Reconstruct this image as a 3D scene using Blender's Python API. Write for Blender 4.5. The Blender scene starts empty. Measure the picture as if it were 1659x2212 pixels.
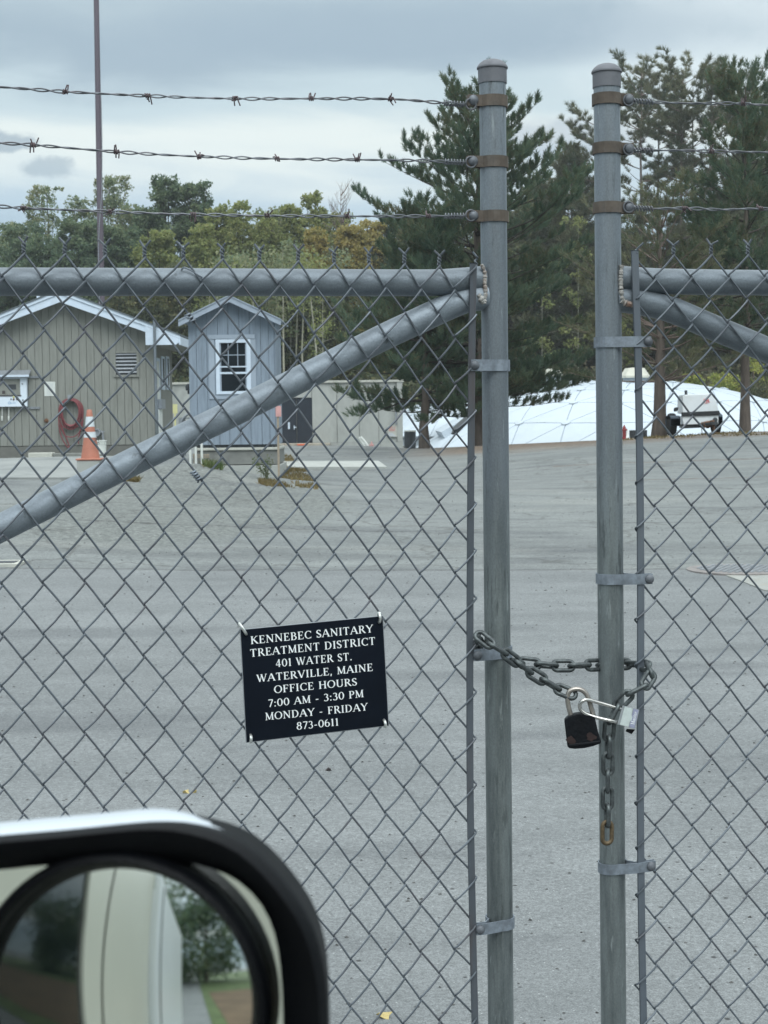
import bpy, math, random
import numpy as np
from mathutils import Vector, Matrix
random.seed(7); rng = np.random.default_rng(11)
sc = bpy.context.scene
R = math.radians
# ------------------------------------------------------------------ camera, world, sun, exposure
CAMH, FPX, HZ, ROLL = 1.65, 3300.0, 900.0, 0.012
PITCH = math.atan((1106.0 - HZ) / FPX)
Fw = Vector((0, math.cos(PITCH), -math.sin(PITCH)))
R0 = Vector((1, 0, 0)); U0 = R0.cross(Fw)
Rt = R0 * math.cos(ROLL) - U0 * math.sin(ROLL)
Up = U0 * math.cos(ROLL) + R0 * math.sin(ROLL)
CAM = Vector((0, 0, CAMH))
cd = bpy.data.cameras.new('camera'); cam = bpy.data.objects.new('camera', cd)
sc.collection.objects.link(cam); sc.camera = cam
cam.matrix_world = Matrix(((Rt.x, Up.x, -Fw.x, CAM.x), (Rt.y, Up.y, -Fw.y, CAM.y), (Rt.z, Up.z, -Fw.z, CAM.z), (0, 0, 0, 1)))
cd.sensor_fit = 'VERTICAL'; cd.sensor_height = 36.0; cd.lens = FPX / 2212.0 * 36.0
cd.clip_start = 0.05; cd.clip_end = 3000
cd.dof.use_dof = True; cd.dof.focus_distance = 2.78; cd.dof.aperture_fstop = 27.0
sc.view_settings.view_transform = 'Standard'; sc.view_settings.look = 'None'
sc.view_settings.exposure = 0.55; sc.view_settings.gamma = 1.0; sc.view_settings.use_curve_mapping = False

def ray(x, y):
    return Fw + Rt * ((x - 829.5) / FPX) - Up * ((y - 1106.0) / FPX)
def PD(x, y, d): return CAM + ray(x, y) * d
def PY(x, y, Y):
    r = ray(x, y); return CAM + r * (Y / r.y)
def PP(x, y, o, n):
    r = ray(x, y); return CAM + r * ((o - CAM).dot(n) / r.dot(n))

SUN_EL, SUN_AZ = R(50), R(172)
w = bpy.data.worlds.new('World'); sc.world = w; w.use_nodes = True
nt = w.node_tree; nt.nodes.clear()
def N(nt, t, **k):
    n = nt.nodes.new(t)
    for a, b in k.items():
        if a.startswith('i_'):
            n.inputs[int(a[2:]) if a[2:].isdigit() else a[2:].replace('_', ' ')].default_value = b
        else: setattr(n, a, b)
    return n
def L(nt, a, b): nt.links.new(a, b)
def ramp(nt, fac, stops, interp='EASE'):
    n = N(nt, 'ShaderNodeValToRGB'); n.color_ramp.interpolation = interp
    e = n.color_ramp.elements
    while len(e) < len(stops): e.new(0.5)
    for i, (p, c) in enumerate(stops):
        e[i].position = p; e[i].color = (c, c, c, 1) if isinstance(c, (int, float)) else (*c, 1)
    L(nt, fac, n.inputs[0]); return n
def M_(nt, op, a, b=None, c=None, clamp=False):
    n = N(nt, 'ShaderNodeMath', operation=op); n.use_clamp = clamp
    for i, v in enumerate((a, b, c)):
        if v is None: continue
        if isinstance(v, (int, float)): n.inputs[i].default_value = v
        else: L(nt, v, n.inputs[i])
    return n.outputs[0]
def MIX(nt, fac, a, b, bt='MIX'):
    n = N(nt, 'ShaderNodeMixRGB', blend_type=bt)
    for i, v in enumerate((fac, a, b)):
        if isinstance(v, (int, float)): n.inputs[i].default_value = v
        elif isinstance(v, tuple): n.inputs[i].default_value = (*v, 1)
        else: L(nt, v, n.inputs[i])
    return n.outputs[0]
tc = N(nt, 'ShaderNodeTexCoord'); sep = N(nt, 'ShaderNodeSeparateXYZ'); L(nt, tc.outputs['Generated'], sep.inputs[0])
X, Y_, Z = sep.outputs
mp = N(nt, 'ShaderNodeMapping'); mp.inputs['Scale'].default_value = (1.0, 1.0, 4.2); L(nt, tc.outputs['Generated'], mp.inputs[0])
n1 = N(nt, 'ShaderNodeTexNoise', i_Scale=3.2, i_Detail=5.0, i_Roughness=0.5, i_Distortion=0.5); L(nt, mp.outputs[0], n1.inputs[0])
n2 = N(nt, 'ShaderNodeTexNoise', i_Scale=9.0, i_Detail=6.0, i_Roughness=0.55, i_Distortion=0.8); L(nt, mp.outputs[0], n2.inputs[0])
zz = M_(nt, 'ADD', Z, M_(nt, 'MULTIPLY', M_(nt, 'SUBTRACT', n1.outputs[0], 0.5), 0.10))
zz = M_(nt, 'ADD', zz, M_(nt, 'MULTIPLY', M_(nt, 'SUBTRACT', n2.outputs[0], 0.5), 0.035))
cr = ramp(nt, zz, [(0.0, (.46, .60, .68)), (0.10, (.42, .56, .67)), (0.135, (.52, .66, .76)), (0.175, (.84, .92, .90)), (0.205, (.60, .73, .78)),
                   (0.235, (.40, .51, .59)), (0.30, (.55, .67, .72)), (0.55, (.90, 1.0, 1.02)), (1.0, (.93, 1.0, 1.03))])
col = cr.outputs[0]
# brighter opening up to the right, thin darker scud low on the left
uu = M_(nt, 'DIVIDE', X, M_(nt, 'MAXIMUM', Y_, 0.2)); vv = M_(nt, 'DIVIDE', Z, M_(nt, 'MAXIMUM', Y_, 0.2))
def blob(u0, v0, su, sv, amp, lo, hi):
    a = M_(nt, 'DIVIDE', M_(nt, 'SUBTRACT', uu, u0), su); b = M_(nt, 'DIVIDE', M_(nt, 'SUBTRACT', vv, v0), sv)
    d = M_(nt, 'ADD', M_(nt, 'MULTIPLY', a, a), M_(nt, 'MULTIPLY', b, b))
    d = M_(nt, 'ADD', d, M_(nt, 'MULTIPLY', M_(nt, 'SUBTRACT', n4.outputs[0], 0.5), amp))
    m = N(nt, 'ShaderNodeMapRange', interpolation_type='SMOOTHSTEP'); m.clamp = True
    m.inputs[1].default_value = hi; m.inputs[2].default_value = lo
    L(nt, d, m.inputs[0]); return m.outputs[0]
n4 = N(nt, 'ShaderNodeTexNoise', i_Scale=38.0, i_Detail=6.0, i_Roughness=0.6); mp4 = N(nt, 'ShaderNodeMapping'); mp4.inputs['Scale'].default_value = (1, 1, 1.6)
L(nt, tc.outputs['Generated'], mp4.inputs[0]); L(nt, mp4.outputs[0], n4.inputs[0])
col = MIX(nt, M_(nt, 'MULTIPLY', blob(.25, .235, .14, .05, 1.2, 0.1, 1.3), .75), col, (.80, .90, .93))
col = MIX(nt, M_(nt, 'MULTIPLY', blob(.03, .245, .22, .022, 1.0, 0.2, 1.6), .6), col, (.38, .49, .58))
col = MIX(nt, M_(nt, 'MULTIPLY', blob(.12, .178, .06, .012, 2.0, 0.3, 1.5), .5), col, (.38, .46, .56))
col = MIX(nt, M_(nt, 'MULTIPLY', blob(-.243, .181, .022, .006, 5.0, 0.3, 1.6), .75), col, (.34, .44, .52))
col = MIX(nt, M_(nt, 'MULTIPLY', blob(-.214, .163, .018, .007, 5.0, 0.3, 1.6), .7), col, (.40, .50, .57))
# overcast sky: the cloud deck brightens towards the zenith
zg = N(nt, 'ShaderNodeMapRange'); zg.inputs[1].default_value = .30; zg.inputs[2].default_value = .95; zg.inputs[3].default_value = .70; zg.inputs[4].default_value = 1.55; L(nt, Z, zg.inputs[0])
bc = N(nt, 'ShaderNodeBackground'); L(nt, col, bc.inputs[0]); L(nt, zg.outputs[0], bc.inputs[1])
sky = N(nt, 'ShaderNodeTexSky', sky_type='NISHITA', sun_disc=False, sun_elevation=SUN_EL, sun_rotation=SUN_AZ)
bs = N(nt, 'ShaderNodeBackground', i_Strength=0.1); L(nt, sky.outputs[0], bs.inputs[0])
ms = N(nt, 'ShaderNodeMixShader', i_0=0.94); L(nt, bs.outputs[0], ms.inputs[1]); L(nt, bc.outputs[0], ms.inputs[2])
wo = N(nt, 'ShaderNodeOutputWorld'); L(nt, ms.outputs[0], wo.inputs[0])
sd = bpy.data.lights.new('sun', 'SUN'); sd.energy = 1.3; sd.angle = R(40); sd.color = (.92, .975, 1.0)
so = bpy.data.objects.new('sun', sd); sc.collection.objects.link(so)
sv = Vector((math.sin(SUN_AZ) * math.cos(SUN_EL), math.cos(SUN_AZ) * math.cos(SUN_EL), math.sin(SUN_EL)))
sv = Vector((-0.35, -0.45, 0.85)).normalized() if False else sv
so.rotation_euler = sv.to_track_quat('Z', 'Y').to_euler()

# ------------------------------------------------------------------ materials
MAT = {}
def newmat(name):
    m = bpy.data.materials.new(name); m.use_nodes = True; m.node_tree.nodes.clear(); MAT[name] = m
    return m, m.node_tree
def pmat(name, col, rough=.6, metal=0.0, var=.25, scale=6.0, stretch=(1, 1, 1), col2=None, bump=0.0, bscale=60.0, island=0.0, spec=.5, dirt=None, dirt_amt=.5, dirt_scale=3.0, coat=0.0, trans=0.0):
    m, t = newmat(name)
    out = N(t, 'ShaderNodeOutputMaterial'); p = N(t, 'ShaderNodeBsdfPrincipled')
    p.inputs['Roughness'].default_value = rough; p.inputs['Metallic'].default_value = metal
    p.inputs['Specular IOR Level'].default_value = spec; p.inputs['Coat Weight'].default_value = coat
    tcn = N(t, 'ShaderNodeTexCoord'); mpn = N(t, 'ShaderNodeMapping'); mpn.inputs['Scale'].default_value = stretch
    L(t, tcn.outputs['Object'], mpn.inputs[0])
    nz = N(t, 'ShaderNodeTexNoise', i_Scale=scale, i_Detail=6.0, i_Roughness=.6); L(t, mpn.outputs[0], nz.inputs[0])
    c2 = col2 or tuple(c * (1 - var) for c in col)
    c1 = col if col2 else tuple(min(1, c * (1 + var)) for c in col)
    rp = ramp(t, nz.outputs[0], [(.3, c2), (.7, c1)], 'LINEAR'); c = rp.outputs[0]
    if dirt:
        nd = N(t, 'ShaderNodeTexNoise', i_Scale=dirt_scale, i_Detail=8.0, i_Roughness=.7); L(t, mpn.outputs[0], nd.inputs[0])
        dr = ramp(t, nd.outputs[0], [(.5, 0.0), (.68, 1.0)], 'LINEAR')
        c = MIX(t, M_(t, 'MULTIPLY', dr.outputs[0], dirt_amt), c, dirt)
    if island:
        g = N(t, 'ShaderNodeNewGeometry')
        rr = ramp(t, g.outputs['Random Per Island'], [(0, 1 - island), (1, 1 + island)], 'LINEAR')
        rr.color_ramp.elements[1].color = (1, 1, 1, 1); rr.color_ramp.elements[0].color = (1 - island,) * 3 + (1,)
        c = MIX(t, 1.0, c, rr.outputs[0], 'MULTIPLY')
    L(t, c, p.inputs['Base Color'])
    if bump:
        nb = N(t, 'ShaderNodeTexNoise', i_Scale=bscale, i_Detail=4.0); L(t, mpn.outputs[0], nb.inputs[0])
        b = N(t, 'ShaderNodeBump', i_Strength=bump, i_Distance=.01); L(t, nb.outputs[0], b.inputs['Height']); L(t, b.outputs[0], p.inputs['Normal'])
    if trans:
        tr = N(t, 'ShaderNodeBsdfTranslucent'); L(t, c, tr.inputs[0])
        mx = N(t, 'ShaderNodeMixShader', i_0=trans); L(t, p.outputs[0], mx.inputs[1]); L(t, tr.outputs[0], mx.inputs[2]); L(t, mx.outputs[0], out.inputs[0])
    else: L(t, p.outputs[0], out.inputs[0])
    return m
def leafmat(name, stops, scale=.35, trans=.35):
    m, t = newmat(name)
    out = N(t, 'ShaderNodeOutputMaterial'); tcn = N(t, 'ShaderNodeTexCoord')
    nz = N(t, 'ShaderNodeTexNoise', i_Scale=scale, i_Detail=3.0); L(t, tcn.outputs['Object'], nz.inputs[0])
    g = N(t, 'ShaderNodeNewGeometry')
    f = M_(t, 'ADD', M_(t, 'MULTIPLY', nz.outputs[0], .75), M_(t, 'MULTIPLY', g.outputs['Random Per Island'], .3))
    f = M_(t, 'SUBTRACT', f, .02)
    k = len(stops); c = ramp(t, f, [(.28 + .46 * i / max(1, k - 1), s) for i, s in enumerate(stops)], 'LINEAR').outputs[0]
    d = N(t, 'ShaderNodeBsdfPrincipled'); d.inputs['Roughness'].default_value = .65; d.inputs['Specular IOR Level'].default_value = .25
    L(t, c, d.inputs['Base Color'])
    tr = N(t, 'ShaderNodeBsdfTranslucent'); L(t, c, tr.inputs[0])
    mx = N(t, 'ShaderNodeMixShader', i_0=trans); L(t, d.outputs[0], mx.inputs[1]); L(t, tr.outputs[0], mx.inputs[2]); L(t, mx.outputs[0], out.inputs[0])
    return m
def galvmat(name, base, streaks=True):
    m, t = newmat(name); out = N(t, 'ShaderNodeOutputMaterial'); p = N(t, 'ShaderNodeBsdfPrincipled'); p.inputs['Roughness'].default_value = .42; p.inputs['Metallic'].default_value = .5
    g = N(t, 'ShaderNodeNewGeometry'); sp = N(t, 'ShaderNodeSeparateXYZ'); L(t, g.outputs['Position'], sp.inputs[0])
    def nz(sc, st, det=5.0, ro=.65):
        mp_ = N(t, 'ShaderNodeMapping'); mp_.inputs['Scale'].default_value = st; L(t, g.outputs['Position'], mp_.inputs[0]); n = N(t, 'ShaderNodeTexNoise', i_Scale=sc, i_Detail=det, i_Roughness=ro); L(t, mp_.outputs[0], n.inputs[0]); return n.outputs[0]
    c = ramp(t, nz(14, (1, 1, .10)), [(.32, tuple(v * .80 for v in base)), (.68, tuple(v * 1.18 for v in base))], 'LINEAR').outputs[0]
    # algae and grime climb the lower part of the pipe, patchily
    zf = M_(t, 'ADD', sp.outputs[2], M_(t, 'MULTIPLY', M_(t, 'SUBTRACT', nz(5, (1, 1, .3)), .5), .9))
    mr = N(t, 'ShaderNodeMapRange', interpolation_type='SMOOTHSTEP'); mr.inputs[1].default_value = 1.72; mr.inputs[2].default_value = 1.30; L(t, zf, mr.inputs[0])
    gr = ramp(t, nz(30, (1, 1, .12)), [(.38, (.08, .095, .085)), (.60, (.25, .28, .265))], 'LINEAR').outputs[0]
    c = MIX(t, M_(t, 'MULTIPLY', mr.outputs[0], .6), c, gr)
    st = ramp(t, nz(95, (1, 1, .09), 4.0, .7), [(.53, 0.), (.62, 1.)]).outputs[0]
    pa = ramp(t, nz(7, (1, 1, .5), 3.0), [(.45, 0.), (.62, 1.)]).outputs[0]
    c = MIX(t, M_(t, 'MULTIPLY', M_(t, 'MULTIPLY', st, M_(t, 'ADD', M_(t, 'MULTIPLY', pa, .75), .15)), .75), c, (.07, .08, .08))
    sl = ramp(t, nz(60, (1, 1, .14), 4.0, .7), [(.60, 0.), (.70, 1.)]).outputs[0]; c = MIX(t, M_(t, 'MULTIPLY', sl, .35), c, (.55, .60, .60))
    sg_ = ramp(t, nz(420, (1, 1, .6), 2.0), [(.35, .80), (.65, 1.0)], 'LINEAR').outputs[0]; c = MIX(t, .8, c, sg_, 'MULTIPLY')
    L(t, c, p.inputs['Base Color'])
    b = N(t, 'ShaderNodeBump', i_Strength=.25, i_Distance=.002); L(t, nz(160, (1, 1, .3)), b.inputs['Height']); L(t, b.outputs[0], p.inputs['Normal']); L(t, p.outputs[0], out.inputs[0])
galvmat('galv', (.222, .250, .274))
def railmat(name, base, st, rough):
    m, t = newmat(name); out = N(t, 'ShaderNodeOutputMaterial'); p = N(t, 'ShaderNodeBsdfPrincipled'); p.inputs['Roughness'].default_value = rough; p.inputs['Metallic'].default_value = .4
    g = N(t, 'ShaderNodeNewGeometry')
    def nz(sc, s_, det=5.0, ro=.65):
        mp_ = N(t, 'ShaderNodeMapping'); mp_.inputs['Scale'].default_value = s_; L(t, g.outputs['Position'], mp_.inputs[0]); n = N(t, 'ShaderNodeTexNoise', i_Scale=sc, i_Detail=det, i_Roughness=ro); L(t, mp_.outputs[0], n.inputs[0]); return n.outputs[0]
    c = ramp(t, nz(20, st), [(.30, tuple(v * .82 for v in base)), (.70, tuple(v * 1.14 for v in base))], 'LINEAR').outputs[0]
    sp_ = ramp(t, nz(26, (1, 1, 1), 6.0, .75), [(.60, 0.), (.70, 1.)]).outputs[0]; c = MIX(t, M_(t, 'MULTIPLY', sp_, .6), c, (.075, .085, .09))
    s2 = ramp(t, nz(360, (1, 1, 1), 2.0), [(.32, .80), (.66, 1.0)], 'LINEAR').outputs[0]; c = MIX(t, .8, c, s2, 'MULTIPLY')
    L(t, c, p.inputs['Base Color']); b = N(t, 'ShaderNodeBump', i_Strength=.4, i_Distance=.002); L(t, nz(190, (1, 1, 1)), b.inputs['Height']); L(t, b.outputs[0], p.inputs['Normal']); L(t, p.outputs[0], out.inputs[0])
railmat('galv_rail', (.175, .203, .228), (.10, 1, 1), .5)
railmat('galv_brace', (.25, .287, .322), (1, 1, 1), .55)
pmat('cap_metal', (.15, .155, .17), .65, .25, .2, 40, dirt=(.10, .10, .11), dirt_amt=.5, dirt_scale=40)
pmat('weld', (.34, .33, .31), .7, .2, .3, 40, bump=.6, bscale=120, dirt=(.25, .10, .04), dirt_amt=.8, dirt_scale=18)
pmat('wire', (.125, .143, .162), .5, .45, .25, 30, dirt=(.10, .085, .09), dirt_amt=.6, dirt_scale=12)
pmat('bar', (.105, .118, .135), .5, .45, .25, 14, (1, 1, .1), dirt=(.10, .07, .06), dirt_amt=.6, dirt_scale=20)
pmat('bar_light', (.135, .155, .180), .5, .45, .2, 14, (1, 1, .1), dirt=(.12, .13, .14), dirt_amt=.5, dirt_scale=20)
pmat('band', (.21, .24, .275), .55, .4, .3, 60, dirt=(.13, .14, .16), dirt_amt=.5, dirt_scale=70)
pmat('band_rust', (.105, .085, .068), .75, .25, .3, 30, dirt=(.16, .15, .14), dirt_amt=.5, dirt_scale=22)
pmat('bolt', (.13, .14, .155), .6, .4, .35, 60)
pmat('barb', (.15, .16, .175), .5, .5, .25, 40, dirt=(.12, .09, .09), dirt_amt=.5, dirt_scale=20)
pmat('barb_rust', (.12, .09, .095), .7, .3, .3, 60)
pmat('chainm', (.075, .085, .087), .48, .6, .4, 70, dirt=(.22, .25, .24), dirt_amt=.5, dirt_scale=60)
pmat('chain_rusty', (.13, .095, .055), .6, .5, .4, 90)
pmat('steel', (.62, .60, .57), .22, 1.0, .1, 20)
pmat('steel_worn', (.36, .33, .30), .38, .85, .25, 60)
pmat('lock_black', (.004, .005, .007), .55, 0, .3, 30, bump=.2, spec=.2)
pmat('lock_rust', (.022, .010, .009), .8, 0, .4, 60)
pmat('lock_lamin', (.50, .53, .56), .35, .7, .12, 60)
pmat('lock_label', (.62, .68, .66), .45, .4, .1, 90)
pmat('lock_band', (.30, .31, .42), .45, .2, .1, 60)
pmat('print_white', (.80, .82, .82), .6, 0, .03, 10)
pmat('print_red', (.55, .05, .06), .6, 0, .1, 10)
pmat('print_blue', (.10, .28, .48), .6, 0, .1, 10)
pmat('print_dark', (.06, .05, .05), .6, 0, .1, 10)
pmat('print_pale', (.45, .47, .48), .6, 0, .1, 10)
pmat('sign_black', (.004, .007, .013), .6, 0, .3, 6, spec=.12)
pmat('clip', (.75, .76, .72), .3, .8, .15, 50)
pmat('siding', (.225, .230, .205), .8, 0, .1, 5, (3, 3, .4), bump=.2, bscale=40, dirt=(.15, .15, .13), dirt_amt=.65, dirt_scale=1.6)
pmat('siding_dark', (.14, .14, .125), .85, 0, .1, 5)
pmat('booth_board', (.215, .262, .315), .75, 0, .12, 5, (4, 4, .4), bump=.2, bscale=40, dirt=(.12, .145, .175), dirt_amt=.6, dirt_scale=2.2)
pmat('booth_back', (.07, .08, .095), .8, 0, .1, 5)
pmat('booth_trim', (.30, .35, .41), .7, 0, .1, 6, dirt=(.2, .23, .27), dirt_amt=.4)
pmat('white_paint', (.56, .64, .73), .5, 0, .05, 6, dirt=(.5, .54, .56), dirt_amt=.3, dirt_scale=4)
pmat('roof_dark', (.11, .13, .14), .9, 0, .2, 30)
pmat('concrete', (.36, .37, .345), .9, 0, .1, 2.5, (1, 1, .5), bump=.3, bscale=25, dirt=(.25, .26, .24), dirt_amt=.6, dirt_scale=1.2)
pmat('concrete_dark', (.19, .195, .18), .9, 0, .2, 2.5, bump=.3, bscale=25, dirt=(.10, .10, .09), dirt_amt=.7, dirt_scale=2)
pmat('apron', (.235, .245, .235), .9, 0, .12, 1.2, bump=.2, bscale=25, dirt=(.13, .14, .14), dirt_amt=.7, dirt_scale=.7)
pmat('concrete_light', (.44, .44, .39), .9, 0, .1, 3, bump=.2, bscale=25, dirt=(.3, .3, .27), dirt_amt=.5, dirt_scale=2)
pmat('tan_conc', (.36, .33, .27), .9, 0, .12, 3, bump=.2, bscale=25, dirt=(.20, .09, .05), dirt_amt=.8, dirt_scale=5)
pmat('glass_dark', (.010, .014, .018), .12, 0, .1, 3, spec=.25)
pmat('door_dark', (.012, .018, .028), .5, 0, .2, 6)
pmat('cone_orange', (.41, .160, .105), .55, 0, .1, 8, dirt=(.35, .12, .08), dirt_amt=.4, dirt_scale=10)
pmat('cone_white', (.55, .60, .62), .5, 0, .08, 8, dirt=(.35, .36, .35), dirt_amt=.5, dirt_scale=10)
pmat('hose_red', (.19, .05, .055), .5, 0, .2, 20)
pmat('plastic_white', (.62, .64, .60), .5, 0, .06, 8, dirt=(.4, .4, .35), dirt_amt=.4)
pmat('panel_white', (.66, .73, .80), .4, 0, .03, 4)
pmat('grey_metal', (.28, .30, .32), .5, .3, .15, 10)
pmat('dark_metal', (.05, .055, .06), .55, .3, .25, 15)
pmat('rubber', (.018, .02, .022), .8, 0, .3, 20, bump=.3)
pmat('dome_white', (.46, .515, .56), .45, 0, .025, .5, spec=.4, coat=.0, dirt=(.34, .39, .44), dirt_amt=.35, dirt_scale=.6)
pmat('dome_seam', (.33, .38, .42), .7, 0, .1, 2)
pmat('trailer_white', (.68, .71, .72), .35, 0, .06, 2, dirt=(.50, .49, .42), dirt_amt=.35, dirt_scale=1.5)
pmat('trailer_tan', (.52, .51, .43), .5, 0, .1, 3)
pmat('fender', (.055, .075, .095), .6, 0, .2, 6)
pmat('rusty_iron', (.16, .085, .05), .8, .2, .5, 14)
pmat('hydrant', (.22, .03, .03), .6, 0, .2, 12)
pmat('yellow', (.55, .53, .26), .6, 0, .1, 8)
pmat('pink', (.55, .30, .28), .6, 0, .15, 8)
pmat('orange_pail', (.75, .14, .05), .6, 0, .1, 8)
pmat('wood_post', (.30, .25, .19), .85, 0, .2, 12)
pmat('pole', (.115, .095, .115), .6, .2, .12, 5, (1, 1, .1))
pmat('bark', (.105, .085, .070), .95, 0, .35, 9, (1, 1, .25), bump=1.0, bscale=14)
pmat('bark_dark', (.055, .045, .038), .95, 0, .3, 6, (1, 1, .3), bump=.6, bscale=14)
pmat('bark_pale', (.30, .29, .22), .9, 0, .25, 3, (1, 1, .3))
pmat('twig', (.16, .12, .10), .9, 0, .25, 3)
leafmat('needle', [(.050, .085, .062), (.085, .135, .088), (.105, .135, .075), (.15, .125, .072)], .5, .3)
leafmat('needle_pale', [(.075, .108, .068), (.12, .145, .082), (.16, .15, .09), (.22, .23, .13)], .4, .35)
leafmat('leaf_dark', [(.070, .115, .080), (.11, .165, .10), (.15, .20, .11), (.20, .23, .12)], .3, .45)
leafmat('leaf_airy', [(.13, .18, .12), (.20, .25, .14), (.27, .29, .16), (.33, .31, .18)], .4, .5)
leafmat('leaf_yellowgreen', [(.14, .18, .08), (.22, .26, .095), (.28, .30, .11), (.33, .32, .13)], .3, .5)
leafmat('leaf_gold', [(.20, .21, .09), (.29, .26, .09), (.36, .28, .09), (.36, .31, .13)], .35, .5)
leafmat('leaf_under', [(.065, .092, .055), (.11, .135, .070), (.16, .165, .08), (.22, .20, .09)], .5, .45)
leafmat('leaf_brown', [(.070, .085, .050), (.11, .115, .062), (.15, .13, .078), (.15, .17, .08)], .45, .45)
leafmat('leaf_shrub', [(.13, .18, .05), (.26, .28, .07), (.40, .38, .10)], .8)
leafmat('weed', [(.05, .09, .03), (.10, .13, .05), (.18, .16, .07)], 2.0)
leafmat('drygrass', [(.10, .085, .04), (.20, .15, .07), (.14, .12, .05), (.28, .2, .1)], 2.0)
pmat('iron_worn', (.22, .20, .19), .7, .2, .3, 14)
pmat('patch_pale', (.28, .285, .265), .9, 0, .12, 6, bump=.2, bscale=30, dirt=(.27, .25, .2), dirt_amt=.6, dirt_scale=4)
pmat('litter_yellow', (.48, .38, .16), .7, 0, .2, 30)
pmat('mirror_black', (.0025, .003, .004), .5, 0, .2, 40, bump=.1, bscale=600, spec=.12)
pmat('shell_white', (.72, .78, .84), .25, 0, .02, 6)
pmat('van_beige', (.62, .61, .52), .35, 0, .03, 2)
pmat('van_white', (.78, .80, .80), .3, 0, .03, 2)
pmat('van_glass', (.010, .014, .014), .06, 0, .2, 2, spec=1.0, coat=1.0)
pmat('grit_stone', (.12, .12, .115), .9, 0, .5, 400, island=.6)
pmat('van_dark', (.004, .007, .007), .3, 0, .2, 2, spec=.15)
pmat('grass_green', (.07, .10, .035), .9, 0, .3, 1.2)
pmat('soil', (.11, .075, .045), .95, 0, .3, .8, bump=.4, bscale=10)
m, t = newmat('mirror_glass'); o_ = N(t, 'ShaderNodeOutputMaterial'); g_ = N(t, 'ShaderNodeBsdfGlossy', i_0=(.80, .84, .82, 1), i_1=0.0); L(t, g_.outputs[0], o_.inputs[0])

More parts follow.
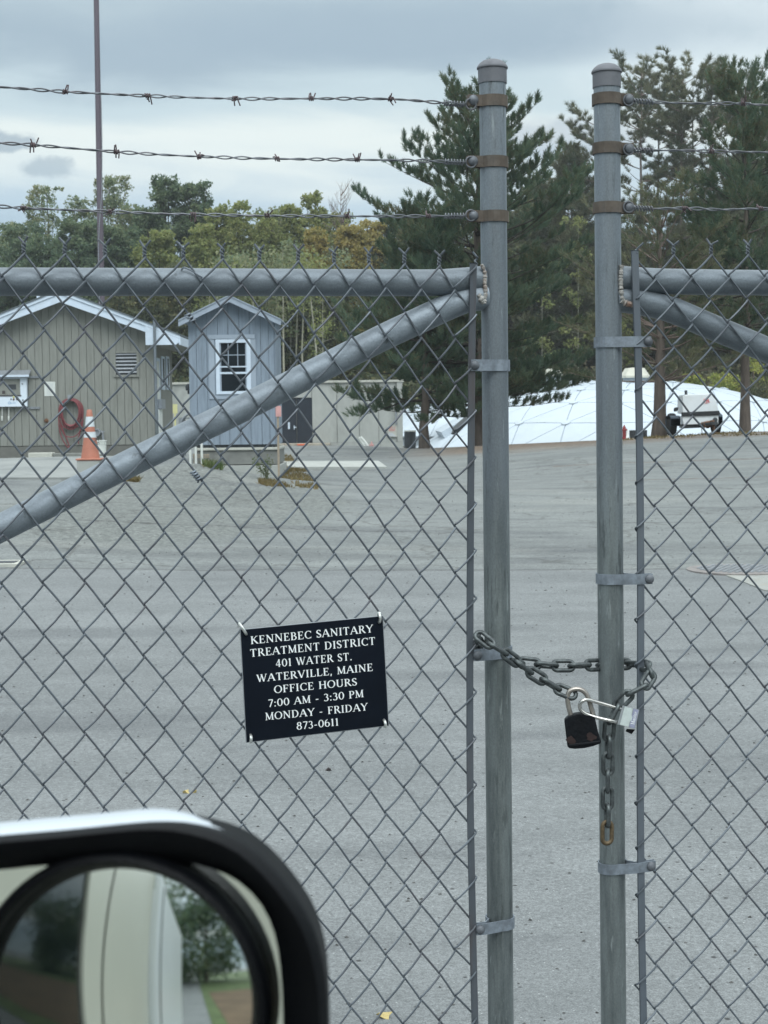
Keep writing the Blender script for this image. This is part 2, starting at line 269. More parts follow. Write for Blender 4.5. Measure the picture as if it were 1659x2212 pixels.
# ------------------------------------------------------------------ helpers
COL = sc.collection
def tag(o, label=None, cat=None, group=None, kind=None):
    if label: o['label'] = label
    if cat: o['category'] = cat
    if group: o['group'] = group
    if kind: o['kind'] = kind
    return o
def empty(name, loc=(0, 0, 0), label=None, cat=None, group=None):
    o = bpy.data.objects.new(name, None); COL.objects.link(o); o.location = loc; o.empty_display_size = .2
    return tag(o, label, cat, group)
def V(*a): return Vector(a)
class MB:
    def __init__(s): s.v = []; s.f = []
    def add(s, vs, fs):
        b = len(s.v); s.v += [tuple(v) for v in vs]; s.f += [tuple(i + b for i in f) for f in fs]; return s
    def box(s, lo, hi, M=None, bev=0.0):
        (x0, y0, z0), (x1, y1, z1) = lo, hi
        vs = [V(x, y, z) for z in (z0, z1) for y in (y0, y1) for x in (x0, x1)]
        if M: vs = [M @ v for v in vs]
        return s.add(vs, [(0, 2, 3, 1), (4, 5, 7, 6), (0, 1, 5, 4), (2, 6, 7, 3), (0, 4, 6, 2), (1, 3, 7, 5)])
    def poly_prism(s, pts, d):
        """pts: world/local points of a planar outline (ccw seen from front), d: extrusion vector"""
        n = len(pts); pts = [Vector(p) for p in pts]; q = [p + d for p in pts]
        return s.add(pts + q, [tuple(range(n)), tuple(range(2 * n - 1, n - 1, -1))] + [(i, i + n, (i + 1) % n + n, (i + 1) % n) for i in range(n)])
    def tube(s, pts, r, n=8, cap=True, closed=False, flat=None):
        pts = [Vector(p) for p in pts]; k = len(pts)
        rs = r if hasattr(r, '__len__') else [r] * k
        tans = []
        for i in range(k):
            a = pts[(i - 1) % k] if (closed or i > 0) else pts[i]; b = pts[(i + 1) % k] if (closed or i < k - 1) else pts[i]
            t_ = (b - a); tans.append(t_.normalized() if t_.length > 1e-9 else V(0, 0, 1))
        ref = V(0, 0, 1) if abs(tans[0].z) < .9 else V(1, 0, 0)
        nrm = (ref - tans[0] * ref.dot(tans[0])).normalized(); vs = []
        for i in range(k):
            nrm = (nrm - tans[i] * nrm.dot(tans[i])); nrm = nrm.normalized() if nrm.length > 1e-6 else tans[i].orthogonal().normalized()
            bn = tans[i].cross(nrm)
            for j in range(n):
                a = 2 * math.pi * j / n; vs.append(pts[i] + (nrm * math.cos(a) + bn * math.sin(a)) * rs[i])
        fs = [(i * n + j, i * n + (j + 1) % n, (i + 1) * n + (j + 1) % n, (i + 1) * n + j) for i in range(k - 1) for j in range(n)]
        if closed: fs += [((k - 1) * n + j, (k - 1) * n + (j + 1) % n, (j + 1) % n, j) for j in range(n)]
        elif cap: fs += [tuple(range(n - 1, -1, -1)), tuple((k - 1) * n + j for j in range(n))]
        return s.add(vs, fs)
    def lathe(s, prof, o, ax=V(0, 0, 1), n=20, e=None):
        o = Vector(o); ax = Vector(ax).normalized(); u = ax.orthogonal().normalized() if e is None else Vector(e).normalized(); w_ = ax.cross(u); vs = []
        for (r, h) in prof:
            for j in range(n):
                a = 2 * math.pi * j / n; vs.append(o + ax * h + (u * math.cos(a) + w_ * math.sin(a)) * r)
        k = len(prof)
        fs = [(i * n + j, i * n + (j + 1) % n, (i + 1) * n + (j + 1) % n, (i + 1) * n + j) for i in range(k - 1) for j in range(n)]
        fs += [tuple(range(n - 1, -1, -1)), tuple((k - 1) * n + j for j in range(n))]
        return s.add(vs, fs)
    def build(s, name, mat, parent=None, smooth=False, origin=None, bevel=0.0):
        me = bpy.data.meshes.new(name)
        vs = s.v
        off = Vector((0, 0, 0))
        if origin is not None: off = Vector(origin); vs = [(v[0] - off.x, v[1] - off.y, v[2] - off.z) for v in vs]
        me.from_pydata(vs, [], s.f); me.materials.append(MAT[mat])
        if smooth:
            me.polygons.foreach_set('use_smooth', [True] * len(me.polygons))
            try: me.set_sharp_from_angle(angle=R(38))
            except Exception: pass
        me.update()
        o = bpy.data.objects.new(name, me); COL.objects.link(o)
        if parent: o.parent = parent
        o.location = off
        if parent and parent.type == 'EMPTY' or parent: pass
        if bevel:
            b = o.modifiers.new('bevel', 'BEVEL'); b.width = bevel; b.segments = 2; b.limit_method = 'ANGLE'
        return o
# Convention: things' Empties stand at their base and hold children given in WORLD coordinates through W(parent, mb, ...)
def W(mb, name, mat, parent, **k):
    base = parent
    off = Vector((0, 0, 0)); p = parent
    while p: off += Vector(p.location); p = p.parent
    mb.v = [(v[0] - off.x, v[1] - off.y, v[2] - off.z) for v in mb.v]
    return mb.build(name, mat, parent, **k)
def solo(mb, name, mat, base, label, cat, group=None, kind=None, **k):
    base = Vector(base)
    mb.v = [(v[0] - base.x, v[1] - base.y, v[2] - base.z) for v in mb.v]
    o = mb.build(name, mat, None, **k); o.location = base
    return tag(o, label, cat, group, kind)
def smooth_path(pts, n=6):
    pts = [Vector(p) for p in pts]; out = []
    for i in range(len(pts) - 1):
        p0 = pts[max(i - 1, 0)]; p1 = pts[i]; p2 = pts[i + 1]; p3 = pts[min(i + 2, len(pts) - 1)]
        for k in range(n):
            t_ = k / n
            out.append(.5 * ((2 * p1) + (p2 - p0) * t_ + (2 * p0 - 5 * p1 + 4 * p2 - p3) * t_ ** 2 + (3 * p1 - p0 - 3 * p2 + p3) * t_ ** 3))
    out.append(pts[-1]); return out
def soup(name, tris, mat, parent=None, off=(0, 0, 0)):
    """tris (N,3,3) numpy -> triangle soup mesh"""
    tris = np.asarray(tris, dtype=np.float32) - np.asarray(off, dtype=np.float32)
    n = len(tris); me = bpy.data.meshes.new(name)
    me.vertices.add(3 * n); me.vertices.foreach_set('co', tris.reshape(-1))
    me.loops.add(3 * n); me.loops.foreach_set('vertex_index', np.arange(3 * n, dtype=np.int32))
    me.polygons.add(n); me.polygons.foreach_set('loop_start', np.arange(0, 3 * n, 3, dtype=np.int32))
    me.materials.append(MAT[mat]); me.update(calc_edges=True); me.validate()
    o = bpy.data.objects.new(name, me); COL.objects.link(o)
    if parent: o.parent = parent
    return o
# ---- small serif lettering, drawn as strokes (cap height 1)
T_, t_w = .165, .075
def sr(x, y, h=.13): return ('l', x - h, y, x + h, y, .06)
GL = {
 'A': (.92, [('l', .08, .03, .45, .98, .08), ('l', .47, .98, .82, .03, .17), ('l', .22, .36, .68, .36, .07), sr(.08, .03), sr(.82, .03, .16)]),
 'B': (.78, [('l', .2, 0, .2, 1, T_), ('l', .06, .03, .4, .03, .06), ('l', .06, .97, .38, .97, .06), ('l', .2, .53, .4, .53, .06), ('a', .38, .75, .22, .22, -90, 90), ('a', .40, .28, .28, .25, -90, 90)]),
 'C': (.86, [('a', .50, .5, .38, .48, 50, 310), ('l', .78, .98, .78, .70, .06), ('l', .78, .02, .80, .22, .05)]),
 'D': (.94, [('l', .2, 0, .2, 1, T_), ('l', .06, .03, .42, .03, .06), ('l', .06, .97, .42, .97, .06), ('a', .40, .5, .40, .47, -90, 90)]),
 'E': (.76, [('l', .2, 0, .2, 1, T_), ('l', .06, .03, .68, .03, .07), ('l', .06, .97, .64, .97, .07), ('l', .2, .52, .52, .52, .07), ('l', .66, .0, .70, .24, .06), ('l', .63, 1, .63, .78, .06), ('l', .52, .40, .52, .64, .05)]),
 'F': (.70, [('l', .2, 0, .2, 1, T_), ('l', .06, .03, .36, .03, .06), ('l', .06, .97, .64, .97, .07), ('l', .2, .52, .52, .52, .07), ('l', .63, 1, .63, .78, .06), ('l', .52, .40, .52, .64, .05)]),
 'H': (.98, [('l', .2, 0, .2, 1, T_), ('l', .78, 0, .78, 1, T_), sr(.2, .03, .15), sr(.2, .97, .15), sr(.78, .03, .15), sr(.78, .97, .15), ('l', .2, .52, .78, .52, .07)]),
 'I': (.42, [('l', .21, 0, .21, 1, T_), sr(.21, .03, .16), sr(.21, .97, .16)]),
 'K': (.92, [('l', .2, 0, .2, 1, T_), sr(.2, .03, .15), sr(.2, .97, .15), ('l', .24, .48, .72, .97, .08), ('l', .36, .58, .82, .03, .17), sr(.74, .97, .12), sr(.82, .03, .12)]),
 'L': (.74, [('l', .2, 0, .2, 1, T_), ('l', .06, .03, .66, .03, .07), sr(.2, .97, .15), ('l', .65, .0, .69, .26, .06)]),
 'M': (1.08, [('l', .16, 0, .18, 1, .08), ('l', .18, .97, .54, .06, .16), ('l', .54, .06, .88, .97, .07), ('l', .90, 0, .88, 1, T_), sr(.16, .03, .12), sr(.92, .03, .14), sr(.14, .97, .1), sr(.94, .97, .1)]),
 'N': (.98, [('l', .18, 0, .18, 1, .08), ('l', .18, .97, .80, .04, .16), ('l', .80, 0, .80, 1, .08), sr(.18, .03, .13), sr(.80, .97, .13), sr(.13, .97, .1)]),
 'O': (.96, [('a', .48, .5, .40, .48, 0, 360)]),
 'P': (.74, [('l', .2, 0, .2, 1, T_), sr(.2, .03, .16), ('l', .06, .97, .38, .97, .06), ('l', .2, .46, .38, .46, .06), ('a', .38, .715, .26, .255, -90, 90)]),
 'R': (.86, [('l', .2, 0, .2, 1, T_), sr(.2, .03, .15), ('l', .06, .97, .38, .97, .06), ('l', .2, .50, .38, .50, .06), ('a', .38, .735, .24, .235, -90, 90), ('l', .42, .50, .78, .03, .16), sr(.80, .03, .1)]),
 'S': (.64, [('a', .32, .74, .21, .23, 30, 250), ('l', .17, .64, .47, .38, .15), ('a', .33, .26, .22, .24, -150, 60), ('l', .52, .98, .52, .74, .05), ('l', .10, .02, .10, .28, .05)]),
 'T': (.84, [('l', .42, 0, .42, 1, T_), sr(.42, .03, .15), ('l', .06, .96, .78, .96, .08), ('l', .08, 1, .08, .76, .05), ('l', .76, 1, .76, .76, .05)]),
 'U': (.92, [('l', .2, .3, .2, 1, T_), ('l', .76, .3, .76, 1, .08), ('a', .48, .30, .28, .28, 180, 360), sr(.2, .97, .14), sr(.76, .97, .13)]),
 'V': (.90, [('l', .12, .97, .46, .02, .17), ('l', .46, .02, .80, .97, .08), sr(.12, .97, .13), sr(.80, .97, .12)]),
 'W': (1.24, [('l', .12, .97, .40, .02, .16), ('l', .40, .02, .62, .97, .07), ('l', .60, .97, .86, .02, .16), ('l', .86, .02, 1.14, .97, .07), sr(.12, .97, .12), sr(.60, .97, .12), sr(1.14, .97, .1)]),
 'Y': (.88, [('l', .10, .97, .44, .45, .16), ('l', .44, .45, .78, .97, .08), ('l', .44, 0, .44, .48, T_), sr(.44, .03, .15), sr(.1, .97, .12), sr(.78, .97, .12)]),
 'G': (.92, [('a', .50, .5, .38, .48, 50, 320), ('l', .78, .05, .78, .42, T_), sr(.78, .42, .13), ('l', .78, .98, .78, .72, .06)]),
 'a': (.6, [('a', .28, .28, .2, .26, 0, 360), ('l', .5, 0, .5, .55, .13)]), 's': (.5, [('a', .25, .42, .15, .14, 30, 250), ('l', .14, .36, .36, .2, .11), ('a', .25, .14, .15, .14, -150, 60)]),
 't': (.4, [('l', .18, 0, .18, .8, .13), ('l', .04, .56, .36, .56, .08)]), 'e': (.56, [('a', .28, .28, .22, .28, 20, 320), ('l', .08, .3, .48, .3, .07)]), 'r': (.45, [('l', .14, 0, .14, .56, .13), ('a', .3, .38, .16, .18, 40, 170)]),
 '0': (.74, [('a', .37, .5, .27, .48, 0, 360)]), '1': (.50, [('l', .26, 0, .26, 1, T_), sr(.26, .03, .14), ('l', .10, .88, .26, .98, .07)]),
 '2': (.66, [('a', .33, .72, .22, .26, -20, 170), ('l', .53, .62, .12, .05, .12), ('l', .10, .05, .60, .05, .10)]),
 '3': (.66, [('a', .30, .74, .20, .22, -90, 150), ('a', .30, .27, .25, .26, -150, 90)]), '4': (.72, [('l', .46, 0, .46, 1, .16), ('l', .46, .98, .06, .30, .07), ('l', .06, .28, .66, .28, .09)]),
 '6': (.70, [('a', .35, .31, .25, .29, 0, 360), ('a', .46, .45, .36, .52, 95, 190)]), '7': (.64, [('l', .08, .95, .60, .95, .12), ('l', .60, .95, .24, 0, .13)]),
 '8': (.70, [('a', .35, .75, .20, .22, 0, 360), ('a', .35, .27, .26, .26, 0, 360)]),
 '.': (.34, [('l', .16, -.01, .16, .15, .16)]), ',': (.34, [('l', .18, .15, .12, -.16, .12)]), ':': (.34, [('l', .17, 0, .17, .15, .15), ('l', .17, .5, .17, .65, .15)]),
 '-': (.50, [('l', .08, .36, .40, .36, .11)]), ' ': (.42, []), '/': (.5, [('l', .05, 0, .4, 1, .1)]),
}
def text_mb(txt, O, ex, ey, nrm, width, h, depth=.0004, track=.06):
    """lettering centred on O: ex, ey unit axes, cap height h, total width forced to width"""
    mb = MB(); adv = sum(GL[c][0] + track for c in txt) - track; sx = width / adv; x = -width / 2; k = 0
    def quad(p, q, w0, w1=None):
        nonlocal k
        w1 = w1 or w0; d = (q[0] - p[0], q[1] - p[1]); l_ = math.hypot(*d) or 1e-6; nx, ny = -d[1] / l_, d[0] / l_
        if abs(nx) < .05 and False: pass
        z = depth * (.4 + .6 * ((k % 12) / 12)); k += 1
        c = [(p[0] + nx * w0 / 2, p[1] + ny * w0 / 2), (p[0] - nx * w0 / 2, p[1] - ny * w0 / 2), (q[0] - nx * w1 / 2, q[1] - ny * w1 / 2), (q[0] + nx * w1 / 2, q[1] + ny * w1 / 2)]
        vs = [O + ex * (x + a * sx) + ey * (b * h) + nrm * z for a, b in c]
        mb.add(vs, [(0, 1, 2, 3)])
    for ch in txt:
        wd, st = GL[ch]
        for s_ in st:
            if s_[0] == 'l': quad((s_[1], s_[2]), (s_[3], s_[4]), s_[5])
            else:
                _, cx, cy, rx, ry, a0, a1 = s_; n = max(5, int(abs(a1 - a0) / 24))
                for i in range(n):
                    A, B = R(a0 + (a1 - a0) * i / n), R(a0 + (a1 - a0) * (i + 1) / n)
                    wa = .065 + .10 * abs(math.cos(A)) ** 1.5; wb = .065 + .10 * abs(math.cos(B)) ** 1.5
                    quad((cx + rx * math.cos(A), cy + ry * math.sin(A)), (cx + rx * math.cos(B), cy + ry * math.sin(B)), wa, wb)
        x += (wd + track) * sx
    return mb
# ------------------------------------------------------------------ ground
_cp = []
def cpx(x, y, Y): p = PY(x, y, Y); _cp.append((p.x, p.y, p.z))
for X0 in (-14, -5, 0, 5, 14):
    for Y0, z0 in ((-12, 0), (-3, 0), (3, 0), (7, .01), (11, .07)): _cp.append((X0, Y0, z0))
for X0 in (-10, 0, 8): _cp.append((X0, 15, .17 if X0 > -5 else .32))
for a in ((240, 1040, 26.6), (40, 1038, 27), (130, 1038, 27), (40, 1000, 38), (150, 1000, 38), (300, 1003, 36), (60, 1120, 19), (330, 1006, 29), (400, 999, 29), (480, 1011, 29.2), (262, 1033, 27.3), (560, 1038, 28.5), (610, 1058, 26.5), (680, 1082, 24.5),
          (500, 1031, 32.5), (600, 1034, 32.5), (440, 1000, 33), (620, 1180, 17), (450, 1120, 20), (800, 990, 47), (660, 974, 70), (870, 975, 70), (800, 974, 68), (880, 968, 60), (1000, 965, 52), (1100, 960, 50), (1200, 1000, 37), (1350, 948, 49), (1430, 944, 48), (1500, 940, 48),
          (1610, 933, 48.5), (1800, 930, 48), (1600, 1000, 35), (1000, 1020, 37), (850, 1060, 27), (1000, 1110, 22), (1500, 1110, 22), (700, 1015, 38), (-300, 1000, 40), (-600, 1000, 40), (-300, 1120, 20)): cpx(*a)
for X0 in (3, 8, 14, 22, 32): _cp += [(X0, 58.5, .15), (X0, 66, -.35), (X0, 90, -.3), (X0, 112, .1)]
for X0 in (-4, -12, -22, -35): _cp += [(X0, 72, .15), (X0, 90, .2), (X0, 112, .3)]
_cp += [(0, 84, .1), (0, 100, .1), (30, 48, 1.1), (30, 35, .6), (30, 20, .3), (-30, 40, .6), (-30, 20, .4), (-40, 60, .4), (40, 70, 0), (30, -10, 0), (-30, -10, 0)]
_C = np.array(_cp); _Q = _C[:, :2] / 30.0
def _phi(d2): return np.where(d2 > 1e-12, d2 * np.log(np.maximum(d2, 1e-12)), 0)
_n = len(_C); _A = np.zeros((_n + 3, _n + 3)); _d = ((_Q[:, None] - _Q[None]) ** 2).sum(-1)
_A[:_n, :_n] = _phi(_d) + np.eye(_n) * 2e-4; _A[:_n, _n] = 1; _A[:_n, _n + 1:] = _Q; _A[_n, :_n] = 1; _A[_n + 1:, :_n] = _Q.T
_w = np.linalg.solve(_A, np.concatenate([_C[:, 2], np.zeros(3)]))
def gz_arr(X, Y):
    X = np.asarray(X, float); Y = np.asarray(Y, float); q = np.stack([np.clip(X, -42, 42), np.clip(Y, -12, 112)], -1) / 30.0; sh = q.shape[:-1]; q = q.reshape(-1, 2)
    z = np.empty(len(q))
    for s in range(0, len(q), 4000):
        b = q[s:s + 4000]; d = ((b[:, None] - _Q[None]) ** 2).sum(-1); z[s:s + 4000] = _phi(d) @ _w[:_n] + _w[_n] + b @ _w[_n + 1:]
    z = z.reshape(sh); t_ = np.clip((Y - 112) / 110, 0, 1); z = z + 13 * t_ * t_ * (3 - 2 * t_)
    nearf = np.clip(Y / 4.0 - .2, 0, 1)
    return z * nearf
def gz(x, y): return float(gz_arr([x], [y])[0])
def GP(x, y):
    r = ray(x, y); d = 2.0
    while d < 160:
        p = CAM + r * d
        if p.z < gz(p.x, p.y): break
        d *= 1.02
    lo, hi = d / 1.02, d
    for _ in range(14):
        m_ = (lo + hi) / 2; p = CAM + r * m_
        if p.z < gz(p.x, p.y): hi = m_
        else: lo = m_
    return CAM + r * hi
def gmat():
    m, t = newmat('asphalt'); out = N(t, 'ShaderNodeOutputMaterial'); p = N(t, 'ShaderNodeBsdfPrincipled'); p.inputs['Roughness'].default_value = .85; p.inputs['Specular IOR Level'].default_value = .3
    g = N(t, 'ShaderNodeNewGeometry'); pos = g.outputs['Position']; sp = N(t, 'ShaderNodeSeparateXYZ'); L(t, pos, sp.inputs[0])
    def noise(s, det=4, ro=.6, stretch=None):
        n = N(t, 'ShaderNodeTexNoise', i_Scale=s, i_Detail=float(det), i_Roughness=ro)
        if stretch: mp_ = N(t, 'ShaderNodeMapping'); mp_.inputs['Scale'].default_value = stretch; L(t, pos, mp_.inputs[0]); L(t, mp_.outputs[0], n.inputs[0])
        else: L(t, pos, n.inputs[0])
        return n.outputs[0]
    big = noise(.22, 5, .55, (.6, 1.4, 1)); mid = noise(1.6, 6, .65, (.7, 1.3, 1)); fine = noise(55, 3, .7); grit = noise(170, 2, .8)
    f1 = M_(t, 'ADD', M_(t, 'MULTIPLY', big, .5), M_(t, 'MULTIPLY', mid, .5))
    near = ramp(t, f1, [(.36, (.168, .1745, .1750)), (.60, (.238, .2455, .2455))], 'LINEAR').outputs[0]
    far = ramp(t, f1, [(.34, (.150, .158, .156)), (.50, (.215, .224, .218)), (.66, (.265, .275, .264))], 'LINEAR').outputs[0]
    sy = M_(t, 'ADD', sp.outputs[1], M_(t, 'MULTIPLY', M_(t, 'SUBTRACT', mid, .5), .5))
    mr = N(t, 'ShaderNodeMapRange'); mr.inputs[1].default_value = 14.6; mr.inputs[2].default_value = 14.9; L(t, sy, mr.inputs[0])
    c = MIX(t, mr.outputs[0], near, far)
    # worn strip just beyond the seam
    d = M_(t, 'ABSOLUTE', M_(t, 'SUBTRACT', sy, 16.3)); dm = N(t, 'ShaderNodeMapRange'); dm.inputs[1].default_value = 2.0; dm.inputs[2].default_value = .3; L(t, d, dm.inputs[0])
    c = MIX(t, M_(t, 'MULTIPLY', M_(t, 'MULTIPLY', dm.outputs[0], ramp(t, noise(.9, 6, .7, (.5, 2.2, 1)), [(.45, 0.), (.6, 1.)]).outputs[0]), .6), c, (.135, .14, .14))
    # gravelly mound
    dx = M_(t, 'DIVIDE', M_(t, 'ADD', sp.outputs[0], 3.0), 2.5); dy = M_(t, 'DIVIDE', M_(t, 'SUBTRACT', sp.outputs[1], 23.2), 7.0)
    dd = M_(t, 'ADD', M_(t, 'ADD', M_(t, 'MULTIPLY', dx, dx), M_(t, 'MULTIPLY', dy, dy)), M_(t, 'MULTIPLY', M_(t, 'SUBTRACT', mid, .5), .8))
    mm = N(t, 'ShaderNodeMapRange', interpolation_type='SMOOTHSTEP'); mm.inputs[1].default_value = 1.15; mm.inputs[2].default_value = .7; L(t, dd, mm.inputs[0])
    gr = ramp(t, noise(14, 6, .8, (1, .7, 1)), [(.34, (.09, .095, .09)), (.50, (.185, .193, .18)), (.66, (.29, .295, .275))], 'LINEAR').outputs[0]
    c = MIX(t, M_(t, 'MULTIPLY', mm.outputs[0], .95), c, gr)
    # fallen pine needles under the pines
    w1 = N(t, 'ShaderNodeMapRange', interpolation_type='SMOOTHSTEP'); w1.inputs[1].default_value = 42.5; w1.inputs[2].default_value = 47.5
    L(t, M_(t, 'ADD', sp.outputs[1], M_(t, 'MULTIPLY', M_(t, 'SUBTRACT', noise(.6, 5, .7, (.4, 1, 1)), .5), 7)), w1.inputs[0])
    w2 = N(t, 'ShaderNodeMapRange', interpolation_type='SMOOTHSTEP'); w2.inputs[1].default_value = -.3; w2.inputs[2].default_value = 3.2; L(t, sp.outputs[0], w2.inputs[0])
    ndl = ramp(t, noise(4, 6, .7), [(.35, (.14, .10, .07)), (.6, (.27, .19, .135)), (.72, (.20, .20, .10))], 'LINEAR').outputs[0]
    c = MIX(t, M_(t, 'MULTIPLY', M_(t, 'MULTIPLY', w1.outputs[0], w2.outputs[0]), .85), c, ndl)
    # beyond everything: forest floor
    w3 = N(t, 'ShaderNodeMapRange'); w3.inputs[1].default_value = 74; w3.inputs[2].default_value = 84; L(t, sp.outputs[1], w3.inputs[0])
    c = MIX(t, w3.outputs[0], c, (.045, .042, .028))
    # dark stains on the newer asphalt, a long crack in the old, a dark line at the seam
    st_ = ramp(t, noise(.75, 5, .6, (.35, 1.1, 1)), [(.53, 0.), (.66, 1.)]).outputs[0]
    c = MIX(t, M_(t, 'MULTIPLY', st_, .50), c, (.115, .12, .125))
    wp_ = ramp(t, noise(.35, 4, .6, (.5, 1.6, 1)), [(.54, 0.), (.66, 1.)]).outputs[0]
    c = MIX(t, M_(t, 'MULTIPLY', M_(t, 'MULTIPLY', wp_, mr.outputs[0]), .35), c, (.31, .31, .285))
    wob = M_(t, 'MULTIPLY', M_(t, 'SUBTRACT', noise(.8, 7, .75), .5), 1.6)
    for yc, wdt, am, x0_ in ((18.9, .045, .8, 1.2), (20.4, .03, .5, 6.0), (14.75, .05, .45, 60.0), (31.0, .07, .55, 60.0), (36.0, .12, .5, 60.0)):
        dl = M_(t, 'ABSOLUTE', M_(t, 'SUBTRACT', M_(t, 'ADD', sp.outputs[1], wob if yc != 14.75 else M_(t, 'MULTIPLY', wob, .3)), yc))
        lm_ = M_(t, 'LESS_THAN', dl, wdt); lx = M_(t, 'LESS_THAN', sp.outputs[0], x0_)
        if yc > 30: lx = M_(t, 'GREATER_THAN', sp.outputs[0], 4.0)
        c = MIX(t, M_(t, 'MULTIPLY', M_(t, 'MULTIPLY', lm_, lx), am), c, (.065, .062, .06) if yc < 30 else (.16, .11, .08))
    gm = ramp(t, noise(17, 4, .8), [(.36, .66), (.62, 1.12)], 'LINEAR').outputs[0]; c = MIX(t, M_(t, 'ADD', M_(t, 'MULTIPLY', mr.outputs[0], .45), .28), c, gm, 'MULTIPLY'); c = MIX(t, 1.0, c, (1.02, 1.04, 1.045), 'MULTIPLY')
    # aggregate
    rng_ = ramp(t, fine, [(.3, .80), (.7, 1.2)], 'LINEAR').outputs[0]
    rng_.node.color_ramp.elements[1].color = (1, 1, 1, 1); rng_.node.color_ramp.elements[0].color = (.56, .56, .56, 1)
    c = MIX(t, .9, c, rng_, 'MULTIPLY')
    gg = ramp(t, grit, [(.36, .56), (.62, 1.04)], 'LINEAR').outputs[0]; c = MIX(t, .9, c, gg, 'MULTIPLY'); c = MIX(t, 1.0, c, (1.22, 1.22, 1.22), 'MULTIPLY')
    vo = N(t, 'ShaderNodeTexVoronoi', i_Scale=47.0); L(t, pos, vo.inputs[0])
    wh = ramp(t, vo.outputs['Distance'], [(.06, 1.0), (.15, 0.0)], 'LINEAR').outputs[0]
    c = MIX(t, M_(t, 'MULTIPLY', wh, M_(t, 'MULTIPLY', M_(t, 'SUBTRACT', N1(t, vo), .5), 1.5, None, True)), c, (.62, .64, .62))
    vd = N(t, 'ShaderNodeTexVoronoi', i_Scale=13.0); L(t, pos, vd.inputs[0])
    wd = ramp(t, vd.outputs['Distance'], [(.08, 1.0), (.13, 0.0)], 'LINEAR').outputs[0]
    c = MIX(t, M_(t, 'MULTIPLY', wd, M_(t, 'GREATER_THAN', N1(t, vd), .72)), c, (.05, .05, .05))
    # hairline cracks in the old pavement
    vc = N(t, 'ShaderNodeTexVoronoi', feature='DISTANCE_TO_EDGE', i_Scale=.32); L(t, MIX(t, .06, pos, N2(t, pos)), vc.inputs[0])
    ck = ramp(t, vc.outputs['Distance'], [(.004, 1.0), (.012, 0.0)], 'LINEAR').outputs[0]
    c = MIX(t, M_(t, 'MULTIPLY', M_(t, 'MULTIPLY', ck, mr.outputs[0]), .55), c, (.07, .07, .065))
    L(t, c, p.inputs['Base Color'])
    b = N(t, 'ShaderNodeBump', i_Strength=.5, i_Distance=.006); L(t, M_(t, 'ADD', fine, M_(t, 'MULTIPLY', grit, .5)), b.inputs['Height']); L(t, b.outputs[0], p.inputs['Normal'])
    L(t, p.outputs[0], out.inputs[0])
def N1(t, vo):
    s = N(t, 'ShaderNodeSeparateXYZ'); L(t, vo.outputs['Color'], s.inputs[0]); return s.outputs[0]
def N2(t, pos):
    n = N(t, 'ShaderNodeTexNoise', i_Scale=1.3, i_Detail=3.0); L(t, pos, n.inputs[0]); v = N(t, 'ShaderNodeVectorMath', operation='MULTIPLY'); L(t, n.outputs['Color'], v.inputs[0]); v.inputs[1].default_value = (22, 22, 22); return v.outputs[0]
gmat()
def grid_axis(near, far, n, p): return [near + (far - near) * (i / n) ** p for i in range(n + 1)]
ys = [-300, -120, -40, -12] + [-4 + i * 1.0 for i in range(0, 18)] + [14 + i * .5 for i in range(1, 93)] + [60.5 + 1.5 * i for i in range(0, 36)] + [118, 125, 132, 140, 150, 165, 180, 200, 225, 300, 600, 1500]
xs = [-1500, -500, -150, -80, -60] + [-42 + i * 1.0 for i in range(27)] + [-15 + i * .6 for i in range(0, 51)] + [15.6 + i * 1.2 for i in range(0, 23)] + [60, 80, 150, 500, 1500]
GX, GY = np.meshgrid(xs, ys); GZ = gz_arr(GX, GY)
mb = MB(); mb.v = [(float(a), float(b), float(c)) for a, b, c in zip(GX.ravel(), GY.ravel(), GZ.ravel())]
nx_ = len(xs); mb.f = [(j * nx_ + i, j * nx_ + i + 1, (j + 1) * nx_ + i + 1, (j + 1) * nx_ + i) for j in range(len(ys) - 1) for i in range(nx_ - 1)]
g = mb.build('ground', 'asphalt', None, smooth=True); tag(g, kind='structure')

def FX(x, y, Y): return PY(x, y, Y).x
def FZ(x, y, Y): return PY(x, y, Y).z
def fb(x0, y0, x1, y1, Y, front=.0, back=.05):
    """box from pixel bounds on the plane y=Y; front/back are metres towards/away from the camera"""
    xm, ym = (x0 + x1) / 2, (y0 + y1) / 2
    return (FX(x0, ym, Y), Y - front, FZ(xm, y1, Y)), (FX(x1, ym, Y), Y + back, FZ(xm, y0, Y))
def FB(mb, *a, **k): lo, hi = fb(*a, **k); mb.box(lo, hi); return mb
def Z4(x, y): return (x * .2645, 603.5 + y * .2645)
def Z5(x, y): return (384 + x * .2645, 603.5 + y * .2645)

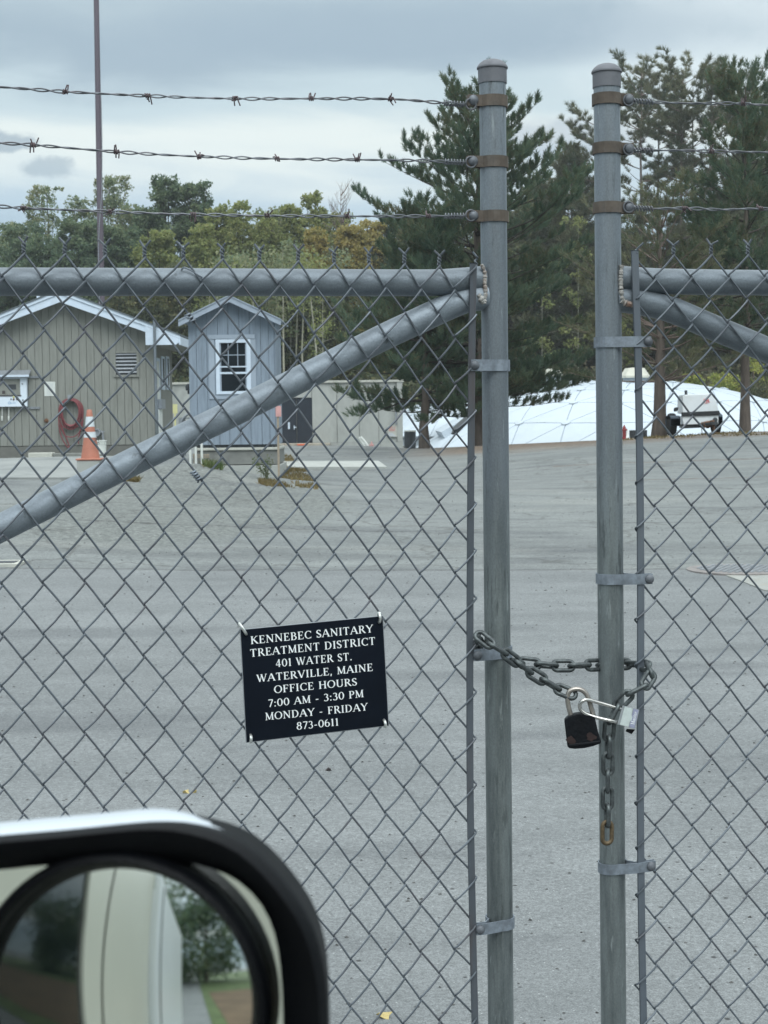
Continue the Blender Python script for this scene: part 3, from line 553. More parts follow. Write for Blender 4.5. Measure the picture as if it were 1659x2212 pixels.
# ------------------------------------------------------------------ gable building, left
YB = 41.5
BX1 = FX(333, 860, YB); RX = FX(137.6, 700, YB); BX0 = 2 * RX - BX1; ZB = FZ(150, 962, YB); ZG = gz(-8, 40) - .1
apz = FZ(137.6, 646, YB); slope = .385
bd = empty('utility_building', ((BX0 + BX1) / 2, YB, ZG), 'low tan building with grooved siding, white gable trim and a louvred vent', 'building')
DEP = 3.6
k = 0; x = BX0
mb = MB(); mb.poly_prism([V(BX0, YB + .03, ZB), V(BX1, YB + .03, ZB), V(BX1, YB + .03, apz - (BX1 - RX) * slope), V(RX, YB + .03, apz), V(BX0, YB + .03, apz - (BX1 - RX) * slope)], V(0, .1, 0)); W(mb, 'wall', 'siding_dark', bd)
while x < BX1 - .03:
    x1 = min(x + .1985, BX1); zt = lambda q: apz - abs(q - RX) * slope - .01
    pts = [V(x + .005, YB, ZB), V(x1 - .005, YB, ZB), V(x1 - .005, YB, zt(x1 - .005))]
    if x < RX < x1: pts.append(V(RX, YB, zt(RX)))
    pts.append(V(x + .005, YB, zt(x + .005)))
    mb = MB(); mb.poly_prism(pts, V(0, .028, 0)); W(mb, 'board', 'siding', bd); x += .2
ze = apz - (BX1 - RX) * slope
# side wall with boards
mb = MB(); mb.box((BX1 - .12, YB + .03, ZB), (BX1 - .03, YB + DEP, ze + .25)); W(mb, 'wall', 'siding_dark', bd)
y = YB + .03
while y < YB + DEP - .05:
    mb = MB(); mb.box((BX1 - .028, y + .005, ZB), (BX1, y + .195, ze)); W(mb, 'board', 'siding', bd); y += .2
mb = MB(); mb.box((BX0, YB + .05, ZG - .1), (BX1 - .06, YB + DEP - .05, ZB)); mb.box((BX0 + .05, YB - .03, ZG - .2), (BX1 - .02, YB + .05, ZB - .02)); W(mb, 'foundation', 'siding_dark', bd)
# corner trims
mb = MB(); mb.box((BX1 - .07, YB - .022, ZB), (BX1 + .004, YB - .002, ze)); W(mb, 'corner_trim', 'siding', bd)
# roof and rake fascia
OVH = .78; xe = BX1 + OVH; yf = YB - .42; zr = apz + .16
def rz(q, o=0): return zr - abs(q - RX) * slope + o
for s_ in (1, -1):
    xo = RX + s_ * (xe - RX)
    mb = MB(); mb.poly_prism([V(RX, yf - .05, rz(RX, .07)), V(xo, yf - .05, rz(xo, .07)), V(xo, yf - .05, rz(xo, .03)), V(RX, yf - .05, rz(RX, .03))][::s_], V(0, DEP + .9, 0)); W(mb, 'roof', 'roof_dark', bd)
    mb = MB(); mb.poly_prism([V(RX, yf - .03, rz(RX, .03)), V(xo, yf - .03, rz(xo, .03)), V(xo, yf - .03, rz(xo, -.055)), V(RX, yf - .03, rz(RX, -.055))][::s_], V(0, .03, 0)); W(mb, 'rake_trim', 'white_paint', bd)
    mb = MB(); mb.poly_prism([V(RX, yf, rz(RX, -.06)), V(xo, yf, rz(xo, -.06)), V(xo, yf, rz(xo, -.2)), V(RX, yf, rz(RX, -.27))][::s_], V(0, .03, 0)); W(mb, 'rake_board', 'white_paint', bd)
    mb = MB(); mb.poly_prism([V(RX, yf + .03, rz(RX, -.09)), V(xo, yf + .03, rz(xo, -.09)), V(xo, yf + .03, rz(xo, -.13)), V(RX, yf + .03, rz(RX, -.13))][::s_], V(0, .40, 0)); W(mb, 'soffit', 'white_paint', bd)
# boxed eave return (right)
zb_ = FZ(360, 745, yf)
mb = MB(); mb.poly_prism([V(BX1 - .13, yf - .002, rz(BX1 - .13, -.06)), V(xe - .02, yf - .002, rz(xe - .02, -.06)), V(xe - .02, yf - .002, zb_ + .06), V(xe - .10, yf - .002, zb_), V(BX1 - .13, yf - .002, zb_)][::-1], V(0, -.035, 0)); W(mb, 'eave_return', 'white_paint', bd)
mb = MB(); mb.box((BX1 + .001, yf + .03, zb_ + .01), (xe - .02, YB + DEP + .3, zb_ + .04)); W(mb, 'soffit', 'siding', bd)
mb = MB(); mb.box((xe - .02, yf - .02, zb_), (xe + .02, YB + DEP + .3, zb_ + .22)); W(mb, 'eave_board', 'white_paint', bd)
# vent
vt = MB(); Y0 = YB - .012
for a in ((245.7, 758.5, 250.5, 814.5), (295.5, 758.5, 300.5, 814.5), (250.5, 758.5, 295.5, 762.5), (250.5, 809.5, 295.5, 814.5)): FB(vt, *a, Y0, .03, .01)
vf = W(vt, 'vent_frame', 'siding', bd)
mb = MB(); FB(mb, 250.5, 762.5, 295.5, 809.5, Y0 + .008, 0, .004); W(mb, 'vent_recess', 'dark_metal', vf)
for k in range(6):
    yt = 763.5 + k * 7.7; a, b = PY(250.5, yt + 3.9, Y0), PY(295.5, yt + 3.9, Y0); z0 = FZ(270, yt, Y0); h = .038
    mb = MB(); mb.poly_prism([V(a.x, Y0 - .026, z0 - h), V(a.x, Y0 - .022, z0 - h - .006), V(a.x, Y0 + .004, z0 - .004), V(a.x, Y0 + .002, z0)], V(b.x - a.x, 0, 0)); W(mb, 'slat', 'grey_metal', vf)
# small trims on the side wall (door, tall windows, boxes)
def sidebox(xa, xb, ya, yb, mat, name, t0=.004, t1=.03, par=None):
    Ya, Yb = BX1 * FPX / (xa - 829.5), BX1 * FPX / (xb - 829.5); Ym = (Ya + Yb) / 2; xm = (xa + xb) / 2
    mb = MB(); mb.box((BX1 + t0, Ya, FZ(xm, yb, Ym)), (BX1 + t1, Yb, FZ(xm, ya, Ym))); return W(mb, name, mat, par or bd)
for a, b in ((353.2, 359.8), (363.5, 369.5)):
    f_ = sidebox(a, b, 770, 842, 'white_paint', 'window'); sidebox(a + 2.2, b - 1.6, 775, 833, 'glass_dark', 'pane', .031, .034, f_)
dr = sidebox(338.5, 350, 773, 945, 'white_paint', 'door', .004, .02); sidebox(341, 347.5, 780, 862, 'plastic_white', 'door_panel', .021, .03, dr)
sidebox(343.6, 352, 862.6, 883, 'grey_metal', 'switch_box', .03, .12); sidebox(343, 350, 884, 940, 'plastic_white', 'meter_board', .03, .06)
mb = MB(); FB(mb, 80, 635, 86, 654, 43.0, .06, .06); W(mb, 'roof_vent', 'white_paint', bd)
# control panel under its hood
def Zp(x, y): return (x * .07275, 795.5 + y * .07275)
cp = empty('control_panel', PY(28, 878, YB - .1), 'white electrical control panel under a small metal hood on the tan siding', 'panel')
Yp = YB - .16
mb = MB(); FB(mb, -60, 815.9, 57.8, 878.8, Yp, .0, .14); W(mb, 'cabinet', 'panel_white', cp, bevel=.006)
mb = MB(); FB(mb, -60, 819, 43.5, 853.5, Yp, .012, .0); W(mb, 'window_frame', 'siding', cp)
mb = MB(); FB(mb, 18.5, 830.4, 35, 841.3, Yp, .020, -.012); W(mb, 'screen', 'dark_metal', cp)
mb = MB(); FB(mb, 5, 844, 11.5, 850.6, Yp, .020, -.012); W(mb, 'meter', 'print_dark', cp)
mb = MB(); FB(mb, -60, 854, 46, 856.3, Yp, .016, .0); W(mb, 'sill', 'print_dark', cp)
for (x, y, r, m_) in ((665, 465, 18, 'print_dark'), (330, 915, 18, 'print_dark'), (680, 945, 20, 'dark_metal'), (410, 855, 34, 'yellow'), (410, 925, 26, 'rusty_iron'), (508, 915, 30, 'rusty_iron')):
    mb = MB(); mb.lathe([(r * .07275 / 79.5, 0), (r * .07275 / 79.5, .02), (r * .05 / 79.5, .026)], PY(*Zp(x, y), Yp), V(0, -1, 0), 10); W(mb, 'button', m_, cp)
mb = MB(); mb.tube([PY(*Zp(275 + 32 * math.cos(a), 1030 + 34 * math.sin(a)), Yp - .004) for a in [i * .524 for i in range(12)]], .004, 5, closed=True); W(mb, 'emblem', 'print_blue', cp)
pa, pz = PY(*Zp(310, 1042), Yp - .004), PY(*Zp(475, 1042), Yp - .004)
W(text_mb('Master'.replace('Master', 'aeraes'), (pa + pz) / 2, V(1, 0, 0), V(0, 0, 1), V(0, -1, 0), (pz - pa).length, .034, .002), 'lettering', 'print_blue', cp)
mb = MB(); a, b = PY(-60, 800.6, YB - .03), PY(62.6, 814.8, Yp - .12)
mb.poly_prism([V(a.x, YB - .01, a.z), V(a.x, YB - .01, a.z - .03), V(a.x, Yp - .14, b.z), V(a.x, Yp - .14, b.z + .055)], V(b.x - a.x, 0, 0)); W(mb, 'hood', 'grey_metal', cp)
mb = MB(); FB(mb, -60, 810.2, 62.6, 814.6, Yp - .145, .01, 0); W(mb, 'hood_lip', 'white_paint', cp)
for y0, xe_ in ((812, 84.4), (878.9, 86)):
    mb = MB(); FB(mb, 50, y0, xe_, y0 + 1.5, YB - .04, 0, .03); FB(mb, 50, y0 + 3.0, xe_, y0 + 4.4, YB - .04, 0, .03); FB(mb, 50, y0 + 1.5, xe_, y0 + 3.0, YB - .04, -.015, .03); W(mb, 'strut_rail', 'grey_metal', cp)
for x in (65, 262):
    mb = MB(); q0, q1, q2, q3 = [PY(*Zp(x, y), YB - .08) for y in (1150, 1400, 1412, 1560)]
    mb.tube([q0, q1], .011, 8); mb.lathe([(.015, 0), (.026, .02), (.026, .12), (.018, .14)], q3, V(0, 0, 1), 10); W(mb, 'conduit', 'plastic_white', cp, smooth=True)
mb = MB(); FB(mb, 95.8, 824.6, 119.5, 855.5, YB, .012, .001); o = solo(mb, 'notice_plaque', 'plastic_white', PY(107, 855, YB), 'small cream notice plaque fixed to the siding right of the control panel', 'notice')
mb = MB()
for k in range(8): FB(mb, 100 + (k % 3), 829 + k * 3.1, 115.5 - (k * 5 % 4), 829.9 + k * 3.1, YB - .012, .003, 0)
W(mb, 'print_lines', 'print_pale', o)
mb = MB(); c_ = PY(100.4, 908.6, YB); mb.lathe([(.058, 0), (.058, .03), (.030, .032), (.030, .06), (.012, .07)], c_, V(0, -1, 0), 10); solo(mb, 'pipe_flange', 'rusty_iron', c_, 'round rusty pipe flange on the siding left of the red hose', 'flange', smooth=True)
# hose
hz = empty('hose', PY(150, 862, YB - .12), 'coiled red rubber hose hanging on the tan siding behind the cone', 'hose')
def Zh(x, y): return (x * .1984, 768 + y * .1984)
mb = MB(); rg = random.Random(4)
for k in range(6):
    ph = rg.uniform(-.1, .1); pts = []; xl, xr = 642 + k * 7, 905 - k * 9; yt, ybm = 468 + k * 4, 760 + rg.uniform(-10, 60)
    for i in range(28):
        a = 2 * math.pi * i / 28; xx = (xl + xr) / 2 + (xr - xl) / 2 * math.cos(a) * (1 - .10 * math.sin(a)); yy = (yt + ybm) / 2 + (ybm - yt) / 2 * math.sin(a)
        pts.append(PY(*Zh(xx, yy), YB - .05 - .028 * k))
    mb.tube(pts, .0155, 7, closed=True)
for pts in ([(640, 640), (642, 760), (660, 860), (690, 930), (725, 985), (748, 1003), (752, 985), (735, 930), (705, 860), (672, 780), (650, 700)], [(905, 620), (895, 720), (868, 840), (856, 900), (854, 965)], [(655, 760), (700, 860), (760, 888), (830, 870), (885, 800), (905, 700)], [(650, 700), (672, 760), (720, 790), (790, 788), (850, 770), (890, 720)]):
    mb.tube(smooth_path([PY(*Zh(x, y), YB - .10 - .02 * rg.random()) for x, y in pts], 5), .0155, 7)
W(mb, 'hose_coil', 'hose_red', hz, smooth=True)
mb = MB(); FB(mb, 149.5, 853, 157, 862, YB, .22, .0); solo(mb, 'hose_hook', 'grey_metal', PY(153, 862, YB), 'grey metal hook on the siding carrying the coiled red hose', 'hook')
# steel pole beside the corner
mb = MB(); a, b = PY(333.5, 691, 40.9), PY(339.5, 985, 40.9); a.x = b.x = (a.x + b.x) / 2; b.z = gz(b.x, b.y) - .1; mb.tube([b, a], .040, 10)
solo(mb, 'steel_pole', 'galv', b, 'thin grey steel pole standing at the right corner of the tan building', 'pole', smooth=True)
# kerb blocks, apron
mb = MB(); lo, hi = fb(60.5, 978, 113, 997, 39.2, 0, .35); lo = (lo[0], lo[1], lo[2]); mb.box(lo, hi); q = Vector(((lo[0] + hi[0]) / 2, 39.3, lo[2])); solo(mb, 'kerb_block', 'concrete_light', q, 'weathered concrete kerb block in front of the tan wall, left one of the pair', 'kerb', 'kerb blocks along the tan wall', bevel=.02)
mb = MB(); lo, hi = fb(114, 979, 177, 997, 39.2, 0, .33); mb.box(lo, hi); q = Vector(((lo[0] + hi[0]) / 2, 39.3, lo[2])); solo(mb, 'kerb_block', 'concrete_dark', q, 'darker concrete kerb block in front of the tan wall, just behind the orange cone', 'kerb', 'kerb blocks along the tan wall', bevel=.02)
mb = MB(); aY0, aY1 = 27.2, 39.2; X0, X1 = -16, FX(262, 1038, 27.2); X2 = FX(330, 1000, 39)
for (a, b, c, d) in ((X0, X1, X2, X0),):
    n_ = 12; vs = []
    for j in range(n_ + 1):
        yy = aY0 + (aY1 - aY0) * j / n_
        for i in range(n_ + 1):
            xl, xr = a, b + (c - b) * j / n_; xx = xl + (xr - xl) * i / n_; vs.append(V(xx, yy, gz(xx, yy) + .035))
    fs = [(j * (n_ + 1) + i, j * (n_ + 1) + i + 1, (j + 1) * (n_ + 1) + i + 1, (j + 1) * (n_ + 1) + i) for j in range(n_) for i in range(n_)]
    mb.add(vs, fs); mb.add([vs[i] for i in range(n_ + 1)] + [vs[i] - V(0, 0, .12) for i in range(n_ + 1)], [(i, i + 1 + n_, i + 2 + n_, i + 1) for i in range(n_)])
o = mb.build('concrete_apron', 'apron', None); tag(o, kind='structure')
# cone on its block
Yc = 26.6; sc_ = Yc / FPX
mb = MB(); lo, hi = fb(171, 994, 219, 1030, Yc, .2, .22); mb.box((lo[0], lo[1], lo[2] - .15), hi); blk = solo(mb, 'concrete_block', 'concrete', V((lo[0] + hi[0]) / 2, Yc, lo[2] - .15), 'rough concrete block standing under the traffic cone', 'block', bevel=.015)
ztop = hi[2]; cxx = FX(194.5, 950, Yc); cn = empty('traffic_cone', (cxx, Yc, ztop), 'orange traffic cone with two pale collars standing on a concrete block', 'cone')
H = 109 * sc_; r0, r1 = 21.0 * sc_, 5.3 * sc_
def cr_(h): return r0 + (r1 - r0) * (h / H) ** .92
mb = MB(); s27 = 27 * sc_
mb.box((cxx - s27, Yc - s27, ztop + .002), (cxx + s27, Yc + s27, ztop + .034)); W(mb, 'base', 'cone_orange', cn, bevel=.01)
hs = [.034] + [H * f for f in (.15, .3, .448)]
for nm_, pf_ in (('cone_skirt', [(cr_(h), h) for h in hs]), ('cone_band', [(cr_(h), h) for h in (.56 * H, .66 * H)]), ('cone_tip', [(cr_(h), h) for h in (.86 * H, .985 * H)] + [(r1 * .8, H)])):
    mb = MB(); mb.lathe(pf_, V(cxx, Yc, ztop), V(0, 0, 1), 24); W(mb, nm_, 'cone_orange', cn, smooth=True)
for a, b in ((.448, .56), (.66, .86)):
    mb = MB(); mb.lathe([(cr_(a * H) + .001, a * H), (cr_(b * H) + .001, b * H)], V(cxx, Yc, ztop), V(0, 0, 1), 24); W(mb, 'collar', 'cone_white', cn, smooth=True)
q = PY(204, 954, Yc - .155); W(text_mb('KS', q, V(.2, .1, -.98).normalized(), V(.93, .35, .1).normalized(), V(.3, -.95, 0).normalized(), .13, .08, .002), 'lettering', 'print_dark', cn)
# bucket, valve
zbk = FZ(218, 981, 38.6); mb = MB(); q = V(FX(218, 965, 38.6), 38.6, zbk)
mb.lathe([(.125, 0), (.145, .33), (.155, .335), (.155, .345), (.14, .35)], q, V(0, 0, 1), 20)
for h in (.25, .29, .32): mb.lathe([(.150, h), (.153, h + .008)], q, V(0, 0, 1), 20)
solo(mb, 'bucket', 'plastic_white', q, 'grimy white plastic bucket behind the right side of the cone', 'bucket', smooth=True)
q = PY(212, 934, YB); mb = MB(); mb.lathe([(.10, 0), (.10, .25), (.075, .25), (.075, .20)], q + V(0, -.0, 0), V(0, -1, 0), 14); mb.tube([q + V(.06, -.12, 0), q + V(.14, -.12, .0), q + V(.16, -.12, -.25)], .03, 8); mb.tube([q + V(.05, -.2, .04), q + V(.22, -.2, .02)], .012, 6)
solo(mb, 'pipe_valve', 'grey_metal', q, 'grey outlet pipe with valve handle sticking out of the wall behind the cone', 'valve', smooth=True)
# ------------------------------------------------------------------ booth
YT = 33.0
tx0, tx1 = FX(408.5, 830, YT), FX(593.5, 830, YT); tzb = FZ(500, 960.5, YT); tze = FZ(500, 692, YT); tap = FZ(497.7, 645, YT); txm = (tx0 + tx1) / 2
bt = empty('booth', (txm, YT, tzb), 'narrow blue-grey wooden booth with one white-framed window on a concrete base', 'booth')
mb = MB(); mb.poly_prism([V(tx0 + .01, YT + .03, tzb), V(tx1 - .01, YT + .03, tzb), V(tx1 - .01, YT + .03, tze), V(txm, YT + .03, tap), V(tx0 + .01, YT + .03, tze)], V(0, 1.9, 0)); W(mb, 'wall', 'booth_back', bt)
edges = [Z5(v, 0)[0] for v in (90, 155, 240, 330, 415, 505, 590, 680, 745, 790)]
ex_ = [tx0 + (e - edges[0]) / (edges[-1] - edges[0]) * (tx1 - tx0) for e in edges]
tsl = (tap - tze) / (txm - tx0)
wx0, wx1, wz0, wz1 = FX(464.7, 800, YT), FX(540, 800, YT), FZ(500, 851, YT), FZ(500, 733, YT)
wx0 += .02; wx1 += .02
def bseg(x, x1, z0, z1, top):
    if top:
        pts = [V(x, YT, z0), V(x1, YT, z0), V(x1, YT, tap - abs(x1 - txm) * tsl)]
        if x < txm < x1: pts.append(V(txm, YT, tap))
        pts.append(V(x, YT, tap - abs(x - txm) * tsl))
    else: pts = [V(x, YT, z0), V(x1, YT, z0), V(x1, YT, z1), V(x, YT, z1)]
    mb = MB(); mb.poly_prism(pts, V(0, .028, 0)); W(mb, 'board', 'booth_board', bt)
for a, b in zip(ex_, ex_[1:]):
    a += .004; b -= .004
    if b < wx0 or a > wx1: bseg(a, b, tzb, 0, True)
    else:
        if a < wx0: bseg(a, wx0 - .002, tzb, 0, True); bseg(wx0, b, tzb, wz0, False); bseg(wx0, b, wz1, 0, True)
        elif b > wx1: bseg(wx1 + .002, b, tzb, 0, True); bseg(a, wx1, tzb, wz0, False); bseg(a, wx1, wz1, 0, True)
        else: bseg(a, b, tzb, wz0, False); bseg(a, b, wz1, 0, True)
for k in range(8):
    mb = MB(); mb.box((tx1, YT + .03 + k * .235, tzb), (tx1 + .02, YT + .255 + k * .235, tze - .02)); W(mb, 'board', 'booth_board', bt)
# rakes + roof
xl_, xr_ = FX(389, 697, YT), FX(608.5, 695, YT); rsl = (FZ(497, 640, YT - .3) - FZ(389, 694, YT - .3)) / (txm - xl_); rt_ = FZ(497.7, 639.5, YT - .3)
for s_, xo in ((-1, xl_), (1, xr_)):
    z_ = lambda q, o=0: rt_ - abs(q - txm) * rsl + o
    mb = MB(); mb.poly_prism([V(txm, YT - .32, z_(txm, .0)), V(xo, YT - .32, z_(xo, .0)), V(xo, YT - .32, z_(xo, .025)), V(txm, YT - .32, z_(txm, .025))][::-s_], V(0, 2.6, 0)); W(mb, 'roof', 'roof_dark' if False else 'booth_trim', bt)
    mb = MB(); mb.poly_prism([V(txm, YT - .30, z_(txm, -.002)), V(xo, YT - .30, z_(xo, -.002)), V(xo, YT - .30, z_(xo, -.115)), V(txm, YT - .30, z_(txm, -.125))][::s_], V(0, .03, 0)); W(mb, 'rake_board', 'booth_trim', bt)
    mb = MB(); mb.poly_prism([V(txm, YT - .27, z_(txm, -.03)), V(xo, YT - .27, z_(xo, -.03)), V(xo, YT - .27, z_(xo, -.05)), V(txm, YT - .27, z_(txm, -.05))][::s_], V(0, .27, 0)); W(mb, 'soffit', 'booth_trim', bt)
mb = MB(); FB(mb, 450, 723, 550.6, 732, YT - .005, .03, .0); W(mb, 'header_trim', 'booth_trim', bt)
for a, b in ((451.5, 464), (541.5, 553)): mb = MB(); FB(mb, a, 732.5, b, 862, YT - .004, .016, .0); W(mb, 'casing', 'booth_trim', bt)
mb = MB(); FB(mb, 464.3, 853.5, 541.2, 862, YT - .004, .016, .0); W(mb, 'casing', 'booth_trim', bt)
wn = empty('window', (0, 0, 0)); wn.parent = bt; wn.location = (V((wx0 + wx1) / 2, YT, wz0) - bt.location)
def wb(x0, y0, x1, y1, f, b, mat, name):
    mb = MB(); X_ = lambda q: wx0 + (q - 464.7) / (540 - 464.7) * (wx1 - wx0); mb.box((X_(x0), YT - f, FZ(502, y1, YT)), (X_(x1), YT + b, FZ(502, y0, YT))); return W(mb, name, mat, wn)
wb(464.7, 733, 473, 851.6, .03, .02, 'white_paint', 'frame'); wb(531, 733, 540, 851.6, .03, .02, 'white_paint', 'frame'); wb(473, 733, 531, 740.5, .03, .02, 'white_paint', 'frame'); wb(473, 845, 531, 851.6, .04, .02, 'white_paint', 'frame')
wb(473, 740.5, 531, 845, -.016, .026, 'glass_dark', 'pane')
for x in (491.6, 512): wb(x - .8, 740.5, x + .8, 791, -.006, .012, 'booth_trim', 'muntin')
wb(474, 766, 530, 767.8, -.005, .012, 'booth_trim', 'muntin'); wb(473, 790.8, 531, 793.5, -.002, .012, 'white_paint', 'sash_rail'); wb(473, 803.5, 531, 807.8, .0, .012, 'white_paint', 'sash_rail'); wb(473, 740.5, 476, 845, -.004, .012, 'booth_trim', 'sash_stile'); wb(528.3, 740.5, 531, 845, -.004, .012, 'booth_trim', 'sash_stile')
fx0, fx1 = FX(424, 985, YT), FX(601.5, 985, YT); f1, f2, f3 = FZ(510, 967, YT), FZ(510, 972.5, YT), FZ(510, 1003, YT)
fd = empty('concrete_plinth', ((fx0 + fx1) / 2, YT, gz(-3, YT) - .1), 'stained two-step concrete base carrying the blue-grey booth', 'base')
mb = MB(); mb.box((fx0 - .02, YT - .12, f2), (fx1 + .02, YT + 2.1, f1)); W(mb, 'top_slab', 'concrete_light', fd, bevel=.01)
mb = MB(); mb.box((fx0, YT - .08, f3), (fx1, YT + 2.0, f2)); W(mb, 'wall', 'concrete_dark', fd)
mb = MB(); mb.box((FX(460, 1010, YT), YT - .14, f3 - .7), (fx1 + .04, YT + 2.1, f3 - .02)); W(mb, 'footing', 'concrete', fd, bevel=.01)
mb = MB(); mb.box((tx0 + .1, YT + .05, f1 - .004), (tx1 - .1, YT + 1.8, tzb + .01)); W(mb, 'gap_shade', 'dark_metal', bt)  # dark block standing in for the shade in the gap under the booth
# white pipes and low rail by the booth
for k, (x, ya, yb, lb_) in enumerate(((436.5, 958, 1001, 'tallest white plastic pipe stub, nearest the booth base'), (423.5, 965, 999, 'middle one of three white pipe stubs left of the booth base'), (411.5, 972, 997, 'shortest white pipe stub, farthest left of the booth base'))):
    a, b = PY(x, ya, 32.6), PY(x, yb + 6, 32.6); mb = MB(); a.x = b.x; mb.lathe([(.026, 0), (.026, (a - b).length), (.020, (a - b).length)], b, V(0, 0, 1), 12); solo(mb, 'pipe_stub', 'plastic_white', b, lb_, 'pipe', 'white pipe stubs by the booth', smooth=True)
mb = MB(); FB(mb, 416, 981.5, 452, 984.3, 32.75, .0, .03); FB(mb, 416, 986, 452, 989, 32.75, .0, .03); FB(mb, 418, 980, 420, 1004, 32.79, 0, .02); FB(mb, 448, 980, 450, 1004, 32.79, 0, .02); solo(mb, 'low_rail', 'wood_post', PY(434, 1004, 32.75), 'low two-plank wooden rail behind the white pipe stubs', 'rail')
a, b = PY(599.2, 884, 32.2), PY(602.5, 1036, 32.2); mb = MB(); b.z -= .05; mb.box((b.x - .022, 32.18, b.z), (b.x + .022, 32.22, a.z)); sp_ = solo(mb, 'sign_post', 'wood_post', b, 'thin pale wooden post at the right corner of the booth with a faded pink sign', 'sign')
mb = MB(); FB(mb, 595.5, 877, 607.5, 900, 32.16, .01, .0); W(mb, 'sign_board', 'pink', sp_)
# ------------------------------------------------------------------ concrete building far behind
YF = 70.0; cz = FZ(760, 975, YF) - .1; zt_ = FZ(640, 827.5, YF); cx0, cx1 = FX(330, 900, YF), FX(870.5, 900, YF)
cb = empty('concrete_building', ((cx0 + cx1) / 2, YF, cz), 'long low concrete building with black double doors behind the booth', 'building')
mb = MB(); mb.box((cx0, YF + .12, cz), (cx1 - .02, YF + 9, zt_ - .02)); W(mb, 'wall', 'concrete_dark', cb)
dx0, dx1 = FX(Z5(838, 0)[0], 900, YF), FX(Z5(1097, 0)[0], 900, YF); dz0, dz1 = FZ(640, 956.5, YF), FZ(640, 859, YF)
zl = FZ(640, 957.5, YF)
pe = [cx0, cx0 + 2.4, cx0 + 4.8, FX(604, 900, YF), dx0, dx1, FX(728, 900, YF), FX(776, 900, YF), FX(818, 900, YF), FX(857, 900, YF), cx1]
for i, (a, b) in enumerate(zip(pe, pe[1:])):
    isdoor = (i == 4); z0 = dz1 + .0 if isdoor else zl + .01
    mb = MB(); mb.box((a + .012, YF - (.06 if i == 9 else 0), z0), (b - .012, YF + .11, zt_)); W(mb, 'wall_panel', 'concrete', cb)
x = cx0
while x < cx1 - .1:
    b = min(x + 1.3, cx1)
    if not (dx0 - .3 < x < dx1): mb = MB(); mb.box((x + .006, YF - .08, cz), (b - .006, YF + .1, zl - .30)); mb.box((x + .006, YF - .06, zl - .29), (b - .006, YF + .1, zl)); W(mb, 'foundation_block', 'concrete', cb)
    x += 1.3
mb = MB(); mb.box((cx0 - .1, YF - .1, zt_), (cx1 + .05, YF + 9.1, zt_ + .1)); W(mb, 'coping', 'concrete_light', cb)
for a, b in ((dx0, (dx0 + dx1) / 2 - .006), ((dx0 + dx1) / 2 + .006, dx1)):
    mb = MB(); mb.box((a + .03, YF + .02, dz0), (b - .0, YF + .07, dz1 - .04)); d_ = W(mb, 'door', 'door_dark', cb)
    if a == dx0: m2 = MB(); FB(m2, Z5(900, 0)[0], 912, Z5(916, 0)[0], 927, YF, .03, .0); W(m2, 'push_plate', 'white_paint', d_)
    else: m2 = MB(); FB(m2, Z5(948, 0)[0], 919, Z5(954, 0)[0], 928, YF, .05, .0); FB(m2, Z5(948, 0)[0], 922, Z5(970, 0)[0], 924, YF, .07, -.05); W(m2, 'handle', 'white_paint', d_)
mb = MB(); lo, hi = fb(Z5(832, 0)[0], 958, Z5(1240, 0)[0], 977, YF - 1.2, .0, 1.15); mb.box((lo[0], lo[1], lo[2] - .2), hi); solo(mb, 'door_step', 'tan_conc', V((lo[0] + hi[0]) / 2, YF - 1, lo[2] - .2), 'tan concrete landing streaked with rust below the black double doors', 'step', bevel=.02)
q = PY(Z5(1016, 0)[0], Z5(0, 1408)[1], YF - 1.5); mb = MB(); mb.lathe([(.19, 0), (.21, .30), (.23, .31), (.23, .35), (.17, .35)], V(q.x, q.y, q.z), V(0, 0, 1), 14); solo(mb, 'orange_pail', 'orange_pail', q, 'small bright orange pail in front of the door landing', 'pail', smooth=True)
mb = MB(); FB(mb, 837.5, 918.5, 857.5, 944, YF - .07, .02, .0); s_ = solo(mb, 'wall_sign', 'concrete_light', PY(847, 944, YF), 'pale square wall sign with red lettering at the right end of the concrete wall', 'sign')
for tx, y in (('NO 2', 926), ('WING', 931.5)):
    pa, pz = PY(840, y, YF - .095), PY(854, y, YF - .095); W(text_mb(tx, (pa + pz) / 2, V(1, 0, 0), V(0, 0, 1), V(0, -1, 0), (pz - pa).length, .10, .003), 'lettering', 'print_red', s_)
mb = MB(); mb.poly_prism([PY(839, 943, YF - .095), PY(839, 935, YF - .095), PY(848, 935, YF - .095), PY(856, 943, YF - .095)], V(0, -.004, 0)); W(mb, 'print_shape', 'print_pale', s_)
mb = MB(); mb.tube([PY(855, 867, YF - .12), PY(855.5, 917, YF - .12)], .035, 8); solo(mb, 'wall_conduit', 'grey_metal', PY(855, 917, YF - .12), 'grey conduit running down the concrete wall above the wall sign', 'pipe')
mb = MB(); FB(mb, 373.4, 873, 383.3, 893, YF - .05, .02, 0) if False else FB(mb, 373.4, 873, 383.3, 893, 60, .02, 0); mb.box((FX(378, 893, 60) - .03, 60, gz(-8, 60)), (FX(378, 893, 60) + .03, 60.05, FZ(378, 880, 60))); o = solo(mb, 'yellow_sign', 'yellow', PY(378, 893, 60), 'small pale yellow sign between the tan building and the booth', 'sign')
mb = MB(); q = PY(407, 836, 34.6); mb.lathe([(.06, -.08), (.07, 0), (.05, .06), (.01, .08)], q, V(0, 0, 1), 12); mb.box((q.x - .02, q.y - .02, q.z - .16), (q.x + .25, q.y + .02, q.z - .07)); solo(mb, 'wall_lamp', 'dark_metal', q - V(0, 0, .16), 'small dark wall lamp at the top left side of the booth', 'lamp', smooth=True)
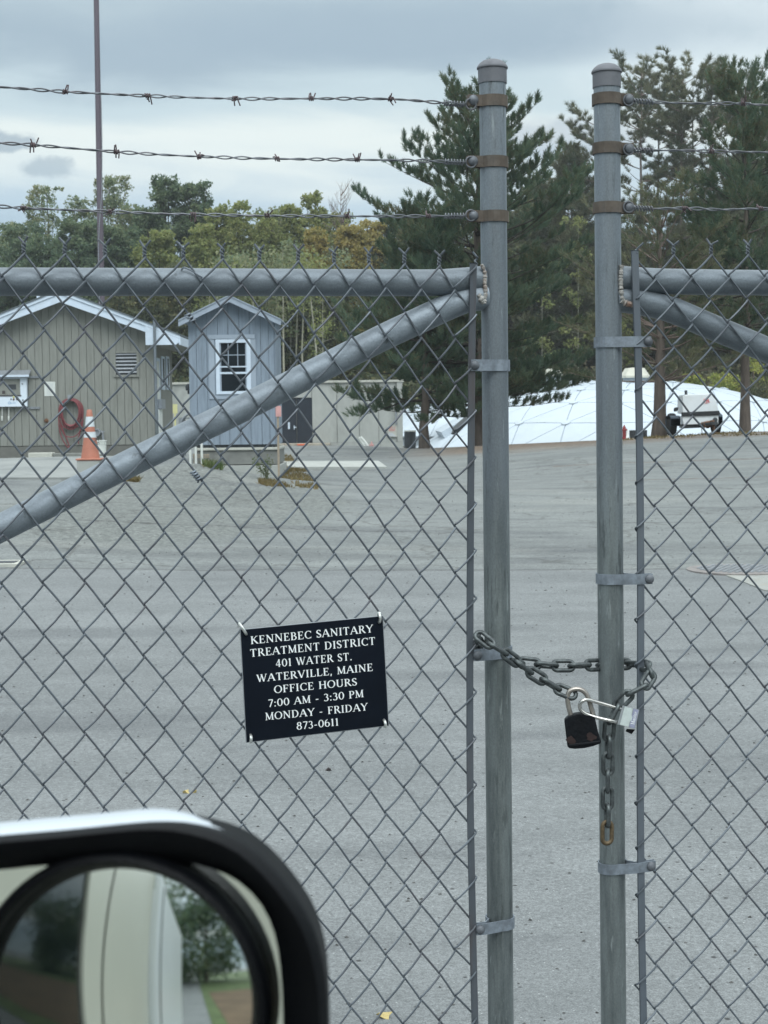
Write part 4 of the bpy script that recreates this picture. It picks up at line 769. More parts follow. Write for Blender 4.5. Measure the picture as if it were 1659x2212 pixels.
mb = MB(); FB(mb, 387, 902, 412, 905, 36, .1, .3); FB(mb, 388, 905, 398, 985, 36, .1, .3); q = [PY(x, y, 35.9) for x, y in ((390, 922), (392, 912), (397, 902), (406, 895), (412, 892))]; mb.tube(smooth_path(q, 4), .03, 8); solo(mb, 'utility_cabinet', 'grey_metal', PY(398, 985, 36), 'grey utility cabinet with a bent pipe, half hidden left of the booth', 'cabinet')
# bent white conduits and marker by the far wall
for k, (pts, lb_) in enumerate((([(1475, 1292), (1510, 1340), (1530, 1375), (1536, 1402)], 'bent white conduit standing before the concrete wall, left of two'), ([(1490, 1290), (1530, 1335), (1552, 1372), (1558, 1402)], 'bent white conduit standing before the concrete wall, right of two'))):
    P_ = [PY(*Z5(*p), 64) for p in pts]; P_[-1].z = gz(P_[-1].x, P_[-1].y) - .05; mb = MB(); mb.tube(smooth_path(P_, 4), .075, 10); solo(mb, 'conduit_pipe', 'plastic_white', P_[-1], lb_, 'pipe', 'bent white conduits by the far wall', smooth=True)
q = PY(Z5(1584, 0)[0], 974, 64); mb = MB(); q.z = gz(q.x, 64); mb.box((q.x - .09, 63.9, q.z), (q.x + .09, 64.1, q.z + .32)); mb.box((q.x - .03, 63.97, q.z + .32), (q.x + .03, 64.03, q.z + .42)); solo(mb, 'marker_block', 'pink', q, 'small faded pink marker beside the bent white conduits', 'marker', bevel=.02)
# barrel
q = PY(886, 968, 60); q.z = gz(q.x, q.y) - .02; rb_ = 12.5 * 60 / FPX
mb = MB(); mb.lathe([(rb_, 0), (rb_ * 1.03, .3), (rb_, .32), (rb_ * 1.02, .6), (rb_, .68)], q, V(0, 0, 1), 20); br_ = solo(mb, 'barrel', 'dark_metal', q, 'dark steel barrel with a white lid at the end of the concrete wall', 'barrel', smooth=True)
mb = MB(); mb.lathe([(rb_ * 1.04, .68), (rb_ * 1.04, .73), (.02, .74)], q, V(0, 0, 1), 20); W(mb, 'lid', 'plastic_white', br_)
# slab in the yard
c4 = [GP(603, 1013.5), GP(836, 1012.5), GP(818, 999), GP(603, 999.5)]
mb = MB(); mb.poly_prism([V(p.x, p.y, p.z + .05) for p in c4], V(0, 0, -.2)); o = mb.build('concrete_slab', 'concrete', None); tag(o, kind='structure')
# ------------------------------------------------------------------ domes
def dome(px, Y, a, h, zb, label, hatchpx=None, nn=5, seed=0):
    cx = (px - 829.5) / FPX * Y; Rr = (a * a + h * h) / (2 * h); zc = zb + h - Rr
    d = empty('tank_dome', (cx, Y, zb), label, 'dome', 'white geodesic tank covers')
    def P(i, k, q=0):   # ring i, index k of 6i
        if i == 0: x_, y_ = 0, 0
        else:
            s_, f_ = divmod(k % (6 * i), i); f_ /= i; A = R(60 * s_ + 14); B = R(60 * s_ + 74)
            x_, y_ = math.cos(A) * (1 - f_) + math.cos(B) * f_, math.sin(A) * (1 - f_) + math.sin(B) * f_
            l_ = math.hypot(x_, y_); w_ = (i / nn); e = 1 - (1 - w_) * .35
            x_, y_ = x_ / (l_ ** e), y_ / (l_ ** e)
        rr = a * i / nn; x_ *= rr; y_ *= rr; r2 = x_ * x_ + y_ * y_
        return V(cx + x_, Y + y_, zc + math.sqrt(max(0, (Rr + q) ** 2 - r2)))
    # under-skin seen in the seams
    mb = MB(); prof = []
    for i in range(13):
        r_ = a * i / 12; prof.append((max(r_, .01), math.sqrt(max(0, (Rr - .05) ** 2 - r_ * r_)) - (Rr - .05) + h - .05))
    mb.lathe(prof[::-1], V(cx, Y, zb), V(0, 0, 1), 48); W(mb, 'underskin', 'dome_seam', d, smooth=True)
    mb = MB(); mb.lathe([(a * .995, -.9), (a * .995, .02), (a * 1.01, .05), (a * 1.01, .12)], V(cx, Y, zb), V(0, 0, 1), 48); W(mb, 'rim', 'dome_white', d, smooth=True)
    tri = []
    for i in range(nn):
        for s_ in range(6):
            for k in range(i + 1):
                o_ = s_ * (i + 1) + k; n_ = s_ * i + k
                tri.append((P(i, n_) if i else P(0, 0), P(i + 1, o_), P(i + 1, o_ + 1)))
                if k < i: tri.append((P(i, n_), P(i + 1, o_ + 1), P(i, n_ + 1)))
    for A, B, C_ in tri:
        c = (A + B + C_) / 3
        if c.y > Y + a * .55: continue
        nr = (B - A).cross(C_ - A).normalized(); ins = []
        for p, q1, q2 in ((A, B, C_), (B, C_, A), (C_, A, B)):
            e = ((q1 - p).normalized() + (q2 - p).normalized()); ins.append(p + e * .020)
        mid = [(ins[0] + ins[1]) / 2, (ins[1] + ins[2]) / 2, (ins[2] + ins[0]) / 2]; bl = nr * .05
        ins = [p for p in ins]
        cc = (ins[0] + ins[1] + ins[2]) / 3 + nr * .05; mid = [m_ * .985 + c * .015 + nr * .02 for m_ in mid]
        ring = [ins[0], mid[0], ins[1], mid[1], ins[2], mid[2]]; low = [p - nr * .06 for p in (ins[0], ins[1], ins[2])]
        mb = MB(); mb.add(ring + [cc] + low, [(i, (i + 1) % 6, 6) for i in range(6)] + [(0, 7, 8, 2, 1), (2, 8, 9, 4, 3), (4, 9, 7, 0, 5)]); W(mb, 'panel', 'dome_white', d, smooth=False)
    for i in range(1, nn):
        for k in range(6 * i):
            p = P(i, k)
            if p.y < Y + a * .3: mb = MB(); mb.lathe([(.20, .0), (.20, .035), (.05, .06)], p + V(0, 0, -.0), (p - V(cx, Y, zc)).normalized(), 8); W(mb, 'hub_plate', 'dome_white', d)
    return d, cx, zc, Rr
dB, bx_, bzc, bR = dome(1375, 72, 10.5, 3.1, .08, 'large white panelled dome behind the trailer and the thick pine trunk')
dA, ax_, azc, aR = dome(1195, 100, 13.2, 3.62, .36, 'farther white panelled dome rising behind the first one, left of the posts')
for par, px, y0, y1, Y, wd in ((dA, 1197, 796, 819, 100, 40), (dB, 1373, 794, 824, 72, 62)):
    s_ = Y / FPX; q = V((px - 829.5) * s_, Y, FZ(px, y1, Y)); Hc = (y1 - y0) * s_
    mb = MB(); mb.lathe([(wd * .42 * s_, -.2), (wd * .42 * s_, Hc * .25)], q, V(0, 0, 1), 12); c1 = W(mb, 'cupola', 'dome_seam', par)
    mb = MB(); mb.lathe([(wd * .52 * s_, Hc * .25), (wd * .52 * s_, Hc * .4), (wd * .34 * s_, Hc * .95), (.05, Hc)], q, V(0, 0, 1), 8); W(mb, 'cap', 'trailer_tan', c1)
# hatches: sloping dormer boxes with dark openings
def hatch(par, pix, Y, zc, cx, Rr, name='hatch'):
    def on(x, y):
        r = ray(x, y); o_ = CAM - V(cx, Y, zc); b = o_.dot(r); a_ = r.dot(r); c = o_.dot(o_) - Rr * Rr; D = max(0, b * b - a_ * c); return CAM + r * ((-b - math.sqrt(D)) / a_)
    q = [on(*p) for p in pix]; nr = (q[0] - V(cx, Y, zc)).normalized()
    mb = MB(); mb.poly_prism([p - nr * .05 for p in q], nr * .35); o_ = W(mb, name, 'dome_white', par)
    return q, nr, o_
q, nr, h1 = hatch(dB, [(947, 942), (1005, 905), (1012, 915), (960, 946)][::-1], 72, bzc, bx_, bR)
mb = MB(); mb.poly_prism([PY(x, y, 62.3) for x, y in ((974, 938), (1007, 909), (1012, 913), (985, 940))][::-1], V(.15, 1.0, .3)); W(mb, 'opening', 'dark_metal', dB)
mb = MB(); mb.poly_prism([PY(x, y, 88.5) for x, y in ((928, 908), (957, 887), (968, 888), (936, 914))][::-1], V(.1, 1.2, .35)); W(mb, 'opening', 'dark_metal', dA)
mb = MB(); mb.poly_prism([PY(x, y, 88.3) for x, y in ((922, 908), (955, 884), (970, 886), (957, 889), (930, 911))][::-1], V(.1, 1.4, .4)); W(mb, 'hatch', 'dome_white', dA)
# ------------------------------------------------------------------ trailer compressor
YR = 48.0
def ZR(x, y): return (1426.4 + x * .1402, 812 + y * .1402)
tr = empty('compressor_trailer', (FX(1518, 935, YR), YR, gz(FX(1518, 935, YR), YR)), 'white towable compressor with black fenders parked between the two pine trunks', 'trailer')
def RP(x, y, dy=0): return PY(*ZR(x, y), YR) + V(0, dy, 0)
front = [(340, 590), (345, 320), (375, 292), (430, 287), (790, 270), (820, 280), (835, 300), (880, 450), (905, 545), (905, 590)]
fr = [RP(*p) for p in front]; bk = [V(p.x + .34, p.y + 2.6, p.z + .02) for p in fr]; n_ = len(fr)
mb = MB(); mb.add(fr + bk, [tuple(range(n_)), tuple(range(2 * n_ - 1, n_ - 1, -1))] + [(i, i + n_, (i + 1) % n_ + n_, (i + 1) % n_) for i in range(n_)])
W(mb, 'body', 'trailer_white', tr, bevel=.03, smooth=False)
mb = MB(); mb.poly_prism([RP(318, 500, .7), RP(318, 548, .7), RP(340, 520, .7), RP(340, 480, .7)], V(0, .5, 0)); W(mb, 'side_grille', 'dark_metal', tr)
mb = MB(); mb.poly_prism([RP(325, 626, -.05), RP(907, 604, -.05), RP(907, 535, -.05), RP(325, 562, -.05)], V(0, .07, 0)); W(mb, 'bumper_strip', 'rubber', tr, bevel=.01)
mb = MB(); mb.poly_prism([RP(360, 752), RP(893, 735), RP(896, 600), RP(335, 624)], V(.33, 2.4, 0)); W(mb, 'lower_panel', 'trailer_white', tr, bevel=.01)
mb = MB(); mb.poly_prism([RP(350, 812, .1), RP(880, 788, .1), RP(885, 730, .1), RP(345, 750, .1)], V(.33, 2.2, 0)); W(mb, 'chassis', 'dark_metal', tr)
for (x0, y0, x1, y1) in ((175, 612, 330, 775), (893, 585, 985, 750)):
    a_, b_ = RP(x0, y1, .2), RP(x1, y0, .2); hh = b_.z - a_.z
    pr = [(0, 0), (0, hh * .75), (.12, hh), (.75, hh), (.9, hh * .75), (.9, 0), (.84, 0), (.84, hh * .7), (.72, hh * .93), (.16, hh * .93), (.06, hh * .7), (.06, 0)]
    mb = MB(); mb.box((a_.x, a_.y, a_.z), (b_.x, a_.y + .04, b_.z - hh * .12)); mb.poly_prism([V(a_.x, a_.y + u_, a_.z + v_) for u_, v_ in pr], V(b_.x - a_.x, 0, 0)); W(mb, 'fender', 'fender', tr, bevel=.012)
gtr = gz(FX(1518, 935, YR), YR)
for (x0, x1, yb) in ((190, 298, 928), (880, 990, 897)):
    a_, b_ = RP(x0, yb, .3), RP(x1, yb, .3); rw = .36; cz_ = a_.z + rw; cy_ = a_.y + .45
    mb = MB(); mb.lathe([(rw * .6, 0), (rw * .93, .0), (rw, .05), (rw, b_.x - a_.x - .05), (rw * .93, b_.x - a_.x), (rw * .6, b_.x - a_.x)], V(a_.x, cy_, cz_), V(1, 0, 0), 22); wh = W(mb, 'wheel', 'rubber', tr, smooth=True)
    mb = MB(); mb.lathe([(rw * .58, .02), (rw * .5, .06), (.05, .05)], V(b_.x, cy_, cz_) - V(.08, 0, 0), V(1, 0, 0), 14); W(mb, 'rim', 'trailer_white', wh)
mb = MB(); mb.tube([RP(775, 690, -.35), RP(790, 880, -.35)], .045, 10); mb.tube([RP(762, 680, -.35), RP(768, 740, -.35)], .06, 8); mb.lathe([(.12, 0), (.13, .03), (.04, .05)], RP(790, 885, -.35), V(0, 0, 1), 12); mb.tube([RP(750, 695, -.3), RP(700, 730, -.2)], .03, 6); W(mb, 'jack', 'rusty_iron', tr, smooth=True)
mb = MB(); mb.poly_prism([RP(600, 775, .1), RP(860, 760, .1), RP(790, 750, -.9), RP(700, 750, -.9)], V(0, 0, .09)); W(mb, 'drawbar', 'dark_metal', tr)
mb = MB(); mb.tube([RP(620, 740, -.1), RP(700, 720, -.15), RP(745, 715, -.2)], .05, 8); mb.tube([RP(650, 750, -.2), RP(660, 820, -.2), RP(690, 880, -.2)], .015, 5); mb.tube([RP(620, 770, -.1), RP(635, 900, -.1)], .012, 5); mb.lathe([(.10, 0), (.12, .05), (.05, .09)], RP(690, 750, -.3), V(0, -1, 0), 10); W(mb, 'coupling', 'rusty_iron', tr)
mb = MB(); mb.lathe([(.075, 0), (.075, .05), (.03, .06)], RP(842, 675, -.0), V(0, -1, 0), 12); W(mb, 'socket', 'dark_metal', tr)
mb = MB(); mb.tube([RP(475, 290, .8), RP(472, 215, .8)], .045, 8); W(mb, 'exhaust', 'dark_metal', tr)
lp = [RP(710 + 36 * math.cos(a), 396 + 26 * math.sin(a), -.012) for a in [i * .3927 for i in range(16)]]
mb = MB(); mb.tube(lp, .007, 5, closed=True); W(mb, 'emblem', 'print_red', tr)
W(text_mb('IR', RP(710, 410, -.014), V(1, 0, .02), V(0, 0, 1), V(0, -1, 0), .42 * .5, .115, .004), 'lettering', 'print_red', tr)
# hydrant, crate, leaning board
q = PY(1348.5, 946.5, 48.6); q.z = gz(q.x, q.y); s_ = 48.6 / FPX; mb = MB()
mb.lathe([(5.5 * s_, 0), (5.5 * s_, .04), (4 * s_, .05), (4 * s_, 17 * s_), (5 * s_, 18 * s_), (5 * s_, 20 * s_), (3.6 * s_, 21 * s_), (3.4 * s_, 25 * s_), (1.5 * s_, 28 * s_), (1.2 * s_, 30 * s_)], q, V(0, 0, 1), 14); mb.lathe([(2.2 * s_, -6 * s_), (2.2 * s_, 6 * s_)], q + V(0, 0, 20 * s_), V(1, 0, 0), 8); solo(mb, 'hydrant', 'hydrant', q, 'short dark red hydrant standing before the white dome', 'hydrant', smooth=True)
q = PY(1381, 946, 48.8); q.z = gz(q.x, q.y); cr0 = empty('crate', q, 'black open crate on the ground between the hydrant and the thick trunk', 'crate'); mb = MB(); hw, hh = 17 * s_, 17 * s_
for k in range(4):
    mb = MB(); mb.box((q.x - hw, q.y - .01, q.z + k * hh / 4 + .01), (q.x + hw, q.y + .01, q.z + (k + 1) * hh / 4 - .015)); W(mb, 'slat', 'dark_metal', cr0)
mb = MB(); mb.box((q.x - hw, q.y + .015, q.z), (q.x - hw + .03, q.y + .4, q.z + hh)); mb.box((q.x + hw - .03, q.y + .015, q.z), (q.x + hw, q.y + .4, q.z + hh)); mb.box((q.x - hw, q.y + .4, q.z), (q.x + hw, q.y + .42, q.z + hh)); mb.box((q.x - hw, q.y + .015, q.z + .005), (q.x + hw, q.y + .4, q.z + .02)); W(mb, 'side', 'dark_metal', cr0)
mb = MB(); mb.poly_prism([PY(1352.5, 947, 48.5), PY(1358.5, 947, 48.5), PY(1358.5, 929, 48.7), PY(1354, 928, 48.7)], V(0, .04, 0)); solo(mb, 'board', 'plastic_white', PY(1355, 947, 48.5), 'small white board leaning beside the dark red hydrant', 'board')
# light pole
Yl = 62; b = V(FX(222, 900, Yl), Yl, gz(-11, Yl) - .1); t__ = PY(207, -60, Yl); mb = MB(); b.x = PY(221, 800, Yl).x; mb.tube([b, V(b.x + (t__.x - b.x) * .5, Yl, (b.z + t__.z) / 2), t__ + (t__ - b) * .08], [.150, .125, .10], 14)
lp_ = solo(mb, 'light_pole', 'pole', b, 'tall dark purplish steel pole rising behind the tan building', 'pole', smooth=True)
mb = MB(); mb.tube(smooth_path([PY(x, y, Yl - .2) for x, y in ((218, 200), (220.5, 300), (219.5, 420), (213, 520), (216, 700))], 4), .014, 5); W(mb, 'cable', 'grey_metal', lp_)

# ------------------------------------------------------------------ vegetation
def frames(d):
    d = d / np.linalg.norm(d, axis=1, keepdims=True); a = np.where(np.abs(d[:, 2:3]) < .9, np.array([[0, 0, 1.]]), np.array([[1., 0, 0]]))
    u = np.cross(a, d); u /= np.linalg.norm(u, axis=1, keepdims=True); v = np.cross(d, u)
    th = rng.uniform(0, 2 * np.pi, (len(d), 1)); u2 = u * np.cos(th) + v * np.sin(th); v2 = -u * np.sin(th) + v * np.cos(th)
    return np.stack([u2, v2, d], axis=1)        # rows: local x,y,z
def shoot_proto(K, Lax, nl, nw, seed):
    r = np.random.default_rng(seed); t_ = []
    for k in range(K):
        h = Lax * (k + .5) / K; a = k * 2.4 + r.uniform(-.3, .3); tilt = r.uniform(.55, 1.0) if k < K - 5 else r.uniform(.1, .4)
        d = np.array([math.cos(a) * math.sin(tilt), math.sin(a) * math.sin(tilt), math.cos(tilt)]); b = np.array([0, 0, h]); s_ = np.cross(d, [math.sin(a), -math.cos(a), .3]); s_ /= np.linalg.norm(s_)
        l_ = nl * r.uniform(.8, 1.15); t_.append([b - s_ * nw, b + s_ * nw, b + d * l_])
    return np.array(t_)
def place(proto, pos, dirs, sc_l):
    F = frames(dirs); tr_ = np.einsum('kvc,ncd->nkvd', proto, F) * sc_l[:, None, None, None] + pos[:, None, None, :]
    return tr_.reshape(-1, 3, 3)
def pine(px, Y, py_base, py_top, prof, label, seed, cb=.2, K=22, whorl=.42, nb=5, mat='needle', lean=0.0, shoot=(.20, .15, .010), trunk_r=.2, group=None, density=1.0, azlim=None, droop=0.0, barkm='bark', ups=.5, dens_top=1.0, flat_top=False, rough=False):
    r = np.random.default_rng(seed); bx = (px - 829.5) / FPX * Y; bz = gz(bx, Y); top = PY(px + lean, py_top, Y); H = top.z - bz
    tr_ = empty('pine_tree', (bx, Y, bz - .05), label, 'tree', group)
    tp = []; 
    for i in range(10):
        t_ = i / 9; tp.append(V(bx + (top.x - bx) * t_ ** 1.3 + r.normal(0, .03) * (i > 0), Y + r.normal(0, .03), bz - .1 + H * t_))
    mb = MB(); mb.tube(tp, [trunk_r * (1.25 if i == 0 else (1 - .9 * i / 9)) for i in range(10)], 12); W(mb, 'trunk', barkm, tr_, smooth=True)
    def tpos(t_):
        f = t_ * 9; i = min(8, int(f)); return np.array(tp[i].lerp(tp[i + 1], f - i))
    pos = []; dr_ = []; bmb = MB(); h = cb * H
    while h < H * .985:
        t_ = h / H; rad = np.interp(t_, [p[0] for p in prof], [p[1] for p in prof])
        for b_ in range(nb):
            az = r.uniform(0, 2 * np.pi); ln = rad * (r.uniform(.62, 1.08) if not rough else r.choice([.5, .75, .95, 1.15]) * r.uniform(.85, 1.1))
            if ln < .15: continue
            ca = max(0.0, math.cos(az + .0))
            el = np.interp(t_, [0, .4, .8, 1], [-.22 - droop, .05 - droop, .30 if flat_top else .45, .6 if flat_top else 1.0]) + r.normal(0, .14)
            base = tpos(t_); hd = np.array([math.cos(az), math.sin(az), 0.]); n_ = max(3, int(ln / .28)); pts = []
            wv = r.normal(0, .08)
            for k in range(n_ + 1):
                f = k / n_; pts.append(base + hd * ln * f * math.cos(el) + np.array([-hd[1], hd[0], 0]) * wv * ln * math.sin(f * 3) + np.array([0, 0, ln * (math.sin(el) * f + .16 * f * f)]))
            bmb.tube([Vector(p) for p in pts[::2] + ([pts[-1]] if (len(pts) - 1) % 2 else [])], [max(.008, .035 * (1 - f_) * min(1, ln / 2)) for f_ in np.linspace(0, .9, len(pts[::2]) + (1 if (len(pts) - 1) % 2 else 0))], 4, cap=False)
            for k in range(1, n_ + 1):
                f = k / n_
                if f < (.5 if flat_top and t_ < .8 else (.48 if rough and t_ > .45 else .32)) and ln > 1: continue
                tang = pts[k] - pts[k - 1]; tang /= np.linalg.norm(tang); side = np.cross(tang, [0, 0, 1]); side /= np.linalg.norm(side) + 1e-9
                m = 1 if k < n_ else 2
                for s_ in (-1, 1):
                    if r.random() > density * (dens_top if t_ > .6 else 1): continue
                    tl = r.uniform(.2, .75) * (1.1 - .6 * f) * min(1.3, .5 + ln / 3)
                    td = tang * r.uniform(.4, .9) + side * s_ * r.uniform(.5, 1.0) + np.array([0, 0, r.uniform(-.05, .35)]); td /= np.linalg.norm(td)
                    e = pts[k] + td * tl
                    for q in range(2 + int(tl > .4)):
                        fp = r.uniform(.35, 1.0); p_ = pts[k] + td * tl * fp + r.normal(0, .03, 3); pos.append(p_); dr_.append(td * .7 + np.array([0, 0, ups + r.uniform(0, .5)]) + r.normal(0, .18, 3))
                    pos.append(e); dr_.append(td * .8 + np.array([0, 0, ups]) + r.normal(0, .12, 3))
                pos.append(pts[k]); dr_.append(tang + np.array([0, 0, .6]) + r.normal(0, .15, 3))
        h += whorl * r.uniform(.7, 1.3)
    pos = np.array(pos); dr_ = np.array(dr_); proto = shoot_proto(K, *shoot, seed)
    off = np.array(tr_.location)
    soup('crown', place(proto, pos, dr_, r.uniform(.75, 1.25, len(pos))), mat, tr_, off)
    W(bmb, 'branches', 'bark_dark' if mat == 'needle' else 'twig', tr_)
    return len(pos)
tot = 0
# the dense dark pine behind the left post, two trunks
tot += pine(1033, 53.0, 958, 214, [(0, 3.0), (.1, 3.7), (.3, 3.9), (.5, 3.8), (.65, 3.4), (.78, 2.7), (.88, 1.75), (.95, 1.15), (1, .7)], 'tall dense dark green pine right behind the left gate post', 21, cb=.135, K=24, whorl=.30, nb=6, trunk_r=.27, density=.84, shoot=(.24, .16, .014), ups=.8, rough=True, dens_top=.85)
tot += pine(919, 52.0, 967, 455, [(0, 2.6), (.2, 2.9), (.5, 2.4), (.8, 1.3), (1, .4)], 'shorter dark pine whose trunk stands before the dome at the concrete wall end', 22, cb=.17, K=22, whorl=.32, nb=5, trunk_r=.17, density=.85, shoot=(.24, .16, .014), ups=.8, rough=True)
# right-hand pines: two near ones whose trunks show, the rest beyond the domes
BG = 'sparse tall pines at the right'
tot += pine(1425, 50.0, 944, 470, [(0, 3.0), (.3, 3.6), (.6, 3.4), (.9, 2.4), (1, 1.0)], 'broad pine with the thickest trunk, standing between the dome and the trailer', 31, cb=.27, K=16, whorl=.42, nb=5, trunk_r=.235, density=.55, mat='needle_pale', ups=.2, droop=-.12)
tot += pine(1611, 50.5, 932, 182, [(0, 2.2), (.3, 2.8), (.6, 2.4), (.85, 1.7), (.95, 1.2), (1, .7)], 'dark-topped pine right of the trailer, its trunk before the dome', 32, cb=.24, K=20, whorl=.40, nb=5, trunk_r=.175, density=.62, mat='needle', ups=.9, droop=-.12, shoot=(.26, .17, .015))
for k, (px, Y, yt, rd, ln, lb_) in enumerate(((1300, 116, 228, 2.6, -14, 'leaning thin pine right of the gap, its top just left of the right gate post'), (1385, 117, 155, 3.3, 0, 'tall open pine directly right of the right gate post'), (1418, 120, 178, 2.9, 6, 'second tall open pine right of the right gate post'),
                                         (1470, 117, 156, 3.3, 4, 'tall open pine with a flat top in the middle of the right-hand group'), (1497, 121, 185, 2.8, 0, 'slender open pine just right of the flat-topped one'), (1530, 116, 162, 3.4, 8, 'tall open pine near the right edge with bare lower limbs'), (1580, 120, 192, 3.2, 6, 'darker tall pine at the right edge of the group'), (1655, 117, 200, 4.0, 4, 'outermost tall pine cut by the right edge of the photo'))):
    tot += pine(px, Y, 930, yt, [(0, 4.6), (.3, 4.6), (.48, rd * 1.15), (.6, rd * .8), (.72, rd * .9), (.86, rd * 1.1), (.95, rd * 1.1), (1, rd * .6)], lb_, 40 + k, cb=.2, K=15, whorl=.95, nb=4, trunk_r=.24, density=.50, mat='needle_pale', lean=ln, shoot=(.16, .40, .022), group=BG, ups=.4, dens_top=.8, flat_top=True)
for k, (px, Y, yt, rd, lb_) in enumerate(((1235, 118, 325, 4.6, 'mid-green pine filling the gap between the two gate posts'), (1155, 119, 400, 4.6, 'lower pine seen between the posts beside the dark one'), (1310, 123, 450, 4.6, 'dense pine behind the right gate post'), (1365, 126, 500, 4.4, 'dense pine low behind the tall open ones, left'), (1500, 126, 510, 5.0, 'dense dark pine low behind the open pines'), (1610, 125, 330, 5.2, 'dense pine behind the right edge of the group'), (1690, 112, 260, 5.0, 'pine just outside the right edge'), (860, 119, 480, 4.0, 'small pine left of the dark pine'), (1560, 124, 470, 4.6, 'dense pine behind the trailer'))):
    tot += pine(px, Y, 930, yt, [(0, rd), (.3, rd * 1.1), (.6, rd * .85), (.85, rd * .45), (1, .4)], lb_, 60 + k, cb=.08, K=12, whorl=.62, nb=6, trunk_r=.24, density=.7, mat='needle' if k in (7,) else 'needle_pale', shoot=(.36, .36, .034), group='fuller pines behind', ups=.2)
print('pine shoots', tot)
def leaves(cent, rad, n, size, r, flat=.55):
    """n leaf triangles scattered on lumps: cent (C,3), rad (C,)"""
    idx = r.integers(0, len(cent), n); d = r.normal(0, 1, (n, 3)); d /= np.linalg.norm(d, axis=1, keepdims=True)
    p = cent[idx] + d * rad[idx][:, None] * (r.random((n, 1)) ** .38 + np.abs(r.normal(0, .34, (n, 1)))) * np.array([1, 1, .8])
    a = r.normal(0, 1, (n, 3)); a /= np.linalg.norm(a, axis=1, keepdims=True); b = np.cross(a, r.normal(0, 1, (n, 3))); b /= np.linalg.norm(b, axis=1, keepdims=True)
    s_ = size * r.uniform(.6, 1.3, (n, 1)); return np.stack([p - a * s_ * .5, p + a * s_ * .5, p + b * s_ * 1.0], axis=1)
def broadleaf(px, Y, ytop, w_px, kind, label, seed, n=5200, base_py=None, cb=.12, lumps=260, size=.21, group='trees along the wooded bank', airy=0.0, trunkm='bark_dark', name='broadleaf_tree', rl=(.45, 1.05)):
    r = np.random.default_rng(seed); bx = (px - 829.5) / FPX * Y; bz = gz(bx, Y); zt2 = FZ(px, ytop, Y); H = zt2 - bz; wr = w_px * 1.22 / FPX * Y
    t = empty(name, (bx, Y, bz), label, 'tree', group)
    hgt = cb + (1 - cb) * r.random(lumps) ** .8; ang = r.uniform(0, 6.28, lumps); env = np.sin(np.clip((hgt - cb) / (1 - cb), 0, 1) * np.pi * .72 + .55) ** .6
    rr = wr * env * np.sqrt(r.random(lumps)) * .95
    c = np.stack([bx + rr * np.cos(ang), Y + rr * np.sin(ang), bz + hgt * (H - .6)], axis=1); rad = r.uniform(*rl, lumps) * np.clip(1.25 - .8 * hgt, .4, 1) * (wr / 3.0) ** .4; n = int(n * 2.1)
    mb = MB(); top = V(bx + r.normal(0, .3), Y, bz + H * .93); mb.tube([V(bx, Y, bz - .1), V(bx + r.normal(0, .15), Y, bz + H * .4), top], [.16, .11, .03], 7)
    for k in range(0, lumps, 6):
        e = Vector(c[k]); b0 = V(bx, Y, bz + H * hgt[k] * .62); mb.tube([b0, b0.lerp(e, .5) + V(0, 0, .3), e], [.05, .03, .012], 4, cap=False)
    W(mb, 'trunk', trunkm, t)
    soup('crown', leaves(c, rad * (1 - airy * .2), n, size, r), kind, t, np.array(t.location))
    return t
TL = []
def T(*a, **k): TL.append((a, k))
seed = 100
